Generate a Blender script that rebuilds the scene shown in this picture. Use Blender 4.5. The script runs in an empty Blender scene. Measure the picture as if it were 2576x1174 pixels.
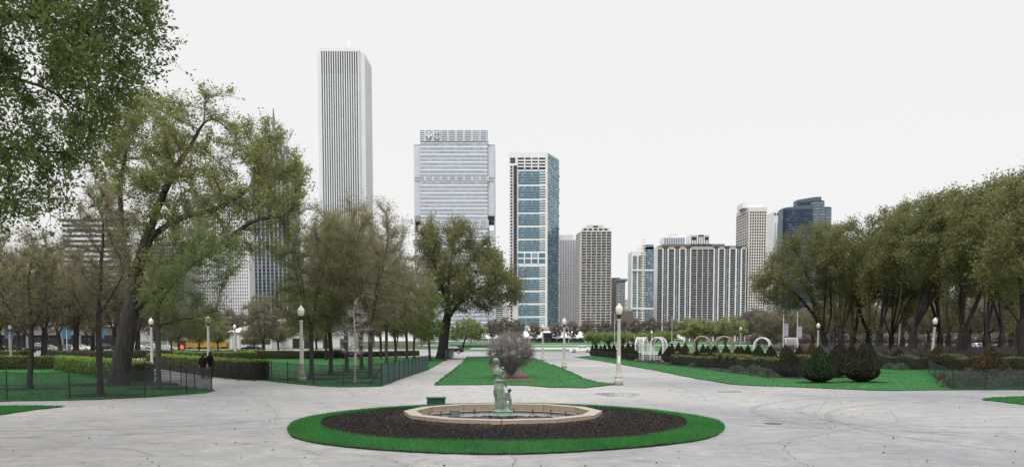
import bpy, math, random
import numpy as np
from mathutils import Vector, Matrix
random.seed(7)
R = math.radians
sc = bpy.context.scene
COL = sc.collection

# ------------------------------------------------------------------ camera
F = 2000.0; CX = 1288.0; HOR = 857.0; CAMZ = 2.4; PIT = R(3.5)
YP = HOR + F * math.tan(PIT)
cam_d = bpy.data.cameras.new('camera')
cam = bpy.data.objects.new('camera', cam_d); COL.objects.link(cam)
cam.location = (0, 0, CAMZ); cam.rotation_euler = (R(90) - PIT, 0, 0)
cam_d.sensor_width = 36; cam_d.lens = F / 2576 * 36
cam_d.shift_y = (YP - 587) / 2576
cam_d.clip_start = 0.2; cam_d.clip_end = 9000
sc.camera = cam

def ray(x, y):
    rx = (x - CX) / F; ru = (YP - y) / F
    return (rx, math.cos(PIT) + ru * math.sin(PIT), -math.sin(PIT) + ru * math.cos(PIT))

def PD(x, y, d):
    """world point seen at (x, y) of the 2576 px wide picture at depth Y = d"""
    r = ray(x, y); t = d / r[1]
    return Vector((r[0] * t, d, CAMZ + r[2] * t))

def zt(Y):
    t = min(1, max(0, (Y - 172) / 250.0))
    return 1.75 * t * t * (3 - 2 * t)

def G(x, y):
    """point of the terrain seen at (x, y)"""
    r = ray(x, y)
    lo, hi = 3.0, 900.0
    f = lambda Y: CAMZ + r[2] * Y / r[1] - zt(Y)
    if f(hi) > 0: return PD(x, y, hi)
    for _ in range(60):
        m = (lo + hi) / 2
        if f(m) > 0: lo = m
        else: hi = m
    return Vector((r[0] * lo / r[1], lo, zt(lo)))

def GX(x, Y):
    """terrain point at picture column x and depth Y"""
    for yy in (HOR,):
        r = ray(x, yy)
    return Vector((r[0] * Y / r[1], Y, zt(Y)))

# ------------------------------------------------------------------ render, world, sun
sc.view_settings.view_transform = 'Standard'
sc.view_settings.look = 'None'
sc.view_settings.gamma = 1
sc.view_settings.exposure = 0
sc.cycles.max_bounces = 6
sc.cycles.transparent_max_bounces = 16
sc.cycles.use_denoising = True
SUN_EL, SUN_AZ = 40, 194     # degrees; azimuth measured clockwise from +Y (camera looks to +Y)
w = bpy.data.worlds.new('World'); sc.world = w; w.use_nodes = True
nt = w.node_tree; nt.nodes.clear()
def N(nt, t, **kw):
    n = nt.nodes.new(t)
    for k, v in kw.items():
        if k in ('operation', 'blend_type', 'data_type', 'interpolation_type', 'sky_type', 'noise_dimensions', 'feature', 'voronoi_dimensions', 'attribute_name', 'clamp', 'uv_map', 'distance'): setattr(n, k, v)
        else: n.inputs[k].default_value = v
    return n
sky = N(nt, 'ShaderNodeTexSky', sky_type='NISHITA'); sky.sun_disc = False
sky.sun_elevation = R(SUN_EL); sky.sun_rotation = R(SUN_AZ)
hs = N(nt, 'ShaderNodeHueSaturation', Saturation=0.25); nt.links.new(sky.outputs[0], hs.inputs['Color'])
b1 = N(nt, 'ShaderNodeBackground', Strength=0.06); nt.links.new(hs.outputs[0], b1.inputs[0])
tc = N(nt, 'ShaderNodeTexCoord'); sx = N(nt, 'ShaderNodeSeparateXYZ'); nt.links.new(tc.outputs['Generated'], sx.inputs[0])
mr = N(nt, 'ShaderNodeMapRange', interpolation_type='SMOOTHSTEP'); nt.links.new(sx.outputs['Z'], mr.inputs['Value'])
mr.inputs['From Min'].default_value = 0.40; mr.inputs['From Max'].default_value = 1.0
mr.inputs['To Min'].default_value = 0.0; mr.inputs['To Max'].default_value = 1.0
mx = N(nt, 'ShaderNodeMix', data_type='RGBA'); nt.links.new(mr.outputs[0], mx.inputs[0])
mx.inputs[6].default_value = (0.945, 0.945, 0.945, 1); mx.inputs[7].default_value = (3.9, 3.95, 4.05, 1)
b2 = N(nt, 'ShaderNodeBackground', Strength=1.0); nt.links.new(mx.outputs[2], b2.inputs[0])
ms = N(nt, 'ShaderNodeMixShader'); ms.inputs[0].default_value = 0.92
nt.links.new(b1.outputs[0], ms.inputs[1]); nt.links.new(b2.outputs[0], ms.inputs[2])
wo = N(nt, 'ShaderNodeOutputWorld'); nt.links.new(ms.outputs[0], wo.inputs[0])
sun_d = bpy.data.lights.new('sun', 'SUN'); sun_d.energy = 1.3; sun_d.angle = R(28); sun_d.color = (1, .97, .92)
sun = bpy.data.objects.new('sun', sun_d); COL.objects.link(sun)
_a, _e = R(SUN_AZ), R(SUN_EL)
sv = Vector((math.sin(_a) * math.cos(_e), math.cos(_a) * math.cos(_e), math.sin(_e)))
sun.rotation_euler = sv.to_track_quat('Z', 'Y').to_euler()

# ------------------------------------------------------------------ materials
def newmat(name):
    m = bpy.data.materials.new(name); m.use_nodes = True
    t = m.node_tree; t.nodes.clear()
    out = t.nodes.new('ShaderNodeOutputMaterial')
    p = t.nodes.new('ShaderNodeBsdfPrincipled'); t.links.new(p.outputs[0], out.inputs[0])
    return m, t, p, out
def c4(c): return (c[0], c[1], c[2], 1)
def ramp(t, fac, stops):
    r = t.nodes.new('ShaderNodeValToRGB'); t.links.new(fac, r.inputs[0])
    e = r.color_ramp.elements
    e[0].position, e[0].color = stops[0][0], c4(stops[0][1])
    e[1].position, e[1].color = stops[-1][0], c4(stops[-1][1])
    for s in stops[1:-1]:
        x = e.new(s[0]); x.color = c4(s[1])
    return r.outputs[0]
def noise_n(t, vec, scale, detail=4, rough=.6, dist=0):
    n = N(t, 'ShaderNodeTexNoise', Scale=scale, Detail=detail, Roughness=rough, Distortion=dist)
    if vec is not None: t.links.new(vec, n.inputs['Vector'])
    return n.outputs['Fac']
def mapping(t, vec, scale=(1, 1, 1), rot=(0, 0, 0)):
    m = t.nodes.new('ShaderNodeMapping'); m.inputs['Scale'].default_value = scale; m.inputs['Rotation'].default_value = rot
    t.links.new(vec, m.inputs[0]); return m.outputs[0]
def mixc(t, fac, a, b, mode='MIX'):
    m = N(t, 'ShaderNodeMix', data_type='RGBA', blend_type=mode)
    for i, v in ((0, fac), (6, a), (7, b)):
        if isinstance(v, (int, float)): m.inputs[i].default_value = v
        elif isinstance(v, tuple): m.inputs[i].default_value = c4(v)
        else: t.links.new(v, m.inputs[i])
    return m.outputs[2]
def math_n(t, op, a, b=0.0, cl=False):
    m = N(t, 'ShaderNodeMath', operation=op); m.use_clamp = cl
    for i, v in ((0, a), (1, b)):
        if isinstance(v, (int, float)): m.inputs[i].default_value = v
        else: t.links.new(v, m.inputs[i])
    return m.outputs[0]
def bump(t, p, h, strength, dist=.02):
    b = N(t, 'ShaderNodeBump', Strength=strength, Distance=dist); t.links.new(h, b.inputs['Height']); t.links.new(b.outputs[0], p.inputs['Normal'])

def mk(name, base, var=None, scale=3.0, rough=.7, spec=.3, metal=0, bmp=0, bscale=40, stretch=(1, 1, 1), lo=.3, hi=.7, det=5):
    m, t, p, o = newmat(name)
    p.inputs['Roughness'].default_value = rough; p.inputs['Specular IOR Level'].default_value = spec; p.inputs['Metallic'].default_value = metal
    tc = t.nodes.new('ShaderNodeTexCoord'); v = mapping(t, tc.outputs['Object'], stretch)
    if var is None: var = tuple(x * .82 for x in base)
    f = noise_n(t, v, scale, det)
    t.links.new(ramp(t, f, [(lo, base), (hi, var)]), p.inputs['Base Color'])
    if bmp: bump(t, p, noise_n(t, v, bscale, 4), bmp)
    return m

def mk_leaf(name, c1, c2, c3=None, trans=.35, clump=.35, rough=.55):
    m, t, p, o = newmat(name)
    c3 = c3 or c2
    g = t.nodes.new('ShaderNodeNewGeometry')
    f = noise_n(t, g.outputs['Position'], clump, 2, .5)
    base = ramp(t, f, [(.35, c1), (.65, c2)])
    r = math_n(t, 'MULTIPLY', g.outputs['Random Per Island'], .45)
    col = mixc(t, r, base, c3)
    t.links.new(col, p.inputs['Base Color'])
    p.inputs['Roughness'].default_value = rough; p.inputs['Specular IOR Level'].default_value = .25
    tr = t.nodes.new('ShaderNodeBsdfTranslucent'); t.links.new(col, tr.inputs[0])
    mxs = t.nodes.new('ShaderNodeMixShader'); mxs.inputs[0].default_value = trans
    t.links.new(p.outputs[0], mxs.inputs[1]); t.links.new(tr.outputs[0], mxs.inputs[2]); t.links.new(mxs.outputs[0], o.inputs[0])
    return m

def mk_glass(name, c1, c2, c3=None, metal=.25, rough=.12, vary=1.0):
    """window glass: every pane (UV cell) has its own tone, as blinds and reflections differ"""
    m, t, p, o = newmat(name)
    uv = t.nodes.new('ShaderNodeUVMap')
    fl = N(t, 'ShaderNodeVectorMath', operation='FLOOR'); t.links.new(uv.outputs[0], fl.inputs[0])
    wn = t.nodes.new('ShaderNodeTexWhiteNoise'); wn.noise_dimensions = '3D'; t.links.new(fl.outputs[0], wn.inputs['Vector'])
    stops = [(0, c1), (.55, c1), (.8, c2), (1, c3 or c2)]
    t.links.new(ramp(t, wn.outputs['Value'], stops), p.inputs['Base Color'])
    p.inputs['Metallic'].default_value = metal; p.inputs['Roughness'].default_value = rough; p.inputs['Specular IOR Level'].default_value = .5
    return m

# ------------------------------------------------------------------ mesh building
class MB:
    def __init__(s): s.v = []; s.f = []; s.m = []; s.uv = {}
    def quad(s, a, b, c, d, m=0, uv=None):
        i = len(s.v); s.v += [tuple(a), tuple(b), tuple(c), tuple(d)]; s.f.append((i, i + 1, i + 2, i + 3)); s.m.append(m)
        if uv: s.uv[len(s.f) - 1] = uv
    def box(s, x0, x1, y0, y1, z0, z1, m=0, M=None):
        P = [(x0, y0, z0), (x1, y0, z0), (x1, y1, z0), (x0, y1, z0), (x0, y0, z1), (x1, y0, z1), (x1, y1, z1), (x0, y1, z1)]
        if M is not None: P = [tuple(M @ Vector(p)) for p in P]
        i = len(s.v); s.v += P
        for q in ((0, 3, 2, 1), (4, 5, 6, 7), (0, 1, 5, 4), (1, 2, 6, 5), (2, 3, 7, 6), (3, 0, 4, 7)):
            s.f.append(tuple(i + k for k in q)); s.m.append(m)
        return s
    def prism(s, poly, z0, z1, m=0, mtop=None, zf=None):
        n = len(poly); i = len(s.v)
        s.v += [(p[0], p[1], z0) for p in poly] + [(p[0], p[1], z1) for p in poly]
        a = sum(poly[k][0] * poly[(k + 1) % n][1] - poly[(k + 1) % n][0] * poly[k][1] for k in range(n))
        up = tuple(range(i + n, i + 2 * n)); dn = tuple(range(i + n - 1, i - 1, -1))
        if a < 0: up = up[::-1]; dn = dn[::-1]
        s.f.append(up); s.m.append(m if mtop is None else mtop); s.f.append(dn); s.m.append(m)
        for k in range(n):
            k2 = (k + 1) % n; q = (i + k, i + k2, i + n + k2, i + n + k)
            s.f.append(q if a > 0 else q[::-1]); s.m.append(m)
        return s
    def tube(s, pts, rad, n=8, m=0, cap=True):
        pts = [Vector(p) for p in pts]
        if not isinstance(rad, (list, tuple)): rad = [rad] * len(pts)
        i = len(s.v); K = len(pts); ref = None
        for k, p in enumerate(pts):
            t = (pts[min(k + 1, K - 1)] - pts[max(k - 1, 0)]).normalized()
            if ref is None: ref = Vector((1, 0, 0)) if abs(t.x) < .8 else Vector((0, 1, 0))
            a = (ref - t * ref.dot(t)).normalized(); b = t.cross(a); ref = a
            r = rad[k]; rx, ry = (r if isinstance(r, tuple) else (r, r))
            for j in range(n):
                th = 2 * math.pi * j / n; s.v.append(tuple(p + a * (rx * math.cos(th)) + b * (ry * math.sin(th))))
        for k in range(K - 1):
            for j in range(n):
                j2 = (j + 1) % n
                s.f.append((i + k * n + j, i + k * n + j2, i + (k + 1) * n + j2, i + (k + 1) * n + j)); s.m.append(m)
        if cap:
            s.f.append(tuple(i + j for j in range(n - 1, -1, -1))); s.m.append(m)
            s.f.append(tuple(i + (K - 1) * n + j for j in range(n))); s.m.append(m)
        return s
    def lathe(s, prof, n=16, c=(0, 0), m=0):
        i = len(s.v); K = len(prof)
        for r, z in prof:
            for j in range(n):
                th = 2 * math.pi * j / n; s.v.append((c[0] + r * math.cos(th), c[1] + r * math.sin(th), z))
        for k in range(K - 1):
            for j in range(n):
                j2 = (j + 1) % n
                s.f.append((i + k * n + j, i + k * n + j2, i + (k + 1) * n + j2, i + (k + 1) * n + j)); s.m.append(m)
        if prof[0][0] > 1e-6: s.f.append(tuple(i + j for j in range(n - 1, -1, -1))); s.m.append(m)
        if prof[-1][0] > 1e-6: s.f.append(tuple(i + (K - 1) * n + j for j in range(n))); s.m.append(m)
        return s
    def ball(s, c, r, n=12, k=8, m=0):
        r = r if isinstance(r, (tuple, list)) else (r, r, r)
        i = len(s.v)
        for a in range(k + 1):
            ph = -math.pi / 2 + math.pi * a / k
            for j in range(n):
                th = 2 * math.pi * j / n
                s.v.append((c[0] + r[0] * math.cos(ph) * math.cos(th), c[1] + r[1] * math.cos(ph) * math.sin(th), c[2] + r[2] * math.sin(ph)))
        for a in range(k):
            for j in range(n):
                j2 = (j + 1) % n
                s.f.append((i + a * n + j, i + a * n + j2, i + (a + 1) * n + j2, i + (a + 1) * n + j)); s.m.append(m)
        return s
    def build(s, name, mats, parent=None, smooth=False, off=None):
        me = bpy.data.meshes.new(name)
        V = s.v if off is None else [(a - off[0], b - off[1], c - off[2]) for a, b, c in s.v]
        me.from_pydata(V, [], s.f)
        if not isinstance(mats, (list, tuple)): mats = [mats]
        for x in mats: me.materials.append(x)
        me.polygons.foreach_set('material_index', s.m)
        if smooth: me.polygons.foreach_set('use_smooth', [True] * len(s.f))
        if s.uv:
            L = me.uv_layers.new(name='UVMap').data
            for fi, uv in s.uv.items():
                for li, u in zip(me.polygons[fi].loop_indices, uv): L[li].uv = u
        me.update()
        o = bpy.data.objects.new(name, me); COL.objects.link(o)
        if parent: o.parent = parent
        return o

def np_mesh(name, V, quads=None, tris=None, mats=(), mq=None, mt=None, smooth=False):
    me = bpy.data.meshes.new(name)
    quads = np.zeros((0, 4), int) if quads is None else np.asarray(quads, int)
    tris = np.zeros((0, 3), int) if tris is None else np.asarray(tris, int)
    me.vertices.add(len(V)); me.vertices.foreach_set('co', np.asarray(V, np.float32).ravel())
    nq, n3 = len(quads), len(tris)
    loops = np.concatenate([quads.ravel(), tris.ravel()])
    me.loops.add(len(loops)); me.loops.foreach_set('vertex_index', loops.astype(np.int32))
    me.polygons.add(nq + n3)
    st = np.concatenate([np.arange(nq) * 4, nq * 4 + np.arange(n3) * 3]).astype(np.int32)
    me.polygons.foreach_set('loop_start', st)
    if mq is not None or mt is not None:
        a = np.zeros(nq, np.int32) if mq is None else np.asarray(mq, np.int32)
        b = np.zeros(n3, np.int32) if mt is None else np.asarray(mt, np.int32)
        me.polygons.foreach_set('material_index', np.concatenate([a, b]))
    if smooth: me.polygons.foreach_set('use_smooth', np.ones(nq + n3, bool))
    for x in mats: me.materials.append(x)
    me.update(calc_edges=True)
    return me
def link(name, me, parent=None, loc=None):
    o = bpy.data.objects.new(name, me); COL.objects.link(o)
    if parent: o.parent = parent
    if loc is not None: o.location = loc
    return o
def tag(o, label=None, cat=None, group=None, kind=None):
    if label: o['label'] = label
    if cat: o['category'] = cat
    if group: o['group'] = group
    if kind: o['kind'] = kind
    return o
def thing(name, label, cat, loc=(0, 0, 0), rz=0, group=None):
    o = bpy.data.objects.new(name, None); COL.objects.link(o); o.empty_display_size = .3
    o.location = loc; o.rotation_euler = (0, 0, rz)
    return tag(o, label, cat, group)
def kids(o): return [c for c in bpy.data.objects if c.parent == o]
KID = {}
def copy_tree(root, loc, rz=0, scale=(1, 1, 1), label=None, group=None, rot=None):
    r = root.copy(); COL.objects.link(r); r.location = loc
    r.rotation_euler = rot or (0, 0, rz); r.scale = scale if not isinstance(scale, (int, float)) else (scale,) * 3
    if label: r['label'] = label
    if group: r['group'] = group
    if root.name not in KID: KID[root.name] = [(c, kids(c)) for c in kids(root)]
    out = []
    for ch, gs in KID[root.name]:
        c = ch.copy(); COL.objects.link(c); c.parent = r; out.append(c)
        for g in gs:
            d = g.copy(); COL.objects.link(d); d.parent = c; out.append(d)
    return r, out
def pip(P, poly):
    """points inside polygon, vectorised"""
    x, y = P[:, 0], P[:, 1]; ins = np.zeros(len(P), bool); n = len(poly)
    for i in range(n):
        x0, y0 = poly[i][:2]; x1, y1 = poly[(i + 1) % n][:2]
        if y0 == y1: continue
        c = ((y0 > y) != (y1 > y)) & (x < (x1 - x0) * (y - y0) / (y1 - y0) + x0)
        ins ^= c
    return ins
def unit(a): return a / (np.linalg.norm(a, axis=-1, keepdims=True) + 1e-9)
# ------------------------------------------------------------------ trees: branches grown towards points of the crown
def clumpy(P, rng, wl=3.0):
    s = np.zeros(len(P))
    for _ in range(7):
        k = unit(rng.normal(size=3)) * 2 * math.pi / (wl * rng.uniform(.6, 1.5))
        s += np.sin(P @ k + rng.uniform(0, 6.3))
    return s
def crown_px(poly, d, depth, n, rng, wl=3.0, thr=-1.2, shell=0, keep=.3):
    """attraction points filling a crown whose outline is given in picture units and whose depth is real metres"""
    poly = np.array(poly, float); lo, hi = poly.min(0), poly.max(0)
    A = []
    while sum(len(a) for a in A) < n:
        p = rng.uniform(lo, hi, size=(n * 2, 2)); p = p[pip(p, poly)]
        if shell: p = p[~pip(p - [0, shell], poly) | (rng.uniform(size=len(p)) < keep)]
        q = np.roll(poly, -1, 0); e = q - poly
        t = np.clip(((p[:, None] - poly) * e).sum(2) / (e * e).sum(1), 0, 1)
        dist = np.linalg.norm(p[:, None] - (poly + t[..., None] * e), axis=2).min(1)
        half = depth * np.sqrt(np.clip(dist / (.35 * min(hi - lo)), .03, 1))
        dd = d + half * rng.uniform(-1, 1, len(p))
        rx = (p[:, 0] - CX) / F; ru = (YP - p[:, 1]) / F
        ry = math.cos(PIT) + ru * math.sin(PIT); rz = -math.sin(PIT) + ru * math.cos(PIT)
        W = np.stack([rx * dd / ry, dd, CAMZ + rz * dd / ry], 1)
        A.append(W[clumpy(W, np.random.default_rng(5), wl) > thr])
    return np.concatenate(A)[:n]
def crown_ell(ells, n, rng, wl=2.0, thr=-1.2):
    """attraction points inside ellipsoids (cx,cy,cz,rx,ry,rz)"""
    A = []; vol = np.array([e[3] * e[4] * e[5] for e in ells]); pr = vol / vol.sum()
    sd = int(rng.integers(1e6))
    while sum(len(a) for a in A) < n:
        k = rng.choice(len(ells), size=n * 2, p=pr); E = np.array(ells)[k]
        p = unit(rng.normal(size=(n * 2, 3))) * rng.uniform(0, 1, (n * 2, 1)) ** (1 / 2.6)
        W = E[:, :3] + p * E[:, 3:]
        A.append(W[clumpy(W, np.random.default_rng(sd), wl) > thr])
    return np.concatenate(A)[:n]

def grow(guides, att, step, infl, kill, maxit=90, jit=.25, up=0.0, rng=None):
    nodes, par = [], []
    for g in guides:
        g = [np.array(p, float) for p in g]
        start = -1
        if nodes:
            dd = np.linalg.norm(np.array(nodes) - g[0], axis=1); start = int(dd.argmin()); g = [nodes[start]] + g[1:]
        else:
            nodes.append(g[0]); par.append(-1); start = 0
        prev = start
        for a, b in zip(g[:-1], g[1:]):
            L = np.linalg.norm(b - a); k = max(1, int(round(L / step)))
            for i in range(1, k + 1):
                nodes.append(a + (b - a) * i / k + (rng.normal(size=3) * step * .06 if i < k else 0)); par.append(prev); prev = len(nodes) - 1
    att = att.copy(); nd = np.full(len(att), 1e9); ni = np.zeros(len(att), int)
    def upd(i0):
        new = np.array(nodes[i0:])
        for s in range(0, len(new), 400):
            D = np.linalg.norm(att[:, None] - new[None, s:s + 400], axis=2); j = D.argmin(1); m = D[np.arange(len(att)), j]
            b = m < nd; nd[b] = m[b]; ni[b] = i0 + s + j[b]
    upd(0); nch = {}
    for it in range(maxit):
        keep = nd > kill; att, nd, ni = att[keep], nd[keep], ni[keep]
        if len(att) == 0: break
        use = nd < infl
        if not use.any(): use = nd <= nd.min() + step
        idx = ni[use]; NA = np.array(nodes)
        dirs = np.zeros((len(nodes), 3)); np.add.at(dirs, idx, unit(att[use] - NA[idx]))
        act = np.unique(idx); act = [a for a in act if nch.get(a, 0) < 3]
        if not act: break
        i0 = len(nodes)
        for a in act:
            v = dirs[a] / (np.linalg.norm(dirs[a]) + 1e-9) + rng.normal(size=3) * jit; v[2] += up
            v /= np.linalg.norm(v) + 1e-9
            nodes.append(NA[a] + v * step); par.append(int(a)); nch[a] = nch.get(a, 0) + 1
        upd(i0)
    return np.array(nodes), np.array(par)

def tree_data(guides, att, step=.6, infl=4, kill=.7, r_tip=.012, r_base=.3, rng=None, twigs=0, twig_len=.8, twig_r=.01, leaves=0, leaf=.1,
              spread=.35, thin=.045, up=.0, flare=.5, maxit=90, droop=0.0, jit=.25, leaf_ar=.5, twig_up=.25):
    P, par = grow(guides, att, step, infl, kill, maxit, jit, up, rng)
    n = len(P); ch = [[] for _ in range(n)]
    for i, p in enumerate(par):
        if p >= 0: ch[p].append(i)
    r = np.zeros(n); ex = 2.3
    for i in range(n - 1, -1, -1):
        r[i] = r_tip if not ch[i] else sum(r[c] ** ex for c in ch[i]) ** (1 / ex)
    k = math.log(r_base / r_tip) / math.log(max(r[0] / r_tip, 1.5)); r = r_tip * (r / r_tip) ** k
    for _ in range(2):
        Q = P.copy()
        for i in range(n):
            if par[i] >= 0 and ch[i]:
                c = max(ch[i], key=lambda j: r[j]); Q[i] = .5 * P[i] + .25 * (P[par[i]] + P[c])
        P = Q
    z0 = P[0][2]
    rr = r * (1 + flare * np.exp(-(P[:, 2] - z0) / (r_base * 1.6)) * (r > r_base * .3))
    VV, QQ = [], []; off = 0
    stack = [(0, None)]
    while stack:
        i, pre = stack.pop()
        chain = [i] if pre is None else [pre, i]
        cur = i
        while ch[cur]:
            cs = sorted(ch[cur], key=lambda j: -r[j])
            for c in cs[1:]: stack.append((c, cur))
            cur = cs[0]; chain.append(cur)
        pts = P[chain]; rad = rr[chain].copy()
        if pre is not None: rad[0] = min(rad[0], rad[1] * 1.15)
        if len(pts) < 2: continue
        ns = 10 if rad.max() > .2 else 7 if rad.max() > .08 else 4 if rad.max() > .03 else 3
        T = np.zeros_like(pts); T[1:-1] = pts[2:] - pts[:-2]; T[0] = pts[1] - pts[0]; T[-1] = pts[-1] - pts[-2]; T = unit(T)
        a = np.zeros_like(T); ref = np.array([1., 0, 0]) if abs(T[0, 0]) < .8 else np.array([0, 1., 0])
        for q in range(len(T)):
            ref = ref - T[q] * (ref @ T[q]); ref /= np.linalg.norm(ref) + 1e-9; a[q] = ref
        b = np.cross(T, a); th = np.arange(ns) * 2 * math.pi / ns
        ring = pts[:, None] + rad[:, None, None] * (a[:, None] * np.cos(th)[None, :, None] + b[:, None] * np.sin(th)[None, :, None])
        VV.append(ring.reshape(-1, 3)); m = len(pts)
        ii, jj = np.meshgrid(np.arange(m - 1), np.arange(ns), indexing='ij'); j2 = (jj + 1) % ns
        QQ.append(off + np.stack([ii * ns + jj, ii * ns + j2, (ii + 1) * ns + j2, (ii + 1) * ns + jj], -1).reshape(-1, 4)); off += m * ns
    V = np.concatenate(VV); Q = np.concatenate(QQ); T3 = None
    th_i = np.array([i for i in range(n) if r[i] < thin and par[i] >= 0])
    tw_pts = None
    if twigs and len(th_i):
        k1 = rng.choice(th_i, twigs); u = rng.uniform(0, 1, (twigs, 1)); pa = par[k1]
        o = P[pa] + (P[k1] - P[pa]) * u
        cen = att.mean(0); d = unit(P[k1] - P[pa]) * .8 + unit(o - cen) * .35 + unit(rng.normal(size=(twigs, 3))) * .75
        d[:, 2] += twig_up; d = unit(d); L = twig_len * rng.uniform(.4, 1.2, (twigs, 1)); e = o + d * L
        e[:, 2] -= droop * L[:, 0]
        # second order side twigs
        o2 = o + (e - o) * rng.uniform(.3, .9, (twigs, 1)); e2 = o2 + unit(d + rng.normal(size=d.shape) * .7) * L * .6
        O = np.concatenate([o, o2]); E = np.concatenate([e, e2]); rw = np.concatenate([np.full(twigs, twig_r), np.full(twigs, twig_r * .7)])[:, None]
        D = unit(E - O); a = unit(np.cross(D, rng.normal(size=D.shape))); b = np.cross(D, a)
        tv = np.stack([O + a * rw, O + (-.5 * a + .87 * b) * rw, O + (-.5 * a - .87 * b) * rw, E], 1).reshape(-1, 3)
        base = len(V) + np.arange(len(O))[:, None] * 4
        T3 = np.concatenate([base + [0, 1, 3], base + [1, 2, 3], base + [2, 0, 3]])
        V = np.concatenate([V, tv]); tw_pts = np.concatenate([e, e2, .5 * (o + e)])
    Lf = None
    if leaves and len(th_i):
        k1 = rng.choice(th_i, leaves); o = P[par[k1]] + (P[k1] - P[par[k1]]) * rng.uniform(0, 1, (leaves, 1))
        if tw_pts is not None:
            h = leaves * 5 // 6; sub_ = tw_pts[rng.choice(len(tw_pts), min(len(tw_pts), max(50, leaves // 9)), replace=False)]; o[:h] = sub_[rng.integers(0, len(sub_), h)]
            o[:h] += rng.normal(size=(h, 3)) * spread * .55; o[h:] += rng.normal(size=(leaves - h, 3)) * spread
        else: o += rng.normal(size=o.shape) * spread
        Lf = leaf_quads(o, leaf, rng, leaf_ar)
    return (V, Q, T3), Lf
def leaf_quads(o, size, rng, ar=.5, up=None):
    n = len(o); s = size * rng.uniform(.45, 1.5, (n, 1))
    u = unit(rng.normal(size=(n, 3))); w2 = unit(np.cross(u, rng.normal(size=(n, 3))))
    v = np.stack([o - u * s * .5, o + w2 * s * ar * .5, o + u * s * .5, o - w2 * s * ar * .5], 1).reshape(-1, 3)
    return v, np.arange(n * 4).reshape(-1, 4)

def make_tree(name, label, cat, base, data, wood, leafm, group=None, crown='crown', twig=None):
    """a tree thing: Empty at the foot, the trunk with its limbs and twigs, and the crown of leaves"""
    (V, Q, T3), Lf = data
    base = np.array(base, float)
    root = thing(name, label, cat, tuple(base), group=group)
    link('trunk', np_mesh('trunk', V - base, Q, T3, [wood, twig or TW_OLIVE], mt=None if T3 is None else np.ones(len(T3)), smooth=True), root)
    if Lf is not None: link(crown, np_mesh(crown, Lf[0] - base, Lf[1], None, [leafm]), root)
    return root
def px_line(pts, d):
    return [tuple(PD(p[0], p[1], d + (p[2] if len(p) > 2 else 0))) for p in pts]

BARK = mk('bark', (.075, .068, .060), (.030, .027, .026), 7, .9, .1, bmp=.6, bscale=14, stretch=(1, 1, .18))
BARK_D = mk('bark_dark', (.052, .046, .043), (.022, .020, .019), 7, .9, .1, bmp=.6, bscale=14, stretch=(1, 1, .18))
BARK_G = mk('bark_grey', (.10, .094, .09), (.055, .05, .05), 5, .9, .1)
TW_OLIVE = mk('twig_olive', (.175, .152, .112), (.125, .108, .082), 4, .9, .1)
TWIG_P = mk('twig_pale', (.225, .200, .188), (.135, .118, .110), 4, .9, .1)
WHITE_BARK = mk('bark_pale', (.36, .335, .31), (.22, .20, .19), 5, .9, .1)
LF_FG = mk_leaf('leaf_green', (.082, .130, .036), (.135, .185, .048), (.170, .200, .065), .48, .55)
LF_OLIVE = mk_leaf('leaf_olive', (.185, .212, .060), (.240, .258, .078), (.155, .180, .060), .45, .4)
LF_ELM = mk_leaf('leaf_elm', (.128, .140, .046), (.172, .174, .058), (.105, .122, .042), .4, .3)
LF_BROWN = mk_leaf('leaf_brown', (.215, .200, .088), (.258, .238, .098), (.175, .182, .074), .42, .5)
LF_BRIGHT = mk_leaf('leaf_bright', (.150, .250, .050), (.200, .300, .072), (.135, .190, .055), .48, .6)
LF_MID = mk_leaf('leaf_mid', (.165, .235, .060), (.215, .270, .080), (.155, .180, .066), .45, .5)
LF_PALE = mk_leaf('leaf_pale', (.215, .250, .095), (.255, .275, .115), (.180, .185, .090), .4, .5)

# --- great tree whose canopy hangs in from the left
rng = np.random.default_rng(11)
D0 = 19.0
poly = [(-320, -260), (390, -260), (400, 0), (382, 90), (445, 140), (425, 172), (392, 200), (345, 205), (335, 280), (300, 320), (285, 380), (225, 440), (175, 500), (150, 550), (60, 560), (-320, 600)]
att = np.concatenate([crown_px(poly, D0, 3.4, 1500, rng, 1.8, -.55), crown_px([(150, 10), (390, 10), (380, 100), (330, 280), (200, 300)], D0, 2.2, 260, rng, 2, -2)])
B0 = GX(-330, D0)
ov = crown_ell([(-15, 13, 15.2, 11.5, 8, 4.6), (-20, 20, 15, 8, 8, 4.5)], 1300, rng, 2.2, -1.2)  # unseen crown above the frame, added to shade the left paving
_f = CAMZ + (ov[:, 1] - 0) * .47; ov = ov[(ov[:, 2] > _f) | (ov[:, 0] < -.68 * ov[:, 1])]; att = np.concatenate([att, ov])
g = [px_line([(-330, 1080), (-320, 700), (-290, 400), (-250, 250)], D0)]
g[0][0] = tuple(B0)
_t = px_line([(-250, 250)], D0)[0]
for q in ([(-14, 15, 12), (-10, 11, 15)], [(-17, 13, 12.5), (-19, 9, 15)], [(-18, 21, 13), (-20, 22, 16)], [(-12.5, 18, 12.2), (-8, 15, 14.5)]): g.append([_t] + q)
g += [px_line([(-250, 250), (-80, 60, -1), (60, 30, -1.5), (200, 70, -1.5), (320, 140, -1.5)], D0),
      px_line([(-250, 250), (-60, 180, 1), (100, 210, 1), (230, 300, .5)], D0),
      px_line([(-290, 400), (-100, 370, -.5), (80, 375, -.8), (210, 400, -.8)], D0),
      px_line([(-300, 500), (-120, 500, .5), (30, 505, .5)], D0),
      px_line([(-250, 250), (-120, -80), (100, -120), (300, -60)], D0)]
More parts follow.
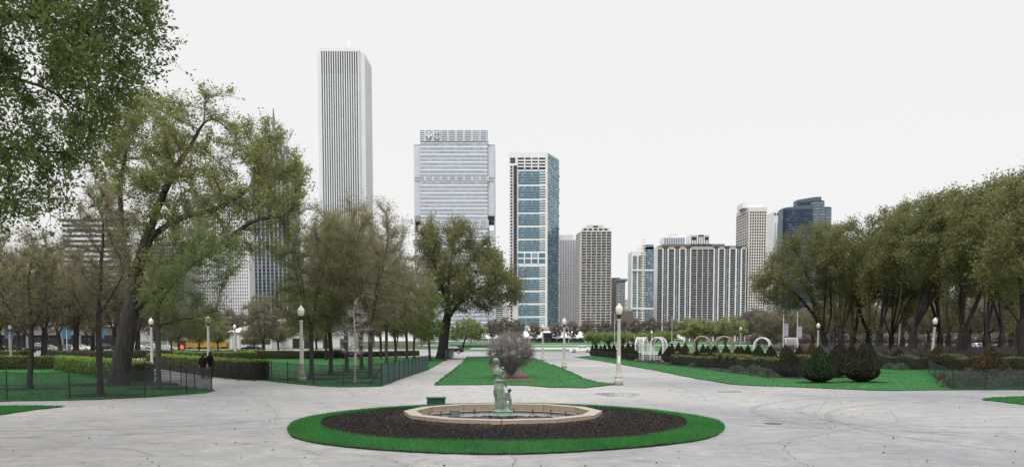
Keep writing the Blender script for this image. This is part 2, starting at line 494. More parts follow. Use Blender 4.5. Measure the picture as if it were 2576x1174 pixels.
d = tree_data(g, att, .42, 2.6, .5, .007, .42, rng, twigs=17000, twig_len=.55, twig_r=.006, leaves=270000, leaf=.10, spread=.14, thin=.03, droop=.25, twig_up=0)
make_tree('overhanging_tree', 'lush green tree whose leafy canopy hangs in over the lawn at the upper left', 'tree', B0, d, BARK_D, LF_FG, twig=BARK_D)

# --- old olive tree with a long limb
rng = np.random.default_rng(12); D0 = G(298, 968).y
poly = [(235, 470), (275, 310), (335, 232), (390, 240), (440, 245), (490, 285), (505, 330), (560, 345), (590, 305), (650, 300), (700, 325), (745, 385), (785, 425), (775, 480), (745, 540), (735, 600), (700, 640), (640, 655), (560, 625), (480, 680), (430, 700), (350, 720), (270, 640)]
att = np.concatenate([crown_px(poly, D0, 5.0, 1600, rng, 2.2, .05, 120, .3), crown_px([(235, 470), (275, 310), (335, 232), (440, 245), (500, 330), (480, 460), (350, 520)], D0, 4, 300, rng, 2.4, -.5), crown_px([(478, 212), (515, 205), (565, 235), (606, 262), (560, 285), (530, 330), (500, 300)], D0, 1.2, 60, rng, 2, -9),
                      crown_px([(620, 330), (700, 330), (780, 420), (770, 500), (700, 580), (640, 500)], D0, 3, 300, rng, 2, -.8)])
g = [px_line([(298, 968), (304, 910), (316, 850), (328, 790), (338, 730), (345, 690)], D0),
     px_line([(328, 790), (380, 745, -.5), (440, 690, -1), (500, 655, -1.2), (560, 606, -1), (650, 545, -1), (735, 550, -.5)], D0),
     px_line([(345, 690), (372, 600, .5), (405, 500, .5), (445, 420, 0), (492, 350, 0), (510, 300), (518, 245)], D0),
     px_line([(338, 730), (312, 620), (300, 480), (320, 380)], D0),
     px_line([(372, 600, .5), (450, 545, 1.5), (540, 530, 2), (640, 470, 2), (690, 400, 2)], D0),
     ]
d = tree_data(g, att, .55, 3.2, .62, .008, .47, rng, twigs=15000, twig_len=.7, twig_r=.008, leaves=60000, leaf=.13, spread=.18, thin=.035, flare=.35)
make_tree('spreading_tree', 'big old olive leaved tree with thick ridged trunk and long limb reaching over the hedges', 'tree', G(298, 968), d, BARK, LF_OLIVE)

# --- young trees of the left lawn
def lawn_tree(seed, bx, by, poly, guides, n, label, leafm, leaves, wood=BARK, rb=.13, tw=5000, dep=2.2, leaf=.085, group=None, name='young_tree', step=.4, twl=.6, twr=.007, thr=-1.6):
    rng = np.random.default_rng(seed); B = G(bx, by); D0 = B.y
    att = crown_px(poly, D0, dep, n, rng, 1.8, thr)
    g = [px_line(p, D0) for p in guides]; g[0][0] = tuple(B)
    d = tree_data(g, att, step, 3, step * 1.15, .006, rb, rng, twigs=tw, twig_len=twl, twig_r=twr, leaves=leaves, leaf=leaf, spread=.2, thin=.03, up=.1)
    return make_tree(name, label, 'tree', B, d, wood, leafm, group, twig=WHITE_BARK if wood is WHITE_BARK else None)
lawn_tree(21, 76, 979, [(-60, 650), (0, 590), (60, 575), (130, 600), (155, 690), (140, 760), (100, 815), (30, 810), (-60, 770)],
          [[(76, 979), (78, 900), (80, 830), (75, 760), (70, 700)], [(80, 850), (40, 800), (0, 740)], [(80, 840), (105, 780), (120, 720)]], 420,
          'young brown budding tree at the left end of the fenced lawn beside the hedge', LF_BROWN, 9000, BARK_D)
lawn_tree(22, 253.5, 995, [(150, 700), (165, 560), (215, 455), (290, 480), (345, 580), (345, 670), (310, 750), (240, 790), (175, 760)],
          [[(253.5, 995), (250, 900), (248, 820), (250, 740), (255, 640), (262, 560)], [(249, 850), (215, 790), (180, 730)], [(249, 800), (285, 740), (320, 680)]], 480,
          'slender nearly bare tree standing just behind the fence in front of the thick ridged trunk', LF_BROWN, 5000, BARK_D)
lawn_tree(23, 400.6, 979, [(350, 740), (385, 640), (455, 560), (550, 565), (625, 610), (600, 680), (560, 720), (500, 760), (565, 800), (470, 850), (415, 800), (370, 800)],
          [[(400.6, 979), (399, 900), (396, 820), (392, 770), (400, 700)], [(398, 830), (440, 805, -.3), (500, 795, -.5), (550, 780, -.5)], [(394, 780), (430, 720), (490, 660)]], 560,
          'young tree with fresh bright green leaves and pale mottled trunk beside the path', LF_BRIGHT, 17000, BARK_G, leaf=.085, thr=-.6)

# --- row of upright young trees on the middle lawn (three grown, the rest copies)
def upright(seed, h, wd, leafm, leaves, label, name='upright_tree', tw=8000, rb=.14, lowest=.28, wood=BARK, lean=0, twl=.8, twr=.007, leaf=.105):
    rng = np.random.default_rng(seed)
    ells = [(lean, 0, h * .66, wd * .5, wd * .5, h * .34), (lean * .6, 0, h * .45, wd * .46, wd * .46, h * .2)]
    att = crown_ell(ells, 620, rng, 1.7, -1.3)
    g = [[(0, 0, 0), (.05, 0, h * .2), (0, .05, h * .3)]]
    for k in range(4):
        a = k * 1.6 + seed; rr = wd * .22
        g.append([(0, .05, h * (.26 + .02 * k)), (math.cos(a) * rr * .4, math.sin(a) * rr * .4, h * .42), (math.cos(a) * rr, math.sin(a) * rr, h * .68)])
    d = tree_data(g, att, .42, 3, .5, .006, rb, rng, twigs=tw, twig_len=twl, twig_r=twr, leaves=leaves, leaf=leaf, spread=.22, thin=.03, up=.18)
    return make_tree(name, label, 'tree', (0, 0, 0), d, wood, leafm)
UP = [upright(31, 11, 5.4, LF_OLIVE, 15500, '', lean=.2), upright(32, 11.3, 5.8, LF_BROWN, 14000, '', lean=-.3), upright(33, 10.6, 5.2, LF_MID, 16500, '')]
row = [(783, 954, 0, .98, 'upright olive tree right beside the tall globe lamp on the middle lawn'),
       (832, 943, 2, 1.05, 'upright greenish tree second in the row from the lamp on the middle lawn'),
       (873, 937, 1, 1.08, 'upright brown tree directly left of the pale bare sapling and behind it'),
       (910, 930, 0, 1.12, 'upright olive tree just right of the pale bare sapling, standing deeper in the lawn'),
       (932, 951, 1, 1.02, 'tall upright brown tree nearest the corner of the dark green netting'),
       (972, 916, 1, 1.14, 'brown twiggy tree behind the netting corner, in front of the thick pale trunks'),
       (995, 914, 0, 1.0, 'olive tree behind the start of the dark netting beside the walk'),
       (1024, 910, 1, 1.05, 'brown tree with pale lower trunk behind the middle of the dark netting'),
       (1042, 905, 0, .98, 'olive tree behind the far half of the dark netting'),
       (820, 905, 2, 1.12, 'greenish tree before the long hedge at the back of the middle lawn'),
       (905, 903, 2, 1.1, 'greenish tree at the back of the middle lawn behind the sapling'),
       (958, 900, 0, 1.25, 'taller olive tree rising at the back of the row before the white marble tower'),
       (760, 908, 2, .95, 'greenish tree behind the long hedge just left of the tall globe lamp')]
used = set()
for i, (x, y, k, s, lab) in enumerate(row):
    B = G(x, y); B.z = zt(B.y)
    if k not in used:
        used.add(k); o = UP[k]; o.location = B; o.rotation_euler = (0, 0, i * 1.3); o.scale = (s, s, s); o['label'] = lab; o['group'] = 'upright trees on the middle lawn'
    else: copy_tree(UP[k], B, i * 1.3, s, lab, 'upright trees on the middle lawn')
# bright green tree at the end of that row
lawn_tree(36, 1082, 907, [(1045, 850), (1040, 780), (1060, 720), (1085, 690), (1105, 730), (1112, 800), (1105, 850), (1075, 868)],
          [[(1082, 907), (1080, 870), (1078, 830), (1080, 780)]], 420, 'vivid spring green tree at the end of the row beside the dark leaning tree', LF_BRIGHT, 15000, BARK, rb=.14, leaf=.15, dep=2.5, step=.5)
# pale bare sapling
lawn_tree(37, 893, 963.6, [(850, 880), (845, 830), (865, 790), (885, 750), (905, 760), (925, 800), (940, 850), (925, 890), (890, 900)],
          [[(893, 963.6), (893, 920), (895, 870), (892, 820), (888, 770)]], 190, 'small bare sapling with whitish bark standing on the middle lawn', None, 0, WHITE_BARK, rb=.07, tw=800, name='bare_sapling', step=.25, twl=.45, twr=.006, dep=1.0)
# dark leaning tree
rng = np.random.default_rng(41); B = G(1112, 902); D0 = B.y
poly = [(1036, 640), (1052, 574), (1100, 552), (1160, 556), (1205, 585), (1240, 625), (1272, 652), (1308, 690), (1318, 730), (1290, 772), (1240, 785), (1190, 775), (1150, 795), (1112, 785), (1070, 760), (1040, 700)]
att = crown_px(poly, D0, 8, 1300, rng, 4.0, -.1, 60, .45)
g = [px_line([(1112, 902), (1115, 860), (1121, 815), (1130, 775)], D0), px_line([(1121, 815), (1150, 765, -1), (1190, 730, -1.5), (1250, 715, -1.5)], D0),
     px_line([(1130, 775), (1128, 700, 1), (1140, 620, 1)], D0), px_line([(1130, 775), (1160, 700, 0), (1190, 640, 1)], D0), px_line([(1130, 775), (1100, 690, -1), (1080, 620)], D0)]
g[0][0] = tuple(B)
d = tree_data(g, att, .9, 6, 1.05, .014, .62, rng, twigs=9000, twig_len=1.3, twig_r=.02, leaves=38000, leaf=.25, spread=.5, thin=.07)
make_tree('leaning_tree', 'large dark olive tree leaning right at the far end of the left walk', 'tree', B, d, BARK_D, LF_ELM)
# small round tree behind it
lawn_tree(42, 1163, 878, [(1128, 853), (1135, 822), (1160, 805), (1195, 808), (1220, 832), (1216, 852), (1190, 858), (1150, 858)],
          [[(1163, 878), (1166, 862), (1172, 848)]], 300, 'low round olive green tree on the lawn across the road behind the black car', LF_MID, 9000, BARK_D, rb=.25, tw=2500, leaf=.36, dep=5, step=.9, twl=1.4, twr=.02, name='round_tree')
# grey bare shrub
rng = np.random.default_rng(43); B = G(1286, 951); D0 = B.y
poly = [(1228, 908), (1228, 878), (1240, 855), (1265, 842), (1308, 843), (1330, 860), (1342, 890), (1328, 910), (1298, 930), (1268, 928), (1245, 918)]
att = crown_px(poly, D0, 1.7, 900, rng, 1.2, -3)
g = [px_line([(1286, 951), (1286, 945), (1285, 938)], D0)]; g[0][0] = tuple(B)
for k in range(11):
    a = k * .571; g.append([tuple(PD(1286, 943, D0)), (B.x + math.cos(a) * .5, D0 + math.sin(a) * .45, .9), (B.x + math.cos(a) * 1.0, D0 + math.sin(a) * .9, 1.9)])
d = tree_data(g, att, .2, 1.6, .22, .005, .06, rng, twigs=12500, twig_len=.5, twig_r=.0042, thin=.05, up=.15, flare=.2, jit=.15)
make_tree('bare_shrub', 'rounded leafless grey shrub with many fine twigs behind the statue', 'shrub', B, d, TWIG_P, None, twig=TWIG_P)

# --- pale green clipped looking trees across the lawn on the right
def local_spread(seed, h, wd, leafm, leaves, name, label, leaf=.3, rb=.25, n=420, tw=3000):
    rng = np.random.default_rng(seed)
    att = crown_ell([(0, 0, h * .64, wd * .5, wd * .42, h * .33), (wd * .2, 0, h * .6, wd * .3, wd * .3, h * .3), (-wd * .2, 0, h * .6, wd * .3, wd * .3, h * .28)], n, rng, 2.6, -1.6)
    g = [[(0, 0, 0), (.1, 0, h * .2)]] + [[(.1, 0, h * .2), (math.cos(a) * wd * .12, math.sin(a) * wd * .12, h * .4), (math.cos(a) * wd * .26, math.sin(a) * wd * .24, h * .6)] for a in (0.3, 1.5, 2.8, 4.0, 5.2)]
    d = tree_data(g, att, .8, 5, .9, .012, rb, rng, twigs=tw, twig_len=1.0, twig_r=.016, leaves=leaves, leaf=leaf, spread=.4, thin=.06)
    return make_tree(name, label, 'tree', (0, 0, 0), d, BARK_D, leafm)
HAW = local_spread(51, 8.6, 11, LF_PALE, 15000, 'spreading_tree', '', .32)
LOW = local_spread(52, 5.0, 7.5, LF_MID, 8000, 'low_tree', '', .3, .18)
for i, (x, dd, s, lab) in enumerate([(1752, 215, 1.0, 'wide pale green tree across the lawn, left one of the pair behind the vine arbours'),
                                     (1826, 212, 1.04, 'wide pale green tree across the lawn, right one of the pair behind the vine arbours')]):
    if i == 0: o = HAW; o.location = GX(x, dd); o.scale = (s,) * 3; o['label'] = lab; o['group'] = 'pale green trees across the lawn'
    else: copy_tree(HAW, GX(x, dd), 2.4, s, lab, 'pale green trees across the lawn')
lowl = ['low spreading tree in the row across the lawn, first from the long white tent', 'low spreading tree in the row across the lawn, second from the long white tent', 'low spreading tree in the row across the lawn, directly behind the near lamp post',
        'low spreading tree in the row across the lawn, just right of the near lamp post', 'low spreading tree in the row across the lawn, behind the white arbours', 'low spreading tree at the end of the row beside the wide pale green trees']
for i, x in enumerate([1497, 1530, 1566, 1602, 1640, 1676]):
    B = GX(x, 262 + 6 * (i % 3))
    if i == 0: o = LOW; o.location = B; o['label'] = lowl[0]; o['group'] = 'low trees across the lawn'
    else: copy_tree(LOW, B, i * 1.1, .92 + .06 * (i % 3), lowl[i], 'low trees across the lawn')

# --- elm grove on the right
def elm(seed, bx, dd, poly, guides, n, label, depth=6, leaves=24000, rb=.43, wl=3.2):
    rng = np.random.default_rng(seed); B = GX(bx, dd)
    att = crown_px(poly, dd, depth, int(n * 1.15), rng, wl, -.6 if seed > 61 else -1.2, 85, .4 if seed > 61 else .75)
    g = [px_line(p, dd) for p in guides]; g[0][0] = tuple(B)
    s0 = np.array(g[0][1])
    for q in range(4):
        e_ = att[rng.integers(len(att))]; m_ = s0 * .55 + e_ * .45 + np.array([0, 0, 1.2]); g.append([tuple(s0), tuple(m_), tuple(e_)])
    d = tree_data(g, att, .8, 6, .95, .012, rb, rng, twigs=6000, twig_len=.9, twig_r=.012, leaves=int(leaves * 1.25), leaf=.22, spread=.5, thin=.06)
    return make_tree('elm_tree', label, 'tree', B, d, BARK_D, LF_ELM, 'elms of the grove on the right')
E1 = elm(61, 2080, 112, [(1888, 740), (1892, 690), (1930, 640), (1960, 600), (2000, 580), (2050, 562), (2105, 556), (2130, 600), (2120, 690), (2080, 745), (2030, 768), (1985, 795), (1930, 780)],
         [[(2080, 900), (2072, 840), (2050, 795), (2010, 745, -1), (1960, 705, -2)], [(2075, 850), (2092, 790), (2085, 690, 1), (2070, 610)], [(2050, 795), (2040, 720, 1), (2010, 640)]], 1000,
         'elm at the left edge of the grove, arching out towards the dark glass tower', 6, 30000)
E2 = elm(62, 2122, 106, [(2060, 650), (2085, 570), (2130, 552), (2180, 556), (2220, 528), (2262, 520), (2290, 540), (2280, 640), (2240, 720), (2150, 745), (2090, 715)],
         [[(2122, 900), (2112, 840), (2100, 780)], [(2112, 840), (2140, 770), (2160, 680, 1), (2190, 590)], [(2100, 780), (2085, 700), (2100, 630)]], 1000,
         'second elm from the left of the grove, its crown below the first rise of treetops', 6, 26000)
E3 = elm(63, 2216, 97, [(2198, 640), (2222, 568), (2252, 530), (2290, 503), (2330, 488), (2370, 508), (2385, 600), (2340, 705), (2250, 735), (2195, 700)],
         [[(2216, 905), (2212, 840), (2222, 770), (2250, 690), (2290, 600)], [(2213, 840), (2180, 780), (2170, 700), (2210, 600, 1)], [(2222, 770), (2225, 680, -1), (2240, 580)]], 1000,
         'elm with two upright limbs mid grove, left of the tall globe lamp', 6, 26000)
E4 = elm(64, 2300, 88, [(2270, 640), (2300, 538), (2350, 492), (2400, 474), (2450, 488), (2475, 570), (2435, 690), (2350, 730), (2290, 705)],
         [[(2300, 908), (2296, 840), (2310, 760), (2340, 660), (2390, 560)], [(2296, 840), (2260, 770), (2275, 680), (2310, 590)]], 1000,
         'broad elm directly behind the tall globe lamp on the right', 6, 26000)
E5 = elm(65, 2425, 80, [(2370, 640), (2395, 518), (2450, 480), (2490, 455), (2540, 440), (2580, 463), (2570, 660), (2500, 735), (2420, 715)],
         [[(2425, 912), (2422, 840), (2410, 760), (2430, 660), (2470, 550)], [(2422, 840), (2380, 770), (2390, 690)], [(2412, 770), (2470, 700), (2520, 600)]], 1050,
         'tall thick trunked elm right of the globe lamp, near the edge of the picture', 6, 27000, .5)
E6 = elm(66, 2590, 68, [(2470, 640), (2495, 518), (2540, 448), (2600, 436), (2720, 448), (2750, 600), (2690, 710), (2590, 730), (2500, 700)],
         [[(2590, 920), (2570, 820), (2520, 750, -1), (2460, 690, -2)], [(2575, 840), (2600, 740), (2600, 600)]], 1050,
         'elm cut by the right edge of the picture with a low limb reaching left', 6, 27000, .5)
elm_src = [E2, E3, E4, E5]
for i, (x, dd, k, s, lab) in enumerate([
        (2150, 120, 1, .92, 'dark elm with slanting trunk just behind the second elm of the grove'), (2178, 116, 0, .95, 'dark elm between the second elm and the two limbed elm'),
        (2244, 112, 2, .95, 'dark elm just right of the two limbed elm, a step further back'), (2270, 128, 3, .9, 'slim elm deep in the grove left of the broad elm'),
        (2361, 106, 1, 1.0, 'elm just right of the tall globe lamp, partly hidden by it'), (2390, 122, 0, 1.0, 'elm deep in the grove left of the tall thick trunked elm'),
        (2480, 108, 2, 1.02, 'elm deep in the grove right of the tall thick trunked elm'), (2517, 95, 1, 1.0, 'straight elm between the thick trunked elm and the elm at the picture edge'),
        (2100, 140, 2, .85, 'distant elm behind the first elm at the left edge of the grove'), (2550, 118, 3, 1.0, 'distant elm seen behind the low limb at the right edge')]):
    copy_tree(elm_src[k], GX(x, dd), i * 2.1 + .8, s * .92, lab)

# --- bare and budding trees of the background
def bare(seed, h, wd, leafm, leaves, tw, wood, name='bare_tree', twr=.022, leaf=.2):
    rng = np.random.default_rng(seed)
    att = crown_ell([(0, 0, h * .64, wd * .5, wd * .5, h * .36), (0, 0, h * .45, wd * .38, wd * .38, h * .2)], 480, rng, 3, -2)
    g = [[(0, 0, 0), (.1, 0, h * .18), (.1, .1, h * .26)]] + [[(.1, .1, h * .24), (math.cos(a) * wd * .1, math.sin(a) * wd * .1, h * .42), (math.cos(a) * wd * .2, math.sin(a) * wd * .2, h * .66)] for a in (0.2, 1.4, 2.9, 4.3, 5.4)]
    d = tree_data(g, att, .75, 5, .85, .012, h * .024, rng, twigs=tw, twig_len=1.3, twig_r=twr, leaves=leaves, leaf=leaf, spread=.5, thin=.07, up=.12)
    return make_tree(name, '', 'tree', (0, 0, 0), d, wood, leafm, twig=TW_OLIVE if leafm else TW_BROWN)
TW_BROWN = mk('twig_brown', (.165, .138, .122), (.115, .095, .086), 4, .9, .1)
BA = [bare(71, 15, 10, LF_BROWN, 7000, 8000, BARK_D, 'budding_tree'), bare(72, 10, 8, None, 0, 9000, TW_BROWN), bare(73, 8, 7.5, LF_MID, 6000, 4000, BARK_D, 'small_tree', leaf=.22), bare(74, 14, 11, LF_ELM, 8000, 7000, BARK_D, 'budding_tree')]
_first = set()
def put_bare(k, B, s, lab, grp, rz):
    if k not in _first:
        _first.add(k); o = BA[k]; o.location = B; o.scale = (s,) * 3; o.rotation_euler = (0, 0, rz); o['label'] = lab; o['group'] = grp
    else: copy_tree(BA[k], B, rz, s, lab, grp)
rr = random.Random(5)
L_A = 'tall brown budding tree among the trees behind the left hedges and parked cars'
for x, dd, k, s in [(-60, 95, 0, 1.05), (0, 118, 3, 1.0), (45, 150, 0, .95), (110, 104, 0, 1.0), (150, 140, 3, 1.0), (190, 112, 0, 1.05), (232, 150, 0, 1.0), (290, 128, 3, 1.05), (345, 118, 0, .95), (395, 150, 3, .95), (60, 190, 0, 1), (215, 200, 3, 1.1), (330, 205, 0, 1.1), (-30, 175, 3, 1.1), (450, 165, 0, .72)]:
    put_bare(k, GX(x, dd), s, L_A, 'brown trees behind the left hedges', rr.uniform(0, 6))
L_B = 'leafless purplish brown tree in the thicket behind the white pavilion'
for x, dd, k, s in [(480, 235, 1, 1.15), (530, 250, 1, 1.2), (580, 262, 1, 1.2), (640, 270, 1, 1.25), (700, 270, 1, 1.2), (760, 262, 1, 1.2), (820, 270, 1, 1.2), (880, 262, 1, 1.1), (940, 268, 1, 1.2), (1000, 270, 1, 1.1), (1060, 268, 1, 1.0)]:
    put_bare(k, GX(x, dd), s, L_B, 'bare thicket behind the pavilion', rr.uniform(0, 6))
put_bare(0, GX(662, 128), .66, 'bare vase shaped tree standing in front of the white pavilion', 'trees in front of the pavilion', 1)
put_bare(2, GX(640, 160), .72, 'thin small budding tree just left of the vase shaped tree before the pavilion', 'trees in front of the pavilion', 2)
for x, dd, s, lab in [(430, 180, .95, 'small pale green tree between the mottled trunk and the pedestrian signal'), (500, 172, .92, 'small pale green tree behind the two walkers, near the yellow buses'),
                      (548, 182, .9, 'small pale green tree left of the pavilion, right of the lamp by the walkers'), (700, 165, .95, 'small greenish tree in front of the pavilion wall, left of the tall globe lamp'),
                      (795, 160, 1.0, 'small greenish tree in front of the pavilion wall, right of the tall globe lamp')]:
    put_bare(2, GX(x, dd), s, lab, 'small green trees by the left road', rr.uniform(0, 6))
L_C = 'leafless brown tree in the far belt at the foot of the towers'
for x, dd, s in [(1060, 330, 1.1), (1105, 340, 1.0), (1185, 330, 1.0), (1240, 345, 1.0), (1268, 330, 1.05), (1300, 350, 1.0), (1345, 372, .9), (1400, 385, .9), (1440, 372, .95), (1480, 362, 1.0), (1520, 372, 1.0), (1560, 366, 1.1), (1600, 372, 1.1), (1640, 366, 1.15), (1690, 380, 1.1), (1730, 372, 1.1), (1880, 330, 1.3), (1905, 310, 1.35), (1940, 330, 1.2), (1860, 345, 1.1), (1975, 318, 1.3), (2015, 330, 1.2)]:
    put_bare(1, GX(x, dd), s, L_C, 'bare trees at the foot of the towers', rr.uniform(0, 6))
for x, dd, s in [(2060, 300, 1.2), (2110, 290, 1.2), (2160, 305, 1.2), (2210, 290, 1.25), (2260, 300, 1.2), (2310, 285, 1.25), (2360, 300, 1.2), (2410, 285, 1.2), (2460, 300, 1.2), (2510, 280, 1.2), (2560, 290, 1.2), (2610, 270, 1.2)]:
    put_bare(1, GX(x, dd), s, 'leafless brown tree in the far belt seen between the elm trunks', 'far bare trees behind the elms', rr.uniform(0, 6))
for i, x in enumerate(range(1900, 2640, 24)):
    copy_tree(BA[1], GX(x, 235 + 9 * (i % 4)), rr.uniform(0, 6), (.62, .62, .42), 'leafless brown tree in the far belt seen between the elm trunks', 'far bare trees behind the elms')
L_D = 'dark trunked tree standing far back between the elms on the right'
for x, dd, k, s in [(1935, 190, 3, .72), (1995, 185, 3, .7), (2045, 200, 0, .8), (2090, 185, 3, .85), (2140, 195, 0, .9), (2190, 180, 3, .9), (2240, 195, 0, .95), (2290, 180, 3, .95), (2335, 195, 0, 1), (2385, 180, 3, 1), (2440, 195, 0, 1), (2490, 178, 3, 1), (2540, 190, 0, 1), (2590, 170, 3, 1), (2640, 150, 3, 1)]:
    put_bare(k, GX(x, dd), s, L_D, 'far trees between the elms', rr.uniform(0, 6))
# grey thicket of leafless bushes at the feet of the elms
rng = np.random.default_rng(81)
att = crown_ell([(0, 0, .95, 2.6, 1.2, .9), (1.6, 0, .8, 1.6, 1, .8), (-1.6, .2, .85, 1.5, 1, .8)], 500, rng, 1, -3)
g = [[(0, 0, 0), (0, 0, .2)]] + [[(0, 0, .1), (math.cos(a) * 1.2, math.sin(a) * .5, .5), (math.cos(a) * 2, math.sin(a) * .8, 1.0)] for a in np.linspace(0, 5.8, 12)]
d = tree_data(g, att, .25, 2, .3, .006, .05, rng, twigs=5500, twig_len=.55, twig_r=.007, thin=.06, up=.1, flare=.1)
TWIG_V = mk('twig_violet', (.105, .088, .095), (.07, .058, .066), 4, .9, .1)
BB = make_tree('bare_bush', 'low leafless violet grey bush in the thicket at the feet of the elms', 'bush', (0, 0, 0), d, TWIG_V, None, 'leafless bushes under the elms', twig=TWIG_V)
for i, (x, dd) in enumerate([(2030, 98), (2095, 97), (2160, 95), (2225, 92), (2290, 88), (2350, 84), (2410, 82), (2475, 78), (2540, 75), (2600, 72), (2065, 108), (2130, 106), (2195, 104), (2260, 100), (2320, 96), (2380, 93), (2445, 90), (2510, 87), (2570, 84), (1990, 128), (2040, 132), (2090, 135), (2140, 133), (2190, 130), (2240, 132), (2290, 129), (2340, 131), (2390, 128), (2440, 130), (2490, 126), (2540, 124), (2590, 120)]):
    B = GX(x, dd)
    if i == 0: BB.location = B
    else: copy_tree(BB, B, rr.choice([0, 3.14]) + rr.uniform(-.3, .3), rr.uniform(.85, 1.15))
# dry brown shrubs by the left hedges
for i, (x, y, s, lab) in enumerate([(190, 899, .7, 'dry leafless brown bush behind the left hedge near the parked cars'), (330, 898, .6, 'dry leafless brown bush just left of the thick ridged trunk')]):
    copy_tree(BB, G(x, y), 0, s, lab, 'dry bushes behind the left hedge')
# ------------------------------------------------------------------ ground, paving, lawns
PAVE_OFF = (23.0, 140.0, 7.0)  # noise shift tried to lay the cool tone at left as tree shade
def pave_mat(name, base, cool, light, big=.16, crack=True):
    m, t, p, o = newmat(name)
    g = t.nodes.new('ShaderNodeNewGeometry'); pos = g.outputs['Position']
    st = mapping(t, pos, (.55, 1.6, 1))
    mo = mapping(t, pos, (1, 1.2, 1)); mo.node.inputs['Location'].default_value = PAVE_OFF
    a = noise_n(t, mo, big, 7, .66, .3)
    col = ramp(t, a, [(.40, cool), (.5, base), (.61, light)])
    b = noise_n(t, mapping(t, pos, (.8, 1.3, 1)), 1.6, 9, .78, .2)
    col = mixc(t, math_n(t, 'MULTIPLY', ramp(t, b, [(.42, (0, 0, 0)), (.64, (1, 1, 1))]), .55), col, tuple(x * .72 for x in cool))
    b2 = noise_n(t, mapping(t, pos, (.6, 1.6, 1)), 1.3, 9, .78, .3)
    col = mixc(t, math_n(t, 'MULTIPLY', ramp(t, b2, [(.56, (0, 0, 0)), (.68, (1, 1, 1))]), .55), col, tuple(min(1, x * 1.25) for x in light))
    f = noise_n(t, pos, 45, 3, .7)
    col = mixc(t, .5, col, ramp(t, f, [(.3, (.5, .5, .51)), (.7, (1.05, 1.05, 1.04))]), 'MULTIPLY')
    sp_ = noise_n(t, mapping(t, pos, (1, .55, 1)), 7, 5, .75)
    col = mixc(t, math_n(t, 'MULTIPLY', ramp(t, sp_, [(.60, (0, 0, 0)), (.70, (1, 1, 1))]), .5), col, tuple(x * .45 for x in cool))
    if crack:
        n2 = N(t, 'ShaderNodeTexNoise', Scale=.8, Detail=5, Roughness=.65); t.links.new(pos, n2.inputs['Vector'])
        add = N(t, 'ShaderNodeVectorMath', operation='MULTIPLY_ADD'); t.links.new(n2.outputs['Color'], add.inputs[0]); add.inputs[1].default_value = (2.2, 2.2, 0); t.links.new(pos, add.inputs[2])
        vo = N(t, 'ShaderNodeTexVoronoi', feature='DISTANCE_TO_EDGE', Scale=.19); t.links.new(add.outputs[0], vo.inputs['Vector'])
        ck = ramp(t, vo.outputs['Distance'], [(.0, (.8, .8, .8)), (.002, (.6, .6, .6)), (.0045, (0, 0, 0))])
        gate = ramp(t, noise_n(t, pos, .33, 3), [(.46, (0, 0, 0)), (.56, (1, 1, 1))])
        k = math_n(t, 'MULTIPLY', math_n(t, 'MULTIPLY', ck, gate), .8)
        col = mixc(t, k, col, (.055, .055, .045))
    t.links.new(col, p.inputs['Base Color']); p.inputs['Roughness'].default_value = .75; p.inputs['Specular IOR Level'].default_value = .25
    bump(t, p, noise_n(t, pos, 60, 4), .25, .01)
    return m
PAVE = pave_mat('worn_paving', (.270, .259, .247), (.166, .171, .180), (.345, .328, .309), .03)
PAVE_OLD = pave_mat('old_paving', (.30, .29, .265), (.22, .22, .212), (.35, .333, .315))
ROAD = pave_mat('road_surface', (.26, .257, .255), (.20, .20, .21), (.31, .30, .295), .05, False)
CONC = pave_mat('pale_concrete', (.38, .372, .36), (.31, .31, .31), (.43, .415, .395), .1, False)

def grass_mat(name, a, b, c, s=.5):
    m, t, p, o = newmat(name)
    g = t.nodes.new('ShaderNodeNewGeometry'); pos = g.outputs['Position']
    col = ramp(t, noise_n(t, pos, s, 6, .65), [(.34, a), (.52, b), (.7, c)])
    f = noise_n(t, mapping(t, pos, (1, .45, 1)), 22, 4, .75)
    col = mixc(t, .6, col, ramp(t, f, [(.3, (.45, .5, .45)), (.7, (1.25, 1.2, 1.1))]), 'MULTIPLY')
    t.links.new(col, p.inputs['Base Color']); p.inputs['Roughness'].default_value = .8; p.inputs['Specular IOR Level'].default_value = .15
    bump(t, p, f, .8, .05)
    return m
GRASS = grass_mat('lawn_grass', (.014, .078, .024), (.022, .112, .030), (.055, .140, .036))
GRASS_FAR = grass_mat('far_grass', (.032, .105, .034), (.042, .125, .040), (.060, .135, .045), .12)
BLADE = mk_leaf('grass_blade', (.024, .150, .036), (.042, .190, .044), (.080, .205, .055), .4, .9)
SOIL = mk('dark_soil', (.035, .029, .026), (.019, .016, .016), 4, .95, .1, bmp=.8, bscale=30)
SOIL_BED = mk('bed_soil', (.040, .034, .028), (.020, .018, .017), 3, .95, .1, bmp=.8, bscale=25)
BARKCHIP = mk('bark_chip_mulch', (.105, .075, .060), (.060, .045, .040), 6, .95, .1, bmp=.8, bscale=20)

# one great sheet that rises gently past the road and reaches the horizon
ys = [-60, 0, 60, 120, 172] + [172 + 12.5 * i for i in range(1, 21)] + [600, 1200, 3000, 6000]
m = MB()
for a, b in zip(ys[:-1], ys[1:]):
    wa = 400 + max(a, 0) * 1.6; wb = 400 + max(b, 0) * 1.6
    m.quad((-wa, a, zt(a) - .02), (wa, a, zt(a) - .02), (wb, b, zt(b) - .02), (-wb, b, zt(b) - .02))
tag(m.build('ground', mk('park_ground', (.045, .062, .032), (.070, .062, .045), .08, .9, .1)), kind='structure')

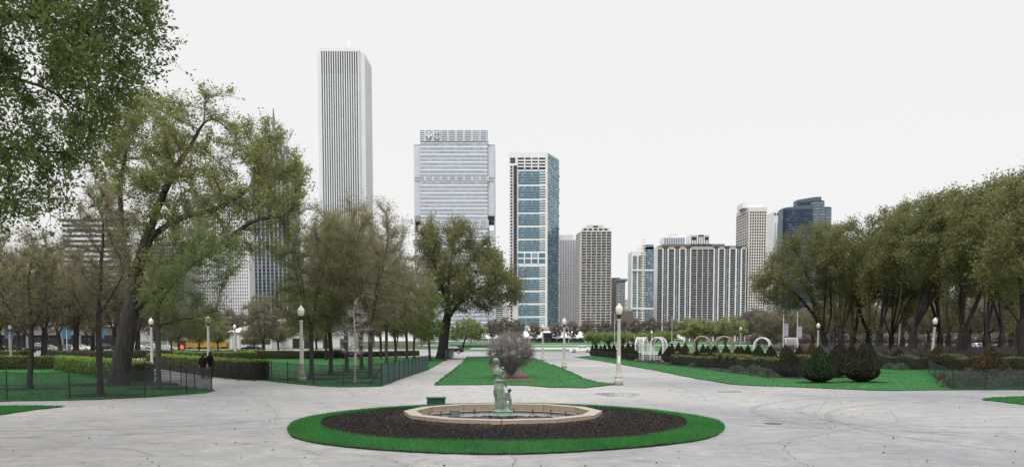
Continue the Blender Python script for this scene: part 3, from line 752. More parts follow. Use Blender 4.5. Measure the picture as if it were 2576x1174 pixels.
def band(name, mat, Y0, Y1, x0, x1, dz, step=10):
    """strip running across the view, following the terrain"""
    n = max(1, int((Y1 - Y0) / step)); m = MB()
    for i in range(n):
        a = Y0 + (Y1 - Y0) * i / n; b = Y0 + (Y1 - Y0) * (i + 1) / n
        m.quad((x0, a, zt(a) + dz), (x1, a, zt(a) + dz), (x1, b, zt(b) + dz), (x0, b, zt(b) + dz))
    return tag(m.build(name, mat), kind='structure')

def ragged(poly, step, amp, seed):
    rg = random.Random(seed); out = []
    n = len(poly)
    for i in range(n):
        a = Vector(poly[i][:2]); b = Vector(poly[(i + 1) % n][:2]); L = (b - a).length
        far = min(a.y, b.y); st = step * max(1, far / 30); k = max(1, min(400, int(L / st)))
        nrm = Vector((-(b - a).y, (b - a).x)).normalized() if L > 0 else Vector((0, 0))
        for j in range(k):
            w = 0 if j == 0 else amp * (rg.uniform(-1, 1) + .6 * math.sin(j * .37 + i))
            q = a + (b - a) * j / k + nrm * w; out.append((q.x, q.y))
    return out
def sheet(name, px, mats, ztop, zbot=-.01, rag=None, world=None, seed=1):
    poly = world or [tuple(G(*p)[:2]) for p in px]
    if rag: poly = ragged(poly, rag[0], rag[1], seed)
    m = MB(); m.prism(poly, zbot, ztop, 1 if len(mats) > 1 else 0, 0)
    return tag(m.build(name, mats), kind='structure'), poly

# paved plaza and walks (flat area up to the road)
sheet('plaza', None, [PAVE], .004, -.015, world=[(-70, -8), (70, -8), (70, 128), (-70, 128)])
sheet('paving_patch', [(395, 1147), (640, 1137), (760, 1145), (900, 1240), (200, 1240)], [PAVE_OLD], .008, -.01, rag=(.25, .012), seed=4)
band('road', ROAD, 128, 171, -260, 260, .0)
band('far_road', ROAD, 182, 216, -260, -14, .0, 6)
band('far_walk', CONC, 214, 250, -12, 60, .004, 6)
band('kerb_strip', CONC, 171, 178, -260, 260, .06, 7)
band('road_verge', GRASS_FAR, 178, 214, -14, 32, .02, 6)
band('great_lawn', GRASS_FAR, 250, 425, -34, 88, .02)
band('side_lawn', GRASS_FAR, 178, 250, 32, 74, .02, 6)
band('lawn_path', CONC, 282, 294, -34, 88, .05, 6)

LAWNS = {}
def lawn(key, px, rag=(.22, .06), z=.035, seed=1):
    o, poly = sheet('lawn', px, [GRASS, SOIL], z, -.012, rag, seed=seed); LAWNS[key] = poly
lawn('A', [(-260, 1017), (0, 1010), (250, 1005), (400, 997), (520, 988), (538, 983), (500, 979), (430, 970), (354, 957), (330, 955), (245, 944), (145, 928), (-260, 930)], seed=2)
lawn('B', [(640, 955), (664, 957), (728, 964), (807, 971.5), (866, 973.5), (925, 973), (962, 971.5), (1000, 955), (1077, 929.5), (1118, 907), (1142, 896.5), (1060, 896), (870, 901), (620, 903), (520, 915)], seed=3)
lawn('D', [(1094, 969), (1150, 925), (1174, 897), (1225, 896), (1342, 899), (1368, 909), (1414, 927), (1471, 955), (1500, 962), (1552, 967), (1510, 972), (1471, 976), (1379, 974.5), (1330, 970), (1241, 967.5)], seed=4)
lawn('F', [(1445, 898.5), (1500, 906), (1564, 917), (1656, 933), (1748, 952), (1836, 966), (1890, 970), (1976, 972.5), (2100, 978), (2209, 982.5), (2395, 981), (2600, 980.5), (2760, 981), (2760, 925), (2339, 928), (2209, 926), (2130, 950), (2042, 953), (1932, 950), (1748, 925), (1564, 905), (1485, 894)], seed=5)
lawn('L', [(-160, 1024), (0, 1023), (90, 1022.5), (155, 1024), (88, 1031), (0, 1044), (-160, 1060)], seed=6)
lawn('S', [(2472, 1006), (2500, 1002), (2576, 998.5), (2700, 996), (2700, 1030), (2576, 1018), (2520, 1011)], seed=7)
sheet('flower_bed', None, [SOIL_BED], .05, -.012, world=[tuple(G(*p)[:2]) for p in [(1484, 893), (1564, 905), (1748, 925), (1932, 950), (2042, 953), (2130, 950), (2209, 926), (2339, 928), (2760, 924), (2760, 897), (1700, 892)]], rag=(.4, .05), seed=8)
sheet('flower_bed', [(2341, 941), (2395, 980), (2600, 979.5), (2760, 980), (2760, 942)], [SOIL_BED], .06, -.012, rag=(.3, .03), seed=9)
sheet('mulch_bed', [(1236, 900), (1236, 930), (1246, 960), (1342, 960), (1303, 925), (1275, 900)], [BARKCHIP], .06, -.012, rag=(.25, .04), seed=10)
def tree_ring(x, y, r, seed, sx=1.5):
    c = G(x, y); rg = random.Random(seed)
    w = [(c.x + math.cos(a) * r * sx * rg.uniform(.85, 1.1), c.y + math.sin(a) * r * rg.uniform(.85, 1.1)) for a in np.linspace(0, 2 * math.pi, 26)[:-1]]
    sheet('mulch_ring', None, [SOIL], .055, -.01, world=w)
for i, (x, y, r) in enumerate([(76, 979, 1.3), (253, 995, 1.15), (300, 968, 2.0), (400, 979, .95), (783, 954, 1.3), (832, 943, 1.3), (873, 937, 1.3), (893, 963.6, .8), (910, 930, 1.3), (932, 951, 1.3), (972, 916, 1.4), (1024, 910, 1.4), (1082, 907, 1.3), (1112, 902, 2.4), (2059, 963, .9), (2168, 961.6, .95)]): tree_ring(x, y, r, i)

# --- round island: grass ring, mounded mulch
IC = Vector((-.22, 22.9)); FC = Vector((-.26, 22.7)); RF = 2.84
def ring_r(a):                      # outer edge, slightly pointed on the left as trodden
    return 6.15 + .10 * math.sin(3 * a + 1) + .05 * math.sin(7 * a)
def mul_r(a): return 5.30 + .06 * math.sin(5 * a) + .03 * math.sin(11 * a)
def isl_z(r): return .02 + .27 * max(0, min(1, (6.3 - r) / 3.3)) ** .9
m = MB(); nA = 220
for i in range(nA):
    a0, a1 = 2 * math.pi * i / nA, 2 * math.pi * (i + 1) / nA
    rr_ = [ring_r, lambda a: ring_r(a) - .04, lambda a: (ring_r(a) + mul_r(a)) / 2, mul_r]
    zz = [-.01, .05, isl_z(5.6) + .03, isl_z(5.1) + .035]
    for k in range(3):
        q = [(a0, k), (a1, k), (a1, k + 1), (a0, k + 1)]
        m.quad(*[(IC.x + math.cos(a) * (rr_[j](a) + random.Random(int(a * 1000) + j).uniform(-.05, .05)), IC.y + math.sin(a) * (rr_[j](a) + random.Random(int(a * 900) + j).uniform(-.05, .05)), zz[j]) for a, j in q], m=1 if k == 0 else 0)
tag(m.build('grass_ring', [GRASS, SOIL]), kind='structure')
def chip_mat():
    m, t, p, o = newmat('island_mulch'); g = t.nodes.new('ShaderNodeNewGeometry'); pos = g.outputs['Position']
    a = noise_n(t, pos, 22, 6, .8); col = ramp(t, a, [(.3, (.004, .0034, .0033)), (.55, (.012, .0092, .0085)), (.76, (.044, .033, .027))])
    b = noise_n(t, pos, .9, 4, .6)
    sep = t.nodes.new('ShaderNodeSeparateXYZ'); t.links.new(pos, sep.inputs[0])
    dx = math_n(t, 'ABSOLUTE', math_n(t, 'SUBTRACT', sep.outputs[0], FC.x)); dy = math_n(t, 'SUBTRACT', sep.outputs[1], FC.y)
    rr = math_n(t, 'SQRT', math_n(t, 'ADD', math_n(t, 'MULTIPLY', dx, dx), math_n(t, 'MULTIPLY', dy, dy)))
    near = ramp(t, math_n(t, 'ADD', math_n(t, 'MULTIPLY', rr, .25), math_n(t, 'MULTIPLY', b, .3)), [(.84, (1, 1, 1)), (.99, (0, 0, 0))])
    ch = ramp(t, noise_n(t, pos, 30, 5, .8), [(.45, (.020, .017, .015)), (.6, (.085, .070, .056))])
    col = mixc(t, math_n(t, 'MULTIPLY', near, .8), col, ch)
    t.links.new(col, p.inputs['Base Color']); p.inputs['Roughness'].default_value = .95; p.inputs['Specular IOR Level'].default_value = .1
    bump(t, p, a, 1, .05); return m
ISM = chip_mat(); m = MB(); nr = 14
for i in range(nA):
    a0, a1 = 2 * math.pi * i / nA, 2 * math.pi * (i + 1) / nA
    def P_(a, k):
        r = 2.6 + (mul_r(a) + .05 - 2.6) * k / nr
        jz = random.Random(int(round(a * 5000)) * 31 + k).uniform(-.012, .012)
        x, y = IC.x + math.cos(a) * r, IC.y + math.sin(a) * r
        return (x, y, isl_z(r) + .02 + jz if k < nr else isl_z(r) - .01)
    a1m = a1 if i < nA - 1 else 0.0
    for k in range(nr): m.quad(P_(a0, k), P_(a1m, k), P_(a1m, k + 1), P_(a0, k + 1))
tag(m.build('mulch_mound', [ISM], smooth=False), kind='structure')

# --- grass blades and bark chips, far too many to count
def blades(P, h, wd, rng):
    n = len(P); a = rng.uniform(0, 2 * math.pi, n); hh = h * rng.uniform(.5, 1.3, n); ww = wd * rng.uniform(.7, 1.3, n)
    lean = rng.normal(size=(n, 2)) * .35 * hh[:, None]
    dx = np.stack([np.cos(a) * ww / 2, np.sin(a) * ww / 2, np.zeros(n)], 1)
    top = P + np.concatenate([lean, hh[:, None]], 1)
    V = np.stack([P - dx, P + dx, top], 1).reshape(-1, 3)
    return V, np.arange(3 * n).reshape(-1, 3)
rng = np.random.default_rng(3)
n = 70000; a = rng.uniform(0, 2 * math.pi, n)
ro = np.array([ring_r(x) for x in a]); ri = np.array([mul_r(x) for x in a]); u = rng.uniform(-.06, 1.03, n); r = ri + (ro - ri) * u
Z = np.array([isl_z(min(max(x, 5.1), 5.6)) for x in r]); Z = np.where(r > 5.6, np.interp(r, [5.6, 6.1], [isl_z(5.6) + .03, .05]), Z + .03) - .01
P = np.stack([IC.x + np.cos(a) * r, IC.y + np.sin(a) * r, Z], 1)
V, T = blades(P, .085, .016, rng)
tag(link('grass', np_mesh('grass', V, None, T, [BLADE])), 'short dense green grass of the ring around the mulch', 'grass', kind='stuff')
VV, TT = [], []; off = 0
for key, cnt, hh in (('A', 34000, .06), ('B', 34000, .06), ('D', 34000, .06), ('F', 46000, .06), ('L', 9000, .05), ('S', 9000, .05)):
    poly = np.array(LAWNS[key]); lo, hi = poly.min(0), poly.max(0); hi[1] = min(hi[1], 125)
    p = rng.uniform(lo, hi, size=(cnt * 4, 2)); p = p[pip(p, poly)][:cnt]
    e = poly[(poly[:, 1] < 80) & (abs(poly[:, 0]) < 45)]; k = rng.choice(len(e), cnt // 5); edge = e[k] + rng.normal(size=(cnt // 5, 2)) * .05
    p = np.concatenate([p, edge]); V, T = blades(np.column_stack([p, np.full(len(p), .03)]), hh, .03, rng)
    VV.append(V); TT.append(T + off); off += len(V)
tag(link('grass', np_mesh('grass', np.concatenate(VV), None, np.concatenate(TT), [BLADE])), 'short bright green grass growing on the lawns beside the walks', 'grass', kind='stuff')
n = 16000; a = rng.uniform(0, 2 * math.pi, n); r = rng.uniform(2.9, 4.9, n)
P = np.stack([IC.x + np.cos(a) * r, IC.y + np.sin(a) * r, np.array([isl_z(x) for x in r]) + .025], 1)
V, Q = leaf_quads(P, .05, rng, .4)
CHIP = mk_leaf('bark_chip', (.007, .0055, .005), (.017, .013, .0115), (.055, .043, .034), 0, 8)
tag(link('bark_litter', np_mesh('bark_litter', V, Q, None, [CHIP])), 'dark bark chips strewn over the mulch around the fountain', 'litter', kind='stuff')
# dead leaves and crumbs scattered on the paving
n = 1500; P = np.stack([rng.uniform(-22, 24, n), 15 + 38 * rng.uniform(0, 1, n) ** 1.3, np.full(n, .012)], 1)
keep = ((P[:, 0] - IC.x) ** 2 + (P[:, 1] - IC.y) ** 2) > 6.4 ** 2; P = P[keep]
V, Q = leaf_quads(P, .075, rng, .6); V = V.reshape(-1, 4, 3); V[:, :, 2] = .010 + np.abs(V[:, :, 2] - .010) * .75; V = V.reshape(-1, 3)
DEAD = mk_leaf('dead_leaf', (.035, .028, .022), (.06, .045, .035), (.03, .03, .03), 0, 5)
tag(link('leaf_litter', np_mesh('leaf_litter', V, Q, None, [DEAD])), 'dead leaves and crumbs scattered over the pale paving', 'litter', kind='stuff')
# cracks and worn tyre tracks in the paving
CRACK = mk('crack_dirt', (.12, .117, .10), (.085, .092, .07), 6, .95, .1)
def crack(px, w, seed):
    rg = random.Random(seed); P = [G(*p) for p in px]; pts = []
    for a, b in zip(P[:-1], P[1:]):
        k = max(3, int((b - a).length / .22))
        for i in range(k): pts.append(a + (b - a) * (i / k) + Vector((rg.uniform(-1, 1), rg.uniform(-1, 1), 0)) * .07)
    pts.append(P[-1]); m = MB()
    for i in range(len(pts) - 1):
        a, b = pts[i], pts[i + 1]; n_ = Vector((-(b - a).y, (b - a).x, 0)).normalized(); w0 = .65 * w * (.35 + .65 * abs(math.sin(i * 1.3 + seed))) ; w1 = .65 * w * (.35 + .65 * abs(math.sin((i + 1) * 1.3 + seed)))
        m.quad(a - n_ * w0 + Vector((0, 0, .0085)), a + n_ * w0 + Vector((0, 0, .0085)), b + n_ * w1 + Vector((0, 0, .0085)), b - n_ * w1 + Vector((0, 0, .0085)))
    tag(m.build('pavement_crack', CRACK), kind='structure')
for i, (px, w_) in enumerate([([(1283, 1141), (1296, 1155), (1290, 1174), (1270, 1215)], .014), ([(1500, 1150), (1620, 1160), (1800, 1174)], .010), ([(1850, 1120), (1960, 1110), (2100, 1085), (2260, 1060)], .012), ([(2260, 1060), (2240, 1035), (2330, 1010)], .010),
        ([(1960, 1110), (1990, 1150), (2080, 1200)], .010), ([(2260, 1060), (2420, 1090), (2600, 1100)], .012), ([(395, 1147), (330, 1130), (150, 1122), (-40, 1124)], .012), ([(640, 1137), (700, 1150), (760, 1145)], .010), ([(1520, 1010), (1640, 1003), (1760, 1000), (1900, 1004)], .014),
        ([(640, 1005), (700, 1035), (690, 1070)], .010), ([(300, 1060), (480, 1050), (690, 1035)], .010), ([(1250, 992), (1330, 986), (1460, 990)], .016), ([(1660, 960), (1760, 990), (1780, 1010)], .014), ([(2100, 1085), (2050, 1040), (2090, 1000)], .010), ([(880, 985), (900, 1000), (1010, 1008)], .014)]): crack(px, w_, i)
def track_mat():
    m, t, p, o = newmat('tyre_track'); p.inputs['Base Color'].default_value = (.16, .16, .165, 1); p.inputs['Roughness'].default_value = .8
    g_ = t.nodes.new('ShaderNodeNewGeometry'); tr = t.nodes.new('ShaderNodeBsdfTransparent'); x = t.nodes.new('ShaderNodeMixShader')
    t.links.new(ramp(t, noise_n(t, g_.outputs['Position'], 2.2, 6, .75), [(.40, (0, 0, 0)), (.75, (.55, .55, .55))]), x.inputs[0]); t.links.new(tr.outputs[0], x.inputs[1]); t.links.new(p.outputs[0], x.inputs[2]); t.links.new(x.outputs[0], o.inputs[0]); return m
TRK = track_mat()
for i, (cx_, cy_, r_, a0, a1) in enumerate([(17, 25, 7.5, 1.6, 3.9), (17, 25, 9.0, 1.5, 4.0), (19, 22, 9.5, 1.8, 3.8), (14, 34, 12, 3.6, 5.6), (14, 34, 13.5, 3.6, 5.6), (-14, 30, 9, 4.2, 6.0), (-14, 30, 10.5, 4.2, 6.0)]):
    m = MB(); k = 50
    for j in range(k):
        u, v = a0 + (a1 - a0) * j / k, a0 + (a1 - a0) * (j + 1) / k; q = [(cx_ + math.cos(a) * r, cy_ + math.sin(a) * r, .0125 + .0004 * i) for a, r in ((u, r_ - .12), (u, r_ + .12), (v, r_ + .12), (v, r_ - .12))]
        if all((p_[0] - IC.x) ** 2 + (p_[1] - IC.y) ** 2 > 6.5 ** 2 for p_ in q): m.quad(*q[::-1])
    tag(m.build('tyre_mark', TRK), kind='structure')
# puddle and manhole
m = MB(); c = G(1556, 992); w = [(c.x + math.cos(a) * .95 * (1 + .15 * math.sin(3 * a)), c.y + math.sin(a) * 1.5 * (1 + .12 * math.cos(2 * a))) for a in np.linspace(0, 6.28, 40)[:-1]]
m.prism(w, 0, .010); WET = mk('wet_film', (.26, .26, .265), (.22, .22, .23), 2, .12, .6); tag(m.build('puddle', WET), kind='structure')
m = MB(); c = G(1945, 1065); m.prism([(c.x + math.cos(a) * .26, c.y + math.sin(a) * .26) for a in np.linspace(0, 6.28, 25)[:-1]], 0, .014)
DARK_IRON = mk('dark_iron', (.035, .035, .037), (.05, .048, .045), 10, .6, .4)
tag(m.build('manhole_cover', DARK_IRON), 'round dark iron cover set in the paving right of the fountain', 'manhole cover')
m = MB(); c = G(1835, 985); m.prism([(c.x - .55, c.y - .2), (c.x + .55, c.y - .2), (c.x + .55, c.y + .2), (c.x - .55, c.y + .2)], 0, .014)
tag(m.build('drain_grate', DARK_IRON), 'narrow dark drain grate in the paving by the right lawn edge', 'drain')
# ------------------------------------------------------------------ hedges, clipped yews, plants
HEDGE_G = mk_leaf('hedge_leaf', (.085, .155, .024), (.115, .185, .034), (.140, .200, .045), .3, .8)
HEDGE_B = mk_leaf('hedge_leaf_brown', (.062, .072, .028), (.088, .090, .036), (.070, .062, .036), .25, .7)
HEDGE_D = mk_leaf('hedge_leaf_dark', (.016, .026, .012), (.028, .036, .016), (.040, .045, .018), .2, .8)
HEDGE_TOP = mk_leaf('hedge_lit_new_growth', (.130, .215, .028), (.160, .245, .040), (.180, .250, .055), .3, .8)  # brighter than the sides: new growth, plus light from above put into the colour
HEDGE_TOPD = mk_leaf('hedge_lit_new_growth_olive', (.085, .105, .022), (.125, .145, .030), (.150, .165, .038), .3, .5)  # same for the garden hedges: growth and top light mixed in one colour
HCORE = mk('hedge_core', (.034, .034, .020), (.020, .019, .013), 5, .95, .1)
YEW_G = mk_leaf('yew_green', (.010, .026, .010), (.018, .036, .013), (.028, .046, .015), .15, 1.2)
YEW_B = mk_leaf('yew_brown', (.017, .020, .009), (.027, .025, .011), (.038, .033, .013), .15, 1.5)
YEW_R = mk_leaf('yew_rusty', (.026, .036, .012), (.105, .042, .020), (.045, .040, .016), .15, .75)

def hedge(label, px, height, width, side, top, wave=0, wl=4, dens=110, leaf=.09, group=None, world=None, topfrac=.5, seed=0, rnd=.12):
    rg = np.random.default_rng(seed + 100)
    pts = [np.array(p[:2]) + (0 if world else np.array([0, width * .5])) for p in (world or [G(*q) for q in px])]; dens = dens * 2.4
    L = sum(np.linalg.norm(b - a) for a, b in zip(pts[:-1], pts[1:])); ns = max(6, int(L / .35))
    cum = np.concatenate([[0], np.cumsum([np.linalg.norm(b - a) for a, b in zip(pts[:-1], pts[1:])])])
    s = np.linspace(0, L, ns + 1); X = np.interp(s, cum, [p[0] for p in pts]); Y = np.interp(s, cum, [p[1] for p in pts])
    T = unit(np.gradient(np.stack([X, Y], 1), axis=0)); Nn = np.stack([-T[:, 1], T[:, 0]], 1)
    w = width / 2
    prof = [(-w * .86, .02), (-w * .98, .25), (-w, .6), (-w * .97, .88), (-w * .82, 1.0), (0, 1.015), (w * .82, 1.0), (w * .97, .88), (w, .6), (w * .98, .25), (w * .86, .02)]
    H = height * (1 + .03 * np.sin(s * 1.7) + .02 * rg.normal(size=len(s))) + wave * np.sin(s * 2 * math.pi / wl)
    endf = np.minimum(1, np.minimum(s + .12, L - s + .12) / .45) ** .5
    V = np.zeros((ns + 1, len(prof), 3))
    for j, (o, z) in enumerate(prof):
        oo = o * endf + rg.normal(size=len(s)) * .025
        V[:, j, 0] = X + Nn[:, 0] * oo; V[:, j, 1] = Y + Nn[:, 1] * oo; V[:, j, 2] = z * H
    K = len(prof); ii, jj = np.meshgrid(np.arange(ns), np.arange(K - 1), indexing='ij')
    Q = np.stack([ii * K + jj, ii * K + jj + 1, (ii + 1) * K + jj + 1, (ii + 1) * K + jj], -1).reshape(-1, 4)
    caps = []
    for e in (0, ns):
        for j in range(K // 2): caps.append([e * K + j, e * K + j + 1, e * K + K - 2 - j, e * K + K - 1 - j])
    Q = np.concatenate([Q, np.array(caps)])
    n = int(L * (2 * height + width) * dens); fs = rg.uniform(0, ns - .001, n); fj = rg.uniform(0, K - 1.001, n)
    ne = int(height * width * dens * 1.3); fs[:ne] = rg.choice([0.0, ns - .002], ne)
    i0 = fs.astype(int); j0 = fj.astype(int); a = (fs - i0)[:, None]; b = (fj - j0)[:, None]
    p = (V[i0, j0] * (1 - b) + V[i0, j0 + 1] * b) * (1 - a) + (V[i0 + 1, j0] * (1 - b) + V[i0 + 1, j0 + 1] * b) * a
    if ne: 
        mid = np.stack([np.interp(fs[:ne], np.arange(ns + 1), X), np.interp(fs[:ne], np.arange(ns + 1), Y)], 1); u = rg.uniform(0, 1, (ne, 1)); p[:ne, :2] = mid + (p[:ne, :2] - mid) * u
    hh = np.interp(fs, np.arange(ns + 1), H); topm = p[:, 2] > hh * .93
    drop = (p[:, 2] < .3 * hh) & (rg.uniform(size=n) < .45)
    p, topm = p[~drop], topm[~drop]; p += rg.normal(size=p.shape) * .035
    LV, LQ = leaf_quads(p, leaf, rg, .6); nv = ns + 1
    base = np.array([X[ns // 2], Y[ns // 2], 0])
    allV = np.concatenate([V.reshape(-1, 3), LV]) - base
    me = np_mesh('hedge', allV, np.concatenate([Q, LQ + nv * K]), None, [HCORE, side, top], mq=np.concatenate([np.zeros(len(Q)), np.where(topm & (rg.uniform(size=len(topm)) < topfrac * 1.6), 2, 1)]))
    o = link('hedge', me, None, tuple(base)); tag(o, label, 'hedge', group); return o
hg = 'clipped hedges'
hedge('bright green clipped hedge running from the back left to the thick ridged trunk', [(146, 931), (190, 938), (245, 947), (300, 955), (352, 962)], 1.14, 1.3, HEDGE_G, HEDGE_TOP, group=hg, dens=150, seed=1, topfrac=.9)
hedge('low green hedge with bare stems at its foot behind the left young tree', [(-120, 931), (0, 930), (80, 929.5), (140, 929)], 1.12, 1.0, HEDGE_G, HEDGE_TOP, group=hg, seed=2)
hedge('dark hedge at the path edge behind the two walkers', [(377, 923), (440, 932), (532, 946), (600, 953), (656, 957)], 1.18, 1.2, HEDGE_B, HEDGE_TOP, group=hg, dens=140, seed=3, topfrac=.8)
hedge('hedge with rounded end behind the two walkers, second from the path', [(436, 913), (520, 914), (600, 914), (628, 911)], 1.2, 1.3, HEDGE_G, HEDGE_TOP, group=hg, leaf=.12, dens=80, seed=4)
hedge('long dark green hedge along the back of the middle lawn', [(628, 903), (760, 903), (872, 901)], 1.12, 1.2, HEDGE_B, HEDGE_TOP, group=hg, leaf=.13, dens=60, seed=5)
hedge('brownish dry hedge behind the thick ridged trunk', [(120, 908), (220, 909), (300, 909), (384, 908)], 1.2, 1.3, HEDGE_B, HEDGE_B, group=hg, leaf=.12, dens=70, seed=6)
hedge('low far hedge in front of the cars and the pedestrian signal', [(325, 898), (450, 898), (560, 897), (660, 897)], 1.0, 1.2, HEDGE_B, HEDGE_TOP, group=hg, leaf=.15, dens=45, seed=7)
hedge('short green hedge at the left picture edge below the dark red car', [(-60, 901), (0, 901), (58, 902)], 1.0, 1.2, HEDGE_G, HEDGE_TOP, group=hg, leaf=.13, dens=60, seed=8)
hedge('thin brown hedge at the far end of the middle lawn behind the bare sapling', [(872, 899), (960, 897), (1050, 894)], .8, 1.0, HEDGE_B, HEDGE_B, group=hg, leaf=.15, dens=40, seed=9)
hw = 'wavy hedges of the topiary garden'
def gh(label, px, h, w, wave, wl, seed, top=None): hedge(label, px, h, w, HEDGE_D, top or HEDGE_TOPD, wave, wl, 110, .10, hw, seed=seed, topfrac=.5)
gh('wavy topped dark hedge between the vine arbours and the green yew cone', [(1812, 922), (1850, 928), (1890, 936)], 1.12, 1.5, .14, 3.4, 11)
gh('dark hedge squeezed between two tall brown yew cones', [(1995, 948), (2050, 951)], 1.38, 1.3, .04, 3, 12)
gh('zigzag topped hedge behind the open lawn on the right', [(2196, 927), (2260, 928), (2335, 931)], 1.08, 1.3, .18, 2.6, 13)
gh('dipping hedge between the two rusty yew cones', [(2384, 932), (2430, 934), (2475, 936)], 1.16, 1.4, .16, 3.2, 14)
gh('straight dark hedge at the right picture edge behind the rusty plants', [(2516, 944), (2580, 945), (2700, 946)], 1.22, 1.3, 0, 3, 15)
gh('low hedge with golden top right of the double white arbour', [(1692, 908), (1740, 911), (1780, 914)], 1.02, 1.4, .06, 3, 16)
gh('dark hedge below the green yew cone with the single white arbour behind', [(1892, 934), (1960, 941)], 1.08, 1.3, .08, 3, 17)
gh('low back hedge left of the largest brown yew cone', [(2010, 907), (2080, 908), (2130, 909)], .78, 1.2, .06, 4, 18)
gh('low back hedge behind the zigzag hedge', [(2200, 904), (2300, 905), (2330, 905)], .72, 1.2, .10, 3, 19)
gh('low back hedge behind the rusty yew cones', [(2380, 905), (2450, 906), (2560, 907)], .62, 1.2, .10, 4, 20)
gh('thin golden topped hedge under the vine covered arbours', [(1700, 899), (1780, 901), (1840, 902)], .8, 1.2, .05, 4, 21)
gh('dark hedge filling the bed below the vine covered arbours', [(1700, 917), (1750, 922), (1800, 926)], .92, 1.2, .05, 3, 22)
gh('dark hedge between the largest green and brown yew cones', [(2105, 938), (2140, 938), (2190, 936)], 1.05, 1.2, .05, 3, 23)

def yew(seed, leafm, n=15000):
    """clipped tear drop of unit height and width on a short trunk"""
    rg = np.random.default_rng(seed)
    zs = np.array([.04, .07, .12, .19, .27, .36, .46, .57, .68, .78, .87, .94, 1.0]); rs = np.array([.10, .25, .385, .47, .50, .475, .42, .345, .265, .19, .12, .062, .0])
    na = 28; V = []
    for z, r in zip(zs, rs):
        for j in range(na):
            a = 2 * math.pi * j / na; q = r * .93 * (1 + .03 * math.sin(3 * a + z * 9 + seed) + .02 * rg.normal()); V.append((q * math.cos(a), q * math.sin(a), z))
    V = np.array(V); K = len(zs); ii, jj = np.meshgrid(np.arange(K - 1), np.arange(na), indexing='ij'); j2 = (jj + 1) % na
    Q = np.stack([ii * na + jj, ii * na + j2, (ii + 1) * na + j2, (ii + 1) * na + jj], -1).reshape(-1, 4)
    z = rg.uniform(.04, 1, n * 3); r = np.interp(z, zs, rs); k = rg.uniform(size=n * 3) < r / .5; z, r = z[k][:n], r[k][:n]; a = rg.uniform(0, 2 * math.pi, len(z))
    rj = r * (.985 + .03 * np.sin(3 * a + z * 9 + seed) + .045 * rg.normal(size=len(z)))
    LV, LQ = leaf_quads(np.stack([rj * np.cos(a), rj * np.sin(a), z + rg.normal(size=len(z)) * .008], 1), .042, rg, .55)
    root = thing('clipped_yew', '', 'topiary')
    m = MB(); m.tube([(0, 0, -.02), (.01, 0, .05), (0, 0, .12)], [.05, .04, .035], 8); m.build('trunk', BARK_D, root)
    link('crown', np_mesh('crown', np.concatenate([V, LV]), np.concatenate([Q, LQ + len(V)]), None, [HCORE, leafm], mq=np.concatenate([np.zeros(len(Q)), np.ones(len(LQ))])), root)
    return root
YW = {'g': yew(1, YEW_G), 'b': yew(2, YEW_B), 'r': yew(3, YEW_R)}
cones = [(2059, 963, 867, 74, 'g', 'large dark green tear drop yew standing free on the lawn, left of the two'),
         (2168, 961.6, 862, 78, 'b', 'largest brownish tear drop yew standing free on the lawn, right of the two'),
         (2102, 950, 866, 52, 'b', 'brown yew cone peeping out between the two large free standing ones'),
         (2114, 943, 856, 46, 'b', 'tall brown yew cone just behind the one between the two large free standing ones'),
         (2188, 938, 859, 42, 'g', 'green yew cone half hidden behind the right flank of the largest brown one'),
         (1983, 949, 871, 52, 'b', 'brown yew cone in the bed directly left of the large green free standing one'),
         (2010, 915, 868, 30, 'b', 'small brown yew cone behind the dark hedge left of the large green one'),
         (2042, 912, 860, 32, 'r', 'small yew cone with a rusty patch behind the large green free standing one'),
         (2240, 906, 868, 26, 'g', 'small dark green yew cone standing in the back hedge right of the largest brown one'),
         (2259, 923, 875, 44, 'b', 'brown yew cone in front of the zigzag hedge'),
         (2330, 912, 866, 30, 'g', 'small green yew cone at the foot of the tall globe lamp on the right'),
         (2359, 930, 865, 58, 'r', 'rusty topped yew cone just right of the tall globe lamp'),
         (2446, 910, 872, 33, 'r', 'small rusty tipped yew cone far back between the two large rusty ones'),
         (2490, 946, 868, 66, 'r', 'large yew cone with a big rusty patch behind the rusty plants at the right'),
         (1907, 932, 865, 47, 'g', 'green yew cone in front of the single white arbour'),
         (1797, 920, 867, 38, 'g', 'green yew cone directly below the vine covered arbours'),
         (1683, 911, 868, 33, 'b', 'brown yew cone beside the right post of the double white arbour'),
         (1753, 917, 876, 28, 'b', 'low brown yew cone left of the green one below the vine covered arbours'),
         (1826, 905, 867, 25, 'g', 'small green yew cone inside the right vine covered arbour'),
         (1690, 898, 862, 15, 'b', 'tiny brown yew cone behind the one at the double white arbour'),
         (1706, 898, 860, 18, 'b', 'small pointed brown yew cone against the lawn, left one of two before the vine arbours'),
         (1724, 899, 860, 19, 'r', 'small pointed reddish yew cone against the lawn, right one of two before the vine arbours'),
         (1975, 913, 864, 27, 'r', 'reddish yew cone in front of the sideways white arbour'),
         (1864, 903, 869, 22, 'b', 'small dark yew cone at the foot of the globe lamp behind the vine arbours'),
         (1881, 902, 866, 20, 'b', 'small dark yew cone between that globe lamp and the single white arbour'),
         (1768, 903, 864, 18, 'b', 'small dark yew cone inside the left vine covered arbour'),
         (1855, 918, 869, 32, 'b', 'dark brown yew cone standing over the wavy topped hedge'), (1938, 930, 867, 40, 'b', 'dark brown yew cone just right of the green one before the single arbour'),
         (1718, 913, 869, 28, 'b', 'dark yew cone right of the double white arbour, over the low golden hedge'), (1780, 911, 868, 26, 'b', 'brown yew cone half hidden left behind the green one below the vine arbours'),
         (2142, 915, 861, 30, 'b', 'narrow brown yew tip rising between the two large free standing yews'), (1668, 904, 864, 22, 'g', 'small green yew cone showing through the right white arbour of the double arbour'),
         (1600, 906, 862, 24, 'g', 'dark yew cone glimpsed through the double white arbour')]
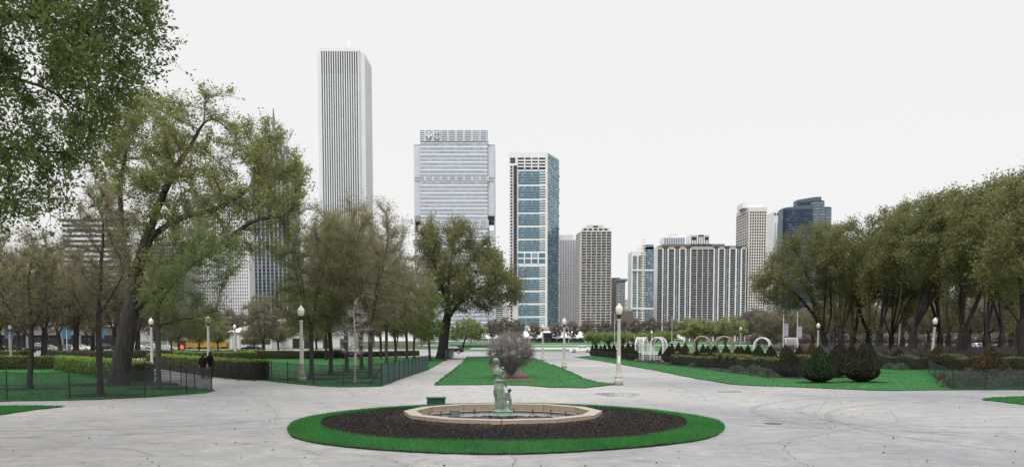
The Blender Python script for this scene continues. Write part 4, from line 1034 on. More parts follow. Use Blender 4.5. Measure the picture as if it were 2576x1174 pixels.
wl = ['first', 'second', 'third', 'fourth', 'fifth', 'sixth', 'seventh', 'eighth', 'ninth']
for i, (x, yb, yt, wd) in enumerate([(1490, 894, 866, 12), (1500, 895, 864.5, 15), (1511, 896, 866, 13), (1521, 897.5, 864, 16), (1533, 898.5, 864, 15), (1544, 900, 863, 16), (1566, 902, 863, 19), (1580, 904.5, 859, 20), (1592, 905.5, 862, 18)]):
    cones.append((x, yb, yt, wd, 'b', wl[i] + ' small dark cone from the white car in the yew row'))
uy = set()
for i, (x, yb, yt, wd, k, lab) in enumerate(cones):
    B = G(x, yb); s = B.y / F; h = PD(x, yt, B.y).z; W = wd * s * (1.0 if i < 2 else 1.14)
    if k not in uy: uy.add(k); o = YW[k]; o.location = B; o.rotation_euler = (0, 0, i); o.scale = (W, W, h); o['label'] = lab; o['group'] = 'clipped yew cones'
    else: copy_tree(YW[k], B, i * 1.7, (W, W, h), lab, 'clipped yew cones')

# --- leafy clumps in the beds
def clump(seed, leafm, h, wd, n, leaf, name, cat, stems=None):
    rg = np.random.default_rng(seed); p = unit(rg.normal(size=(n, 3))) * rg.uniform(.3, 1, (n, 1)) ** .5
    p[:, 2] = np.abs(p[:, 2]); p *= [wd / 2, wd / 2, h]
    LV, LQ = leaf_quads(p, leaf, rg, .4)
    root = thing(name, '', cat); m = MB()
    for k in range(14):
        a = k * .449; m.tube([(0, 0, 0), (math.cos(a) * wd * .18, math.sin(a) * wd * .18, h * .5), (math.cos(a) * wd * .36, math.sin(a) * wd * .36, h * .85)], [.008, .006, .003], 4)
    m.build('stem', stems or BARK_D, root); link('foliage', np_mesh('foliage', LV, LQ, None, [leafm]), root); return root
LF_PER = mk_leaf('perennial_leaf', (.045, .085, .045), (.085, .125, .07), (.15, .18, .11), .3, 2)
LF_RUST = mk_leaf('rusty_leaf', (.115, .062, .040), (.150, .075, .045), (.075, .070, .035), .3, 2)
C1 = clump(1, LF_PER, .55, 1.25, 650, .10, 'leafy_plant', 'plant'); C2 = clump(2, LF_RUST, .75, 1.0, 620, .085, 'rusty_plant', 'plant'); C3 = clump(3, YEW_G, .45, 1.2, 600, .08, 'leafy_plant', 'plant')
pl = [(1683, 908, 'c', .7, 'low green plants at the foot of the left white arbour'), (1712, 911, 'c', .7, 'low green plants at the foot of the right white arbour'),
      (1812, 921, 'a', .9, 'whitish green clump left of the green cone below the vine arbours'), (1840, 927, 'c', .9, 'dark leafy clump below the wavy hedge'),
      (1800, 925, 'a', .9, 'pale leafy clump at the lawn edge below the green yew cone'), (1852, 938, 'a', 1.1, 'pale grey green clump at the lawn edge below the wavy hedge'),
      (1898, 942, 'a', 1.2, 'pale green clump at the lawn edge below the green yew before the single arbour'), (1930, 947, 'a', 1.0, 'pale green clump at the lawn edge left of the brown yew cone'),
      (1745, 923, 'a', .9, 'pale leafy clump at the lawn edge under the low brown cone'), (1700, 917, 'a', .7, 'pale flecked clump near the brown cone beside the double arbour'),
      (1722, 919, 'a', .8, 'pale flecked clump between the double arbour and the low brown cone'), (2240, 929, 'a', 1.0, 'white flecked clump at the back of the open lawn, left of two'), (2265, 931, 'a', 1.1, 'white flecked clump at the back of the open lawn, right of two'),
      (1640, 912, 'c', .8, 'dark leafy clump left of the double white arbour')]
rust = ['first', 'second', 'third', 'fourth', 'fifth', 'sixth', 'seventh']
for i, x in enumerate([2374, 2406, 2438, 2468, 2502, 2536, 2566]): pl.append((x, 964 + (i % 2) * 4, 'r', 1.0 + .1 * (i % 3), rust[i] + ' rusty red plant from the netting corner in the fenced bed on the right'))
for i, x in enumerate([2390, 2450, 2520, 2560]): pl.append((x, 974, 'c' if i % 2 else 'a', .9, rust[i] + ' low green clump from the netting corner in front of the rusty plants'))
sc_ = {'a': C1, 'r': C2, 'c': C3}; uc = set()
for i, (x, y, k, s, lab) in enumerate(pl):
    B = G(x, y); B.z = .05; gname = 'rusty plants in the fenced bed' if k == 'r' else 'leafy clumps in the beds'
    if k not in uc: uc.add(k); o = sc_[k]; o.location = B; o.scale = (s, s, s); o['label'] = lab; o['group'] = gname
    else: copy_tree(sc_[k], B, i * 1.3, s, lab, gname)
# yellow flowers beside the left path
fy = clump(4, LF_PER, .4, 1.6, 500, .08, 'flower_clump', 'flowers')
fy.location = G(345, 912); fy['label'] = 'low bed of pale yellow flowers beside the path behind the thick trunk'
m = MB(); rg = random.Random(3)
for k in range(40): m.ball((rg.uniform(-.8, .8), rg.uniform(-.4, .4), rg.uniform(.3, .48)), .04, 5, 3)
m.build('blossom', mk('yellow_petal', (.7, .62, .25), (.75, .7, .5), 9), fy)
# ------------------------------------------------------------------ lamps, fences, fountain, statue
STONE = mk('lamp_concrete', (.42, .40, .35), (.33, .32, .29), 4, .85, .2, bmp=.3, bscale=60)
BLACK = mk('black_metal', (.018, .018, .020), (.028, .028, .03), 8, .5, .4)
def globe_mat():
    m, t, p, o = newmat('milk_glass'); p.inputs['Base Color'].default_value = (.72, .70, .60, 1); p.inputs['Roughness'].default_value = .25
    tr = t.nodes.new('ShaderNodeBsdfTranslucent'); tr.inputs[0].default_value = (.78, .76, .64, 1); x = t.nodes.new('ShaderNodeMixShader'); x.inputs[0].default_value = .35
    t.links.new(p.outputs[0], x.inputs[1]); t.links.new(tr.outputs[0], x.inputs[2]); t.links.new(x.outputs[0], o.inputs[0]); return m
GLOBE = globe_mat()
lamp = thing('globe_lamp', '', 'street lamp', group='globe lamp posts')
m = MB()
m.lathe([(.25, 0), (.25, .30), (.225, .33), (.20, .36), (.20, .42), (.225, .45), (.20, .50), (.16, .56), (.135, .8), (.122, 1.2), (.086, 3.45), (.09, 3.47), (.115, 3.50), (.115, 3.56), (.085, 3.58)], 12); m.build('post', STONE, lamp, True)
m = MB(); m.lathe([(.055, 3.58), (.06, 3.64), (.11, 3.70), (.13, 3.80), (.125, 3.84), (.0, 3.84)], 14); m.build('collar', BLACK, lamp, True)
m = MB(); m.lathe([(.125, 3.83), (.155, 3.90), (.187, 4.0), (.20, 4.10), (.19, 4.20), (.145, 4.27), (.10, 4.30), (.09, 4.33), (.09, 4.35), (.06, 4.38), (.03, 4.42), (.0, 4.45)], 18); m.build('globe', GLOBE, lamp, True)
lamps = [((1556, 968), 'tall globe lamp post with white notice taped on, right corner of the statue lawn'), ((1419, 925), 'globe lamp post at the right edge of the statue lawn, second beyond the noticed one'),
         ((1365, 906.5), 'globe lamp post at the far right corner of the statue lawn'), ((1331, 896), 'globe lamp post half hidden behind the grey bare shrub'),
         ((760, 962), 'tall globe lamp post on the left lawn behind the netting fence'), ((526, 933), 'globe lamp post rising above the two walkers'),
         ((383, 926), 'globe lamp post left of the mottled trunk behind the path hedge'), ((592, 907), 'small far globe lamp post in front of the left end of the white pavilion'),
         ((27.7, 905), 'globe lamp post at the left picture edge beside the blue banners'), ((2342, 927), 'tall leaning globe lamp post in front of the elm grove'),
         ((2056.5, 911), 'globe lamp post before the left elms, above the rusty patched yew'), ((1862, 900), 'globe lamp post right of the vine covered arbours'), ((1639, 888), 'small far globe lamp post above the double white arbour')]
for i, (p, lab) in enumerate(lamps):
    B = G(*p); B.z = zt(B.y)
    if i == 0: lamp.location = B; lamp['label'] = lab
    else: copy_tree(lamp, B, i * .5, 1.0, lab, rot=(0, R(3.2), 0) if i == 9 else (0, 0, i * .5))
m = MB(); B = G(1556, 968); zz = PD(1556, 903, B.y).z
for k in range(6):
    a0 = -math.pi / 2 - .45 + .15 * k; a1 = a0 + .15; r = .126
    m.quad((B.x + r * math.cos(a0), B.y + r * math.sin(a0), zz - .2), (B.x + r * math.cos(a1), B.y + r * math.sin(a1), zz - .2), (B.x + r * math.cos(a1), B.y + r * math.sin(a1), zz + .2), (B.x + r * math.cos(a0), B.y + r * math.sin(a0), zz + .2))
tag(m.build('paper_notice', mk('paper', (.72, .72, .70), (.6, .6, .6), 8)), 'white paper notice taped round the nearest right lamp post', 'notice')

def net_mat(name, col, alpha):
    m, t, p, o = newmat(name); p.inputs['Base Color'].default_value = c4(col); p.inputs['Roughness'].default_value = .8
    g = t.nodes.new('ShaderNodeNewGeometry'); f = noise_n(t, g.outputs['Position'], 1.4, 3)
    tr = t.nodes.new('ShaderNodeBsdfTransparent'); x = t.nodes.new('ShaderNodeMixShader')
    t.links.new(ramp(t, f, [(.35, (alpha - .08,) * 3), (.65, (min(1, alpha + .08),) * 3)]), x.inputs[0]); t.links.new(tr.outputs[0], x.inputs[1]); t.links.new(p.outputs[0], x.inputs[2]); t.links.new(x.outputs[0], o.inputs[0]); return m
NET = net_mat('black_netting', (.012, .018, .020), .52); NET_L = net_mat('thin_black_netting', (.012, .016, .018), .26)
NET_G = net_mat('green_netting', (.012, .040, .036), .86); NET_D = net_mat('dense_green_netting', (.008, .030, .026), .55)
POST = mk('fence_post_metal', (.012, .016, .016), (.02, .024, .024), 8, .5, .3)
def fence(label, px, net, h=1.15, sag=.05, step=None, name='netting_fence', group=None, world=None, z=0.02):
    P = world or [G(*p) for p in px]
    if step:
        Q = [P[0]]
        for a, b in zip(P[:-1], P[1:]):
            L = (b - a).length; k = max(1, round(L / step)); Q += [a + (b - a) * i / k for i in range(1, k + 1)]
        P = Q
    c = P[len(P) // 2].copy(); c.z = 0
    root = thing(name, label, 'fence', c, group=group)
    for p in P:
        m = MB(); m.tube([(p.x, p.y, 0), (p.x, p.y, h + .06)], .028, 6); m.build('post', POST, root, off=c)
    m = MB()
    for a, b in zip(P[:-1], P[1:]):
        k = 6
        for i in range(k):
            u, v = i / k, (i + 1) / k; p, q = a + (b - a) * u, a + (b - a) * v
            su, sv_ = h - sag * 4 * u * (1 - u), h - sag * 4 * v * (1 - v)
            m.quad((p.x, p.y, z), (q.x, q.y, z), (q.x, q.y, sv_), (p.x, p.y, su))
    m.build('netting', net, root, off=c)
    for f in (1.0, .55):
        m = MB()
        for a, b in zip(P[:-1], P[1:]):
            m.tube([tuple(a + (b - a) * u + Vector((0, 0, h * f - (sag if f == 1 else sag * .5) * 4 * u * (1 - u)))) for u in (0, .2, .4, .6, .8, 1)], .010, 3)
        m.build('wire', POST, root, off=c)
    return root
fence('sagging black netting fence along the front of the left lawn, turning back along the path', [(-150, 1010), (18, 1007), (175.5, 1005), (365, 1000), (470, 990.5), (533, 984), (490, 977.5), (456, 973), (429, 969.5), (361, 960)], NET)
fence('sagging black netting fence along the front of the middle lawn', [(640, 953), (684, 957.5), (724, 961), (789, 967.5), (864, 972), (960, 970.8)], NET)
fence('opaque dark green netting fence running back beside the left walk', [(961, 970.8), (1077, 929)], NET_G, 1.2, .06, 2.2)
m = MB(); a, b = G(930, 967), G(959, 970); m.tube([(a.x, a.y, 0), (b.x - .02, b.y - .05, .95)], .03, 6); br = m.build('brace', POST); br.parent = bpy.data.objects['netting_fence.002']; br.location = -bpy.data.objects['netting_fence.002'].location
fence('dark netting fence further back beside the left walk near the dark leaning tree', [(1119, 906.5), (1141, 894)], NET_G, 1.2, .03, 3)
fence('faint black netting fence along the front face of the path hedge', [(535, 950), (600, 957), (640, 958.5)], NET_L, 1.1, .05, 2.5)
fence('faint black netting fence along the edge of the topiary bed', [(1486, 895), (1564, 906.5), (1656, 917), (1748, 927), (1850, 940), (1932, 951.5), (2008, 954.5), (2120, 951)], NET_L, .95, .02, 4)
fence('dark green netting fence around the bed of rusty plants at the right', [(2336, 938), (2352, 952), (2374, 968), (2396, 980), (2480, 980), (2576, 980), (2680, 980)], NET_D, 1.0, .03)
fence('faint dark netting fence behind the open lawn before the zigzag hedge', [(2200, 929), (2270, 931), (2336, 936)], NET_L, 1.0, .02)

# --- fountain basin
GRAN = mk('pink_granite', (.345, .262, .195), (.265, .205, .155), 8, .8, .25, bmp=.25, bscale=90, stretch=(1, 1, .5))
GRANT = mk('pink_granite_top', (.305, .265, .222), (.25, .218, .185), 5, .8, .25, bmp=.2, bscale=90)
def peel_mat():
    m, t, p, o = newmat('peeling_white_paint'); g = t.nodes.new('ShaderNodeNewGeometry'); pos = g.outputs['Position']
    sp = t.nodes.new('ShaderNodeSeparateXYZ'); t.links.new(pos, sp.inputs[0])
    a = noise_n(t, mapping(t, pos, (1, 1, 1.5)), 3.2, 7, .75, .5)
    hgt = math_n(t, 'MULTIPLY', math_n(t, 'SUBTRACT', sp.outputs[2], .035), 2.4)
    k = ramp(t, math_n(t, 'ADD', math_n(t, 'MULTIPLY', a, .8), math_n(t, 'MULTIPLY', hgt, .9)), [(.36, (0, 0, 0)), (.46, (1, 1, 1))])
    w_ = ramp(t, noise_n(t, pos, 6, 4), [(.3, (.66, .66, .69)), (.7, (.82, .82, .84))])
    t.links.new(mixc(t, k, (.07, .068, .066), w_), p.inputs['Base Color']); p.inputs['Roughness'].default_value = .7; return m
PEEL = peel_mat()
BFLOOR = mk('basin_floor', (.060, .058, .055), (.022, .021, .021), 1.6, .6, .3, lo=.35, hi=.62, det=8)
fr = thing('fountain_basin', 'shallow twelve sided fountain basin of pink granite with peeling white inner wall', 'fountain', (FC.x, FC.y, 0))
ZT = .41
def dod(r, a): return (r * math.cos(a), r * math.sin(a))
A12 = [-math.pi / 2 + k * math.pi / 6 for k in range(13)]
for k in range(12):
    gap = .0035; o0, o1 = A12[k] + gap, A12[k + 1] - gap; m = MB()
    p = [dod(RF, o0), dod(RF, o1), dod(RF - .35, o1), dod(RF - .35, o0)]
    m.prism(p, .16, ZT - .012, 0, 0)
    q = [dod(RF + .004, o0), dod(RF + .004, o1), dod(RF - .354, o1), dod(RF - .354, o0)]
    m.prism(q, ZT - .012, ZT, 1, 1); m.build('coping_stone', [GRAN, GRANT], fr)
m = MB()
for k in range(12):
    a, b = dod(RF - .30, A12[k]), dod(RF - .30, A12[k + 1]); c_, d_ = dod(RF - .12, A12[k]), dod(RF - .12, A12[k + 1])
    m.quad((*b, -.08), (*a, -.08), (*a, .158), (*b, .158)); m.quad((*a, .158), (*c_, .158), (*d_, .158), (*b, .158))
    m.quad((*c_, -.08), (*d_, -.08), (*d_, .158), (*c_, .158))
m.build('inner_wall', PEEL, fr)
m = MB(); m.prism([dod(RF - .3, a) for a in A12[:-1]], -.14, .02); m.build('basin_floor', BFLOOR, fr)
m = MB(); m.tube([(*dod(RF - .38, a), .20) for a in A12], .022, 6, cap=False); m.build('pipe', mk('old_pipe', (.16, .155, .15), (.3, .3, .3), 5, .6), fr)
for k in range(12):
    for u in (.25, .75):
        a = A12[k] + u * math.pi / 6; rr_ = (RF - .36) * math.cos(math.pi / 12) / math.cos((u - .5) * math.pi / 6)
        m = MB(); x, y = dod(rr_ - .02, a); m.box(x - .02, x + .02, y - .02, y + .02, .12, .26); m.build('pipe_bracket', DARK_IRON, fr)
UNDER = mk('dark_base_stone', (.045, .043, .042), (.16, .155, .15), 5, .7, .2, lo=.5, hi=.72)
GBOX = mk('green_box_paint', (.018, .052, .044), (.026, .062, .052), 5, .5, .3)
GBOX2 = mk('grey_box_paint', (.16, .19, .17), (.11, .13, .12), 5, .6, .3)
x0 = PD(1145, 1040, 24.4).x
m = MB(); m.box(-.13, .13, -.06, .06, .02, .25); m.box(-.14, .14, -.07, .07, .25, .27); m.box(-.02, .02, -.02, .02, -.05, .02)
o = m.build('junction_box', GBOX2); o.location = (x0, 24.45, 0); tag(o, 'small grey junction box on the inner wall of the fountain basin', 'junction box')
c = PD(1097, 1020, 28.9); ub = thing('utility_box', 'low dark green steel utility box on the grass behind the fountain', 'utility box', (c.x, 28.9, .03), .12)
m = MB(); m.box(-.33, .33, -.22, .22, 0, .30); m.build('body', GBOX, ub); m = MB(); m.box(-.36, .36, -.25, .25, .30, .335); m.build('lid', mk('green_lid', (.035, .085, .07), (.045, .10, .085), 4, .45), ub)
m = MB(); m.box(-.03, .03, -.235, -.22, .18, .24); m.build('latch', DARK_IRON, ub)
c = PD(2024 * .6587 - 1, 1046, 21.7); RUST = mk('rust', (.17, .062, .030), (.09, .04, .025), 12, .9)
vv = thing('pipe_valve', 'small rusty pipe valve standing on the basin floor right of the statue', 'valve', (c.x, 22.1, .02))
m = MB(); m.tube([(-.07, 0, 0), (-.07, 0, .16)], .035, 8); m.tube([(.05, 0, 0), (.05, 0, .14)], .03, 8); m.tube([(-.11, 0, .16), (.13, 0, .15)], .05, 8); m.build('pipe', RUST, vv); m = MB(); m.lathe([(.05, .19), (.07, .21), (.05, .23)], 8, (-.07, 0)); m.build('wheel', RUST, vv)

# --- bronze statue: one continuous surface
def fuse(mb, name, mat, voxel, parent, smooth_it=3, off=None):
    o = mb.build(name, mat, None, True, off)
    r = o.modifiers.new('remesh', 'REMESH'); r.mode = 'VOXEL'; r.voxel_size = voxel
    s = o.modifiers.new('smooth', 'SMOOTH'); s.iterations = smooth_it; s.factor = .5
    dg = bpy.context.evaluated_depsgraph_get(); me = bpy.data.meshes.new_from_object(o.evaluated_get(dg))
    me.materials.clear(); me.materials.append(mat)
    me.polygons.foreach_set('use_smooth', [True] * len(me.polygons)); me.name = name
    bpy.data.objects.remove(o); return link(name, me, parent)
def verd():
    m, t, p, o = newmat('green_bronze'); tc = t.nodes.new('ShaderNodeTexCoord'); v = tc.outputs['Object']
    col = ramp(t, noise_n(t, v, 5, 6, .7, .4), [(.32, (.040, .070, .060)), (.5, (.150, .205, .160)), (.64, (.255, .310, .240))])
    st = noise_n(t, mapping(t, v, (1, 1, .12)), 22, 5, .7)
    col = mixc(t, math_n(t, 'MULTIPLY', ramp(t, st, [(.52, (0, 0, 0)), (.66, (1, 1, 1))]), .6), col, (.27, .26, .17))
    col = mixc(t, math_n(t, 'MULTIPLY', ramp(t, noise_n(t, v, 9, 5, .7), [(.58, (0, 0, 0)), (.70, (1, 1, 1))]), .75), col, (.030, .046, .044))
    t.links.new(col, p.inputs['Base Color']); p.inputs['Roughness'].default_value = .75; p.inputs['Specular IOR Level'].default_value = .25; bump(t, p, noise_n(t, v, 35, 4), .4, .01); return m
VERD = verd()
SX, SY = PD(1265, 1050, 22.7).x, 22.7
st = thing('bronze_statue', 'green bronze statue of a draped standing figure with small child, in the fountain basin', 'statue', (SX, SY, -.05))
K = .0021; X = lambda zx: (zx - 500) * K; Zs = lambda zy: .48 + (870 - zy) * K
m = MB()
m.ball((X(408), .0, Zs(212)), (.092, .100, .106), 16, 12); m.ball((X(403), -.03, Zs(200)), (.092, .088, .086), 14, 10); m.tube([(X(408) + .094 * math.cos(q), .102 * math.sin(q), Zs(206) - .01 * math.cos(q)) for q in np.linspace(0, 6.283, 21)], .012, 6, cap=False)
m.ball((X(440), .05, Zs(232)), (.035, .05, .05)); m.ball((X(430), .10, Zs(228)), (.022, .03, .03)); m.ball((X(443), -.01, Zs(225)), (.022, .02, .03))
m.tube([(X(412), 0, Zs(240)), (X(418), -.005, Zs(285)), (X(422), 0, Zs(320))], [.066, .070, .098], 12)
m.tube([(X(425), 0, Zs(298)), (X(424), -.01, Zs(330)), (X(420), -.015, Zs(380)), (X(425), 0, Zs(425)), (X(428), .0, Zs(460)), (X(440), 0, Zs(510)), (X(450), 0, Zs(560))], [(.075, .11), (.108, .125), (.115, .13), (.084, .105), (.086, .11), (.112, .13), (.115, .135)], 16)
m.tube([(X(390), -.01, Zs(322)), (X(378), .03, Zs(350)), (X(384), .09, Zs(400)), (X(410), .16, Zs(400))], [.05, .046, .042, .036], 10)
m.tube([(X(462), -.03, Zs(322)), (X(474), -.05, Zs(350)), (X(478), -.055, Zs(400)), (X(488), -.045, Zs(432))], [.052, .052, .046, .043], 10)
m.tube([(X(488), -.045, Zs(434)), (X(508), -.01, Zs(425)), (X(516), .02, Zs(400)), (X(514), .03, Zs(385))], [.044, .038, .032, .036], 10)
for k in range(4): m.tube([(X(514), .025 + .012 * k, Zs(388)), (X(508 - 4 * k), .03 + .012 * k, Zs(374)), (X(500 - 3 * k), .035 + .012 * k, Zs(376))], [.011, .010, .008], 6)
m.tube([(X(518), .02, Zs(392)), (X(506), .0, Zs(382)), (X(500), .01, Zs(372))], [.013, .011, .009], 6)
m.tube([(X(414), -.01, Zs(600)), (X(408), .0, Zs(660)), (X(414), .005, Zs(720)), (X(418), 0, Zs(790)), (X(424), 0, Zs(850))], [.095, .075, .055, .062, .042], 12)
m.tube([(X(424), 0, Zs(850)), (X(430), .08, Zs(862))], [.045, .035], 8)
rg = random.Random(2)
for k in range(11):                                   # fall of the cloth in folds
    u = k / 10; x1 = 412 + 84 * u + rg.uniform(-4, 4); x2 = 436 + 112 * u + rg.uniform(-8, 8); yy = -.155 + .12 * abs(u - .45) + rg.uniform(-.02, .02)
    m.tube([(X(x1 + 8), yy * .7, Zs(462 + 20 * u + 26 * rg.random())), (X((x1 * 2 + x2) / 3), yy * 1.05, Zs(590)), (X((x1 + x2 * 2) / 3), yy, Zs(710)), (X(x2), yy * .8, Zs(855))], [.016, .019 + .008 * rg.random(), .026, .034], 8)
m.tube([(X(400), -.06, Zs(485)), (X(440), -.125, Zs(470)), (X(490), -.11, Zs(465)), (X(530), -.02, Zs(500)), (X(548), .02, Zs(560))], [.036, .040, .038, .034, .026], 8)
m.tube([(X(395), -.03, Zs(470)), (X(392), -.06, Zs(540)), (X(400), -.08, Zs(630)), (X(440), -.12, Zs(655))], [.035, .034, .03, .026], 8)
m.tube([(X(470), 0, Zs(520)), (X(478), 0, Zs(640)), (X(482), 0, Zs(760)), (X(490), 0, Zs(868))], [.075, .085, .105, .125], 14)
# the child leaning at the right
m.tube([(X(568), -.02, Zs(640)), (X(560), -.03, Zs(690)), (X(568), -.03, Zs(740))], [.045, .058, .055], 10)
m.tube([(X(574), -.05, Zs(735)), (X(600), -.08, Zs(690)), (X(606), -.075, Zs(720)), (X(592), -.06, Zs(790)), (X(602), -.06, Zs(840))], [.045, .042, .040, .034, .026], 8)
m.tube([(X(602), -.06, Zs(842)), (X(624), -.10, Zs(850))], [.028, .022], 8)
m.tube([(X(568), -.0, Zs(645)), (X(534), -.04, Zs(640)), (X(519), -.06, Zs(630))], [.028, .025, .024], 8)
m.tube([(X(582), -.01, Zs(632)), (X(602), .0, Zs(700)), (X(612), .02, Zs(760)), (X(614), .02, Zs(800))], [.026, .024, .022, .026], 8)
m.ball((X(535), -.02, Zs(868)), (.17, .15, .05)); m.ball((X(500), 0, Zs(872)), (.26, .22, .045), 20, 8)
fuse(m, 'figure', VERD, .0085, st, 1)
m = MB(); m.ball((X(590), -.01, Zs(606)), (.046, .05, .052), 12, 8); m.ball((X(608), -.02, Zs(600)), (.026, .03, .03)); m.ball((X(572), 0, Zs(592)), (.026, .03, .024)); m.ball((X(597), -.01, Zs(585)), (.03, .034, .024)); m.tube([(X(578), -.015, Zs(640)), (X(586), -.01, Zs(620))], [.03, .03], 8)
fuse(m, 'child_head', mk('dark_bronze', (.035, .05, .045), (.06, .08, .07), 9, .7), .011, st, 1)
m = MB(); m.tube([(X(496), .08, Zs(372)), (X(500), .07, Zs(330)), (X(499), .06, Zs(290))], [.030, .034, .032], 8); m.build('pitcher', mk('dark_vessel', (.02, .022, .022), (.035, .04, .04), 8, .6), st, True)
m = MB(); m.lathe([(.036, Zs(345)), (.038, Zs(338)), (.036, Zs(332))], 10, (X(500), .072)); m.lathe([(.034, Zs(305)), (.038, Zs(296)), (.034, Zs(290))], 10, (X(499), .062)); m.build('pitcher_band', mk('pale_band', (.55, .55, .52), (.4, .4, .4), 8), st, True)
m = MB(); m.lathe([(r_, .325 + (z_ - .225) * .63) for r_, z_ in [(.40, .225), (.415, .245), (.405, .275), (.37, .29), (.33, .315), (.30, .335), (.285, .36), (.275, .375), (.29, .39), (.30, .405), (.30, .425), (.28, .44), (.27, .47), (.0, .47)]], 40)
m.build('pedestal', VERD, st, True)
m = MB(); m.lathe([(.41, 0), (.41, .324), (.0, .326)], 40); m.build('base', UNDER, st)

# --- people
SKIN = mk('skin', (.45, .27, .20), (.40, .24, .18), 5, .6); HAIR = mk('black_hair', (.010, .009, .010), (.016, .014, .013), 20, .6)
def cloth(name, c): return mk(name, c, tuple(x * .75 for x in c), 9, .85, .15, bmp=.3, bscale=22)
C_BLACK = cloth('black_coat', (.009, .009, .011)); C_NAVY = cloth('dark_trousers', (.012, .016, .024)); C_RED = cloth('red_jacket', (.32, .03, .03)); C_DARK = cloth('dark_jacket', (.02, .02, .025))
def person(label, loc, rz, h, coat, legs, hair, long_hair, coat_len, stride, seed=1, voxel=.022, hood=None):
    s = h / 1.70; wq = .82; root = thing('person', label, 'person', loc, rz); f = lambda *p: (p[0] * s * wq, p[1] * s, p[2] * s)
    m = MB()          # the body, facing +Y
    m.ball(f(0, .01, 1.585), f(.075, .095, .115), 14, 10); m.ball(f(0, .105, 1.575), f(.014, .022, .025)); m.ball(f(.075, .0, 1.58), f(.012, .022, .032)); m.ball(f(-.075, .0, 1.58), f(.012, .022, .032))
    m.tube([f(0, -.01, 1.50), f(0, -.02, 1.42)], [.052 * s, .06 * s], 10)
    m.tube([f(0, -.02, 1.43), f(0, -.02, 1.36), f(0, -.01, 1.2), f(0, 0, 1.05), f(0, -.01, .93), f(0, 0, .86)], [(.08 * s, .07 * s), (.185 * s, .10 * s), (.175 * s, .115 * s), (.14 * s, .10 * s), (.17 * s, .12 * s), (.15 * s, .11 * s)], 14)
    for sg in (-1, 1):
        y = stride * sg
        m.tube([f(.09 * sg, 0, .9), f(.10 * sg, y * .5 + .02, .5), f(.10 * sg, y - .02, .1)], [.085 * s, .062 * s, .042 * s], 10)
        m.tube([f(.10 * sg, y - .06, .04), f(.10 * sg, y + .06, .035), f(.105 * sg, y + .16, .03)], [.04 * s, .042 * s, .03 * s], 8)
        a = -stride * .5 * sg
        m.tube([f(.19 * sg, -.02, 1.38), f(.235 * sg, a * .3, 1.12), f(.24 * sg, a + .06, .88)], [.052 * s, .042 * s, .030 * s], 8)
        m.tube([f(.24 * sg, a + .06, .88), f(.235 * sg, a + .075, .80)], [.028 * s, .030 * s], 8)
        for q in range(4): m.tube([f((.225 + .008 * q) * sg, a + .05 + .017 * q, .81), f((.222 + .008 * q) * sg, a + .058 + .017 * q, .76), f((.214 + .008 * q) * sg, a + .062 + .017 * q, .725 + .006 * abs(q - 1.5))], [.010 * s, .009 * s, .007 * s], 5)
        m.tube([f(.225 * sg, a + .09, .83), f(.20 * sg, a + .105, .78)], [.011 * s, .009 * s], 5)
    fuse(m, 'body', SKIN, .010, root, 1)
    m = MB()
    m.tube([f(0, -.02, 1.455), f(0, -.02, 1.37), f(0, -.01, 1.2), f(0, 0, 1.05), f(0, -.01, .93), f(0, 0, coat_len)], [(.09 * s, .085 * s), (.17 * s, .125 * s), (.165 * s, .135 * s), (.15 * s, .12 * s), (.17 * s, .14 * s), (.185 * s, .15 * s)], 16)
    for sg in (-1, 1):
        a = -stride * .5 * sg; m.tube([f(.185 * sg, -.02, 1.385), f(.238 * sg, a * .3, 1.12), f(.243 * sg, a + .06, .87)], [.062 * s, .054 * s, .044 * s], 10)
    if hood: m.tube([f(0, -.04, 1.40), f(0, -.05, 1.47), f(0, -.04, 1.53)], [.10 * s, .10 * s, .07 * s], 12)
    fuse(m, 'coat', coat, .016, root, 2)
    m = MB()
    for sg in (-1, 1):
        y = stride * sg; m.tube([f(.085 * sg, 0, .95), f(.10 * sg, y * .5 + .02, .5), f(.10 * sg, y - .02, .07)], [.105 * s, .078 * s, .062 * s], 10)
    fuse(m, 'trousers', legs, .015, root, 1)
    m = MB()
    for sg in (-1, 1):
        y = stride * sg; m.tube([f(.10 * sg, y - .08, .045), f(.10 * sg, y + .06, .045), f(.105 * sg, y + .17, .035)], [.046 * s, .05 * s, .036 * s], 8)
    m.build('shoe', C_DARK, root, True)
    m = MB(); m.ball(f(0, -.018, 1.61), f(.088, .100, .112), 14, 10)
    if long_hair: m.tube([f(0, -.06, 1.62), f(0, -.085, 1.50), f(0, -.11, 1.38), f(0, -.11, 1.26)], [(.075 * s, .06 * s), (.10 * s, .05 * s), (.11 * s, .04 * s), (.07 * s, .025 * s)], 12)
    fuse(m, 'hair', hair, .014, root, 1)
    return root
a = G(511, 951); b = G(528.5, 950)
rz = math.atan2(-(G(440, 925) - a).x, (G(440, 925) - a).y)
person('person in a long black coat with long dark hair walking away beside the path hedge', a, rz, 1.62, C_BLACK, C_NAVY, HAIR, True, .62, .13)
person('person in a black jacket and dark cap walking away, carrying a tan bag', b, rz, 1.72, C_BLACK, C_NAVY, HAIR, False, .80, -.14, hood=True)
c = (a + b) / 2
bag = thing('shoulder_bag', 'tan shoulder bag hanging between the two walkers', 'bag', (c.x + .02, c.y - .05, .55))
TAN = mk('tan_leather', (.40, .17, .07), (.30, .12, .05), 6, .55, .35)
m = MB(); m.tube([(0, 0, 0), (0, 0, .02), (0, 0, .2), (0, 0, .36)], [(.10, .05), (.15, .07), (.14, .06), (.11, .03)], 12); m.build('body', TAN, bag, True)
m = MB(); m.tube([(-.09, 0, .34), (-.05, 0, .55), (0, 0, .62), (.05, 0, .55), (.09, 0, .34)], .013, 6); m.build('strap', TAN, bag, True)
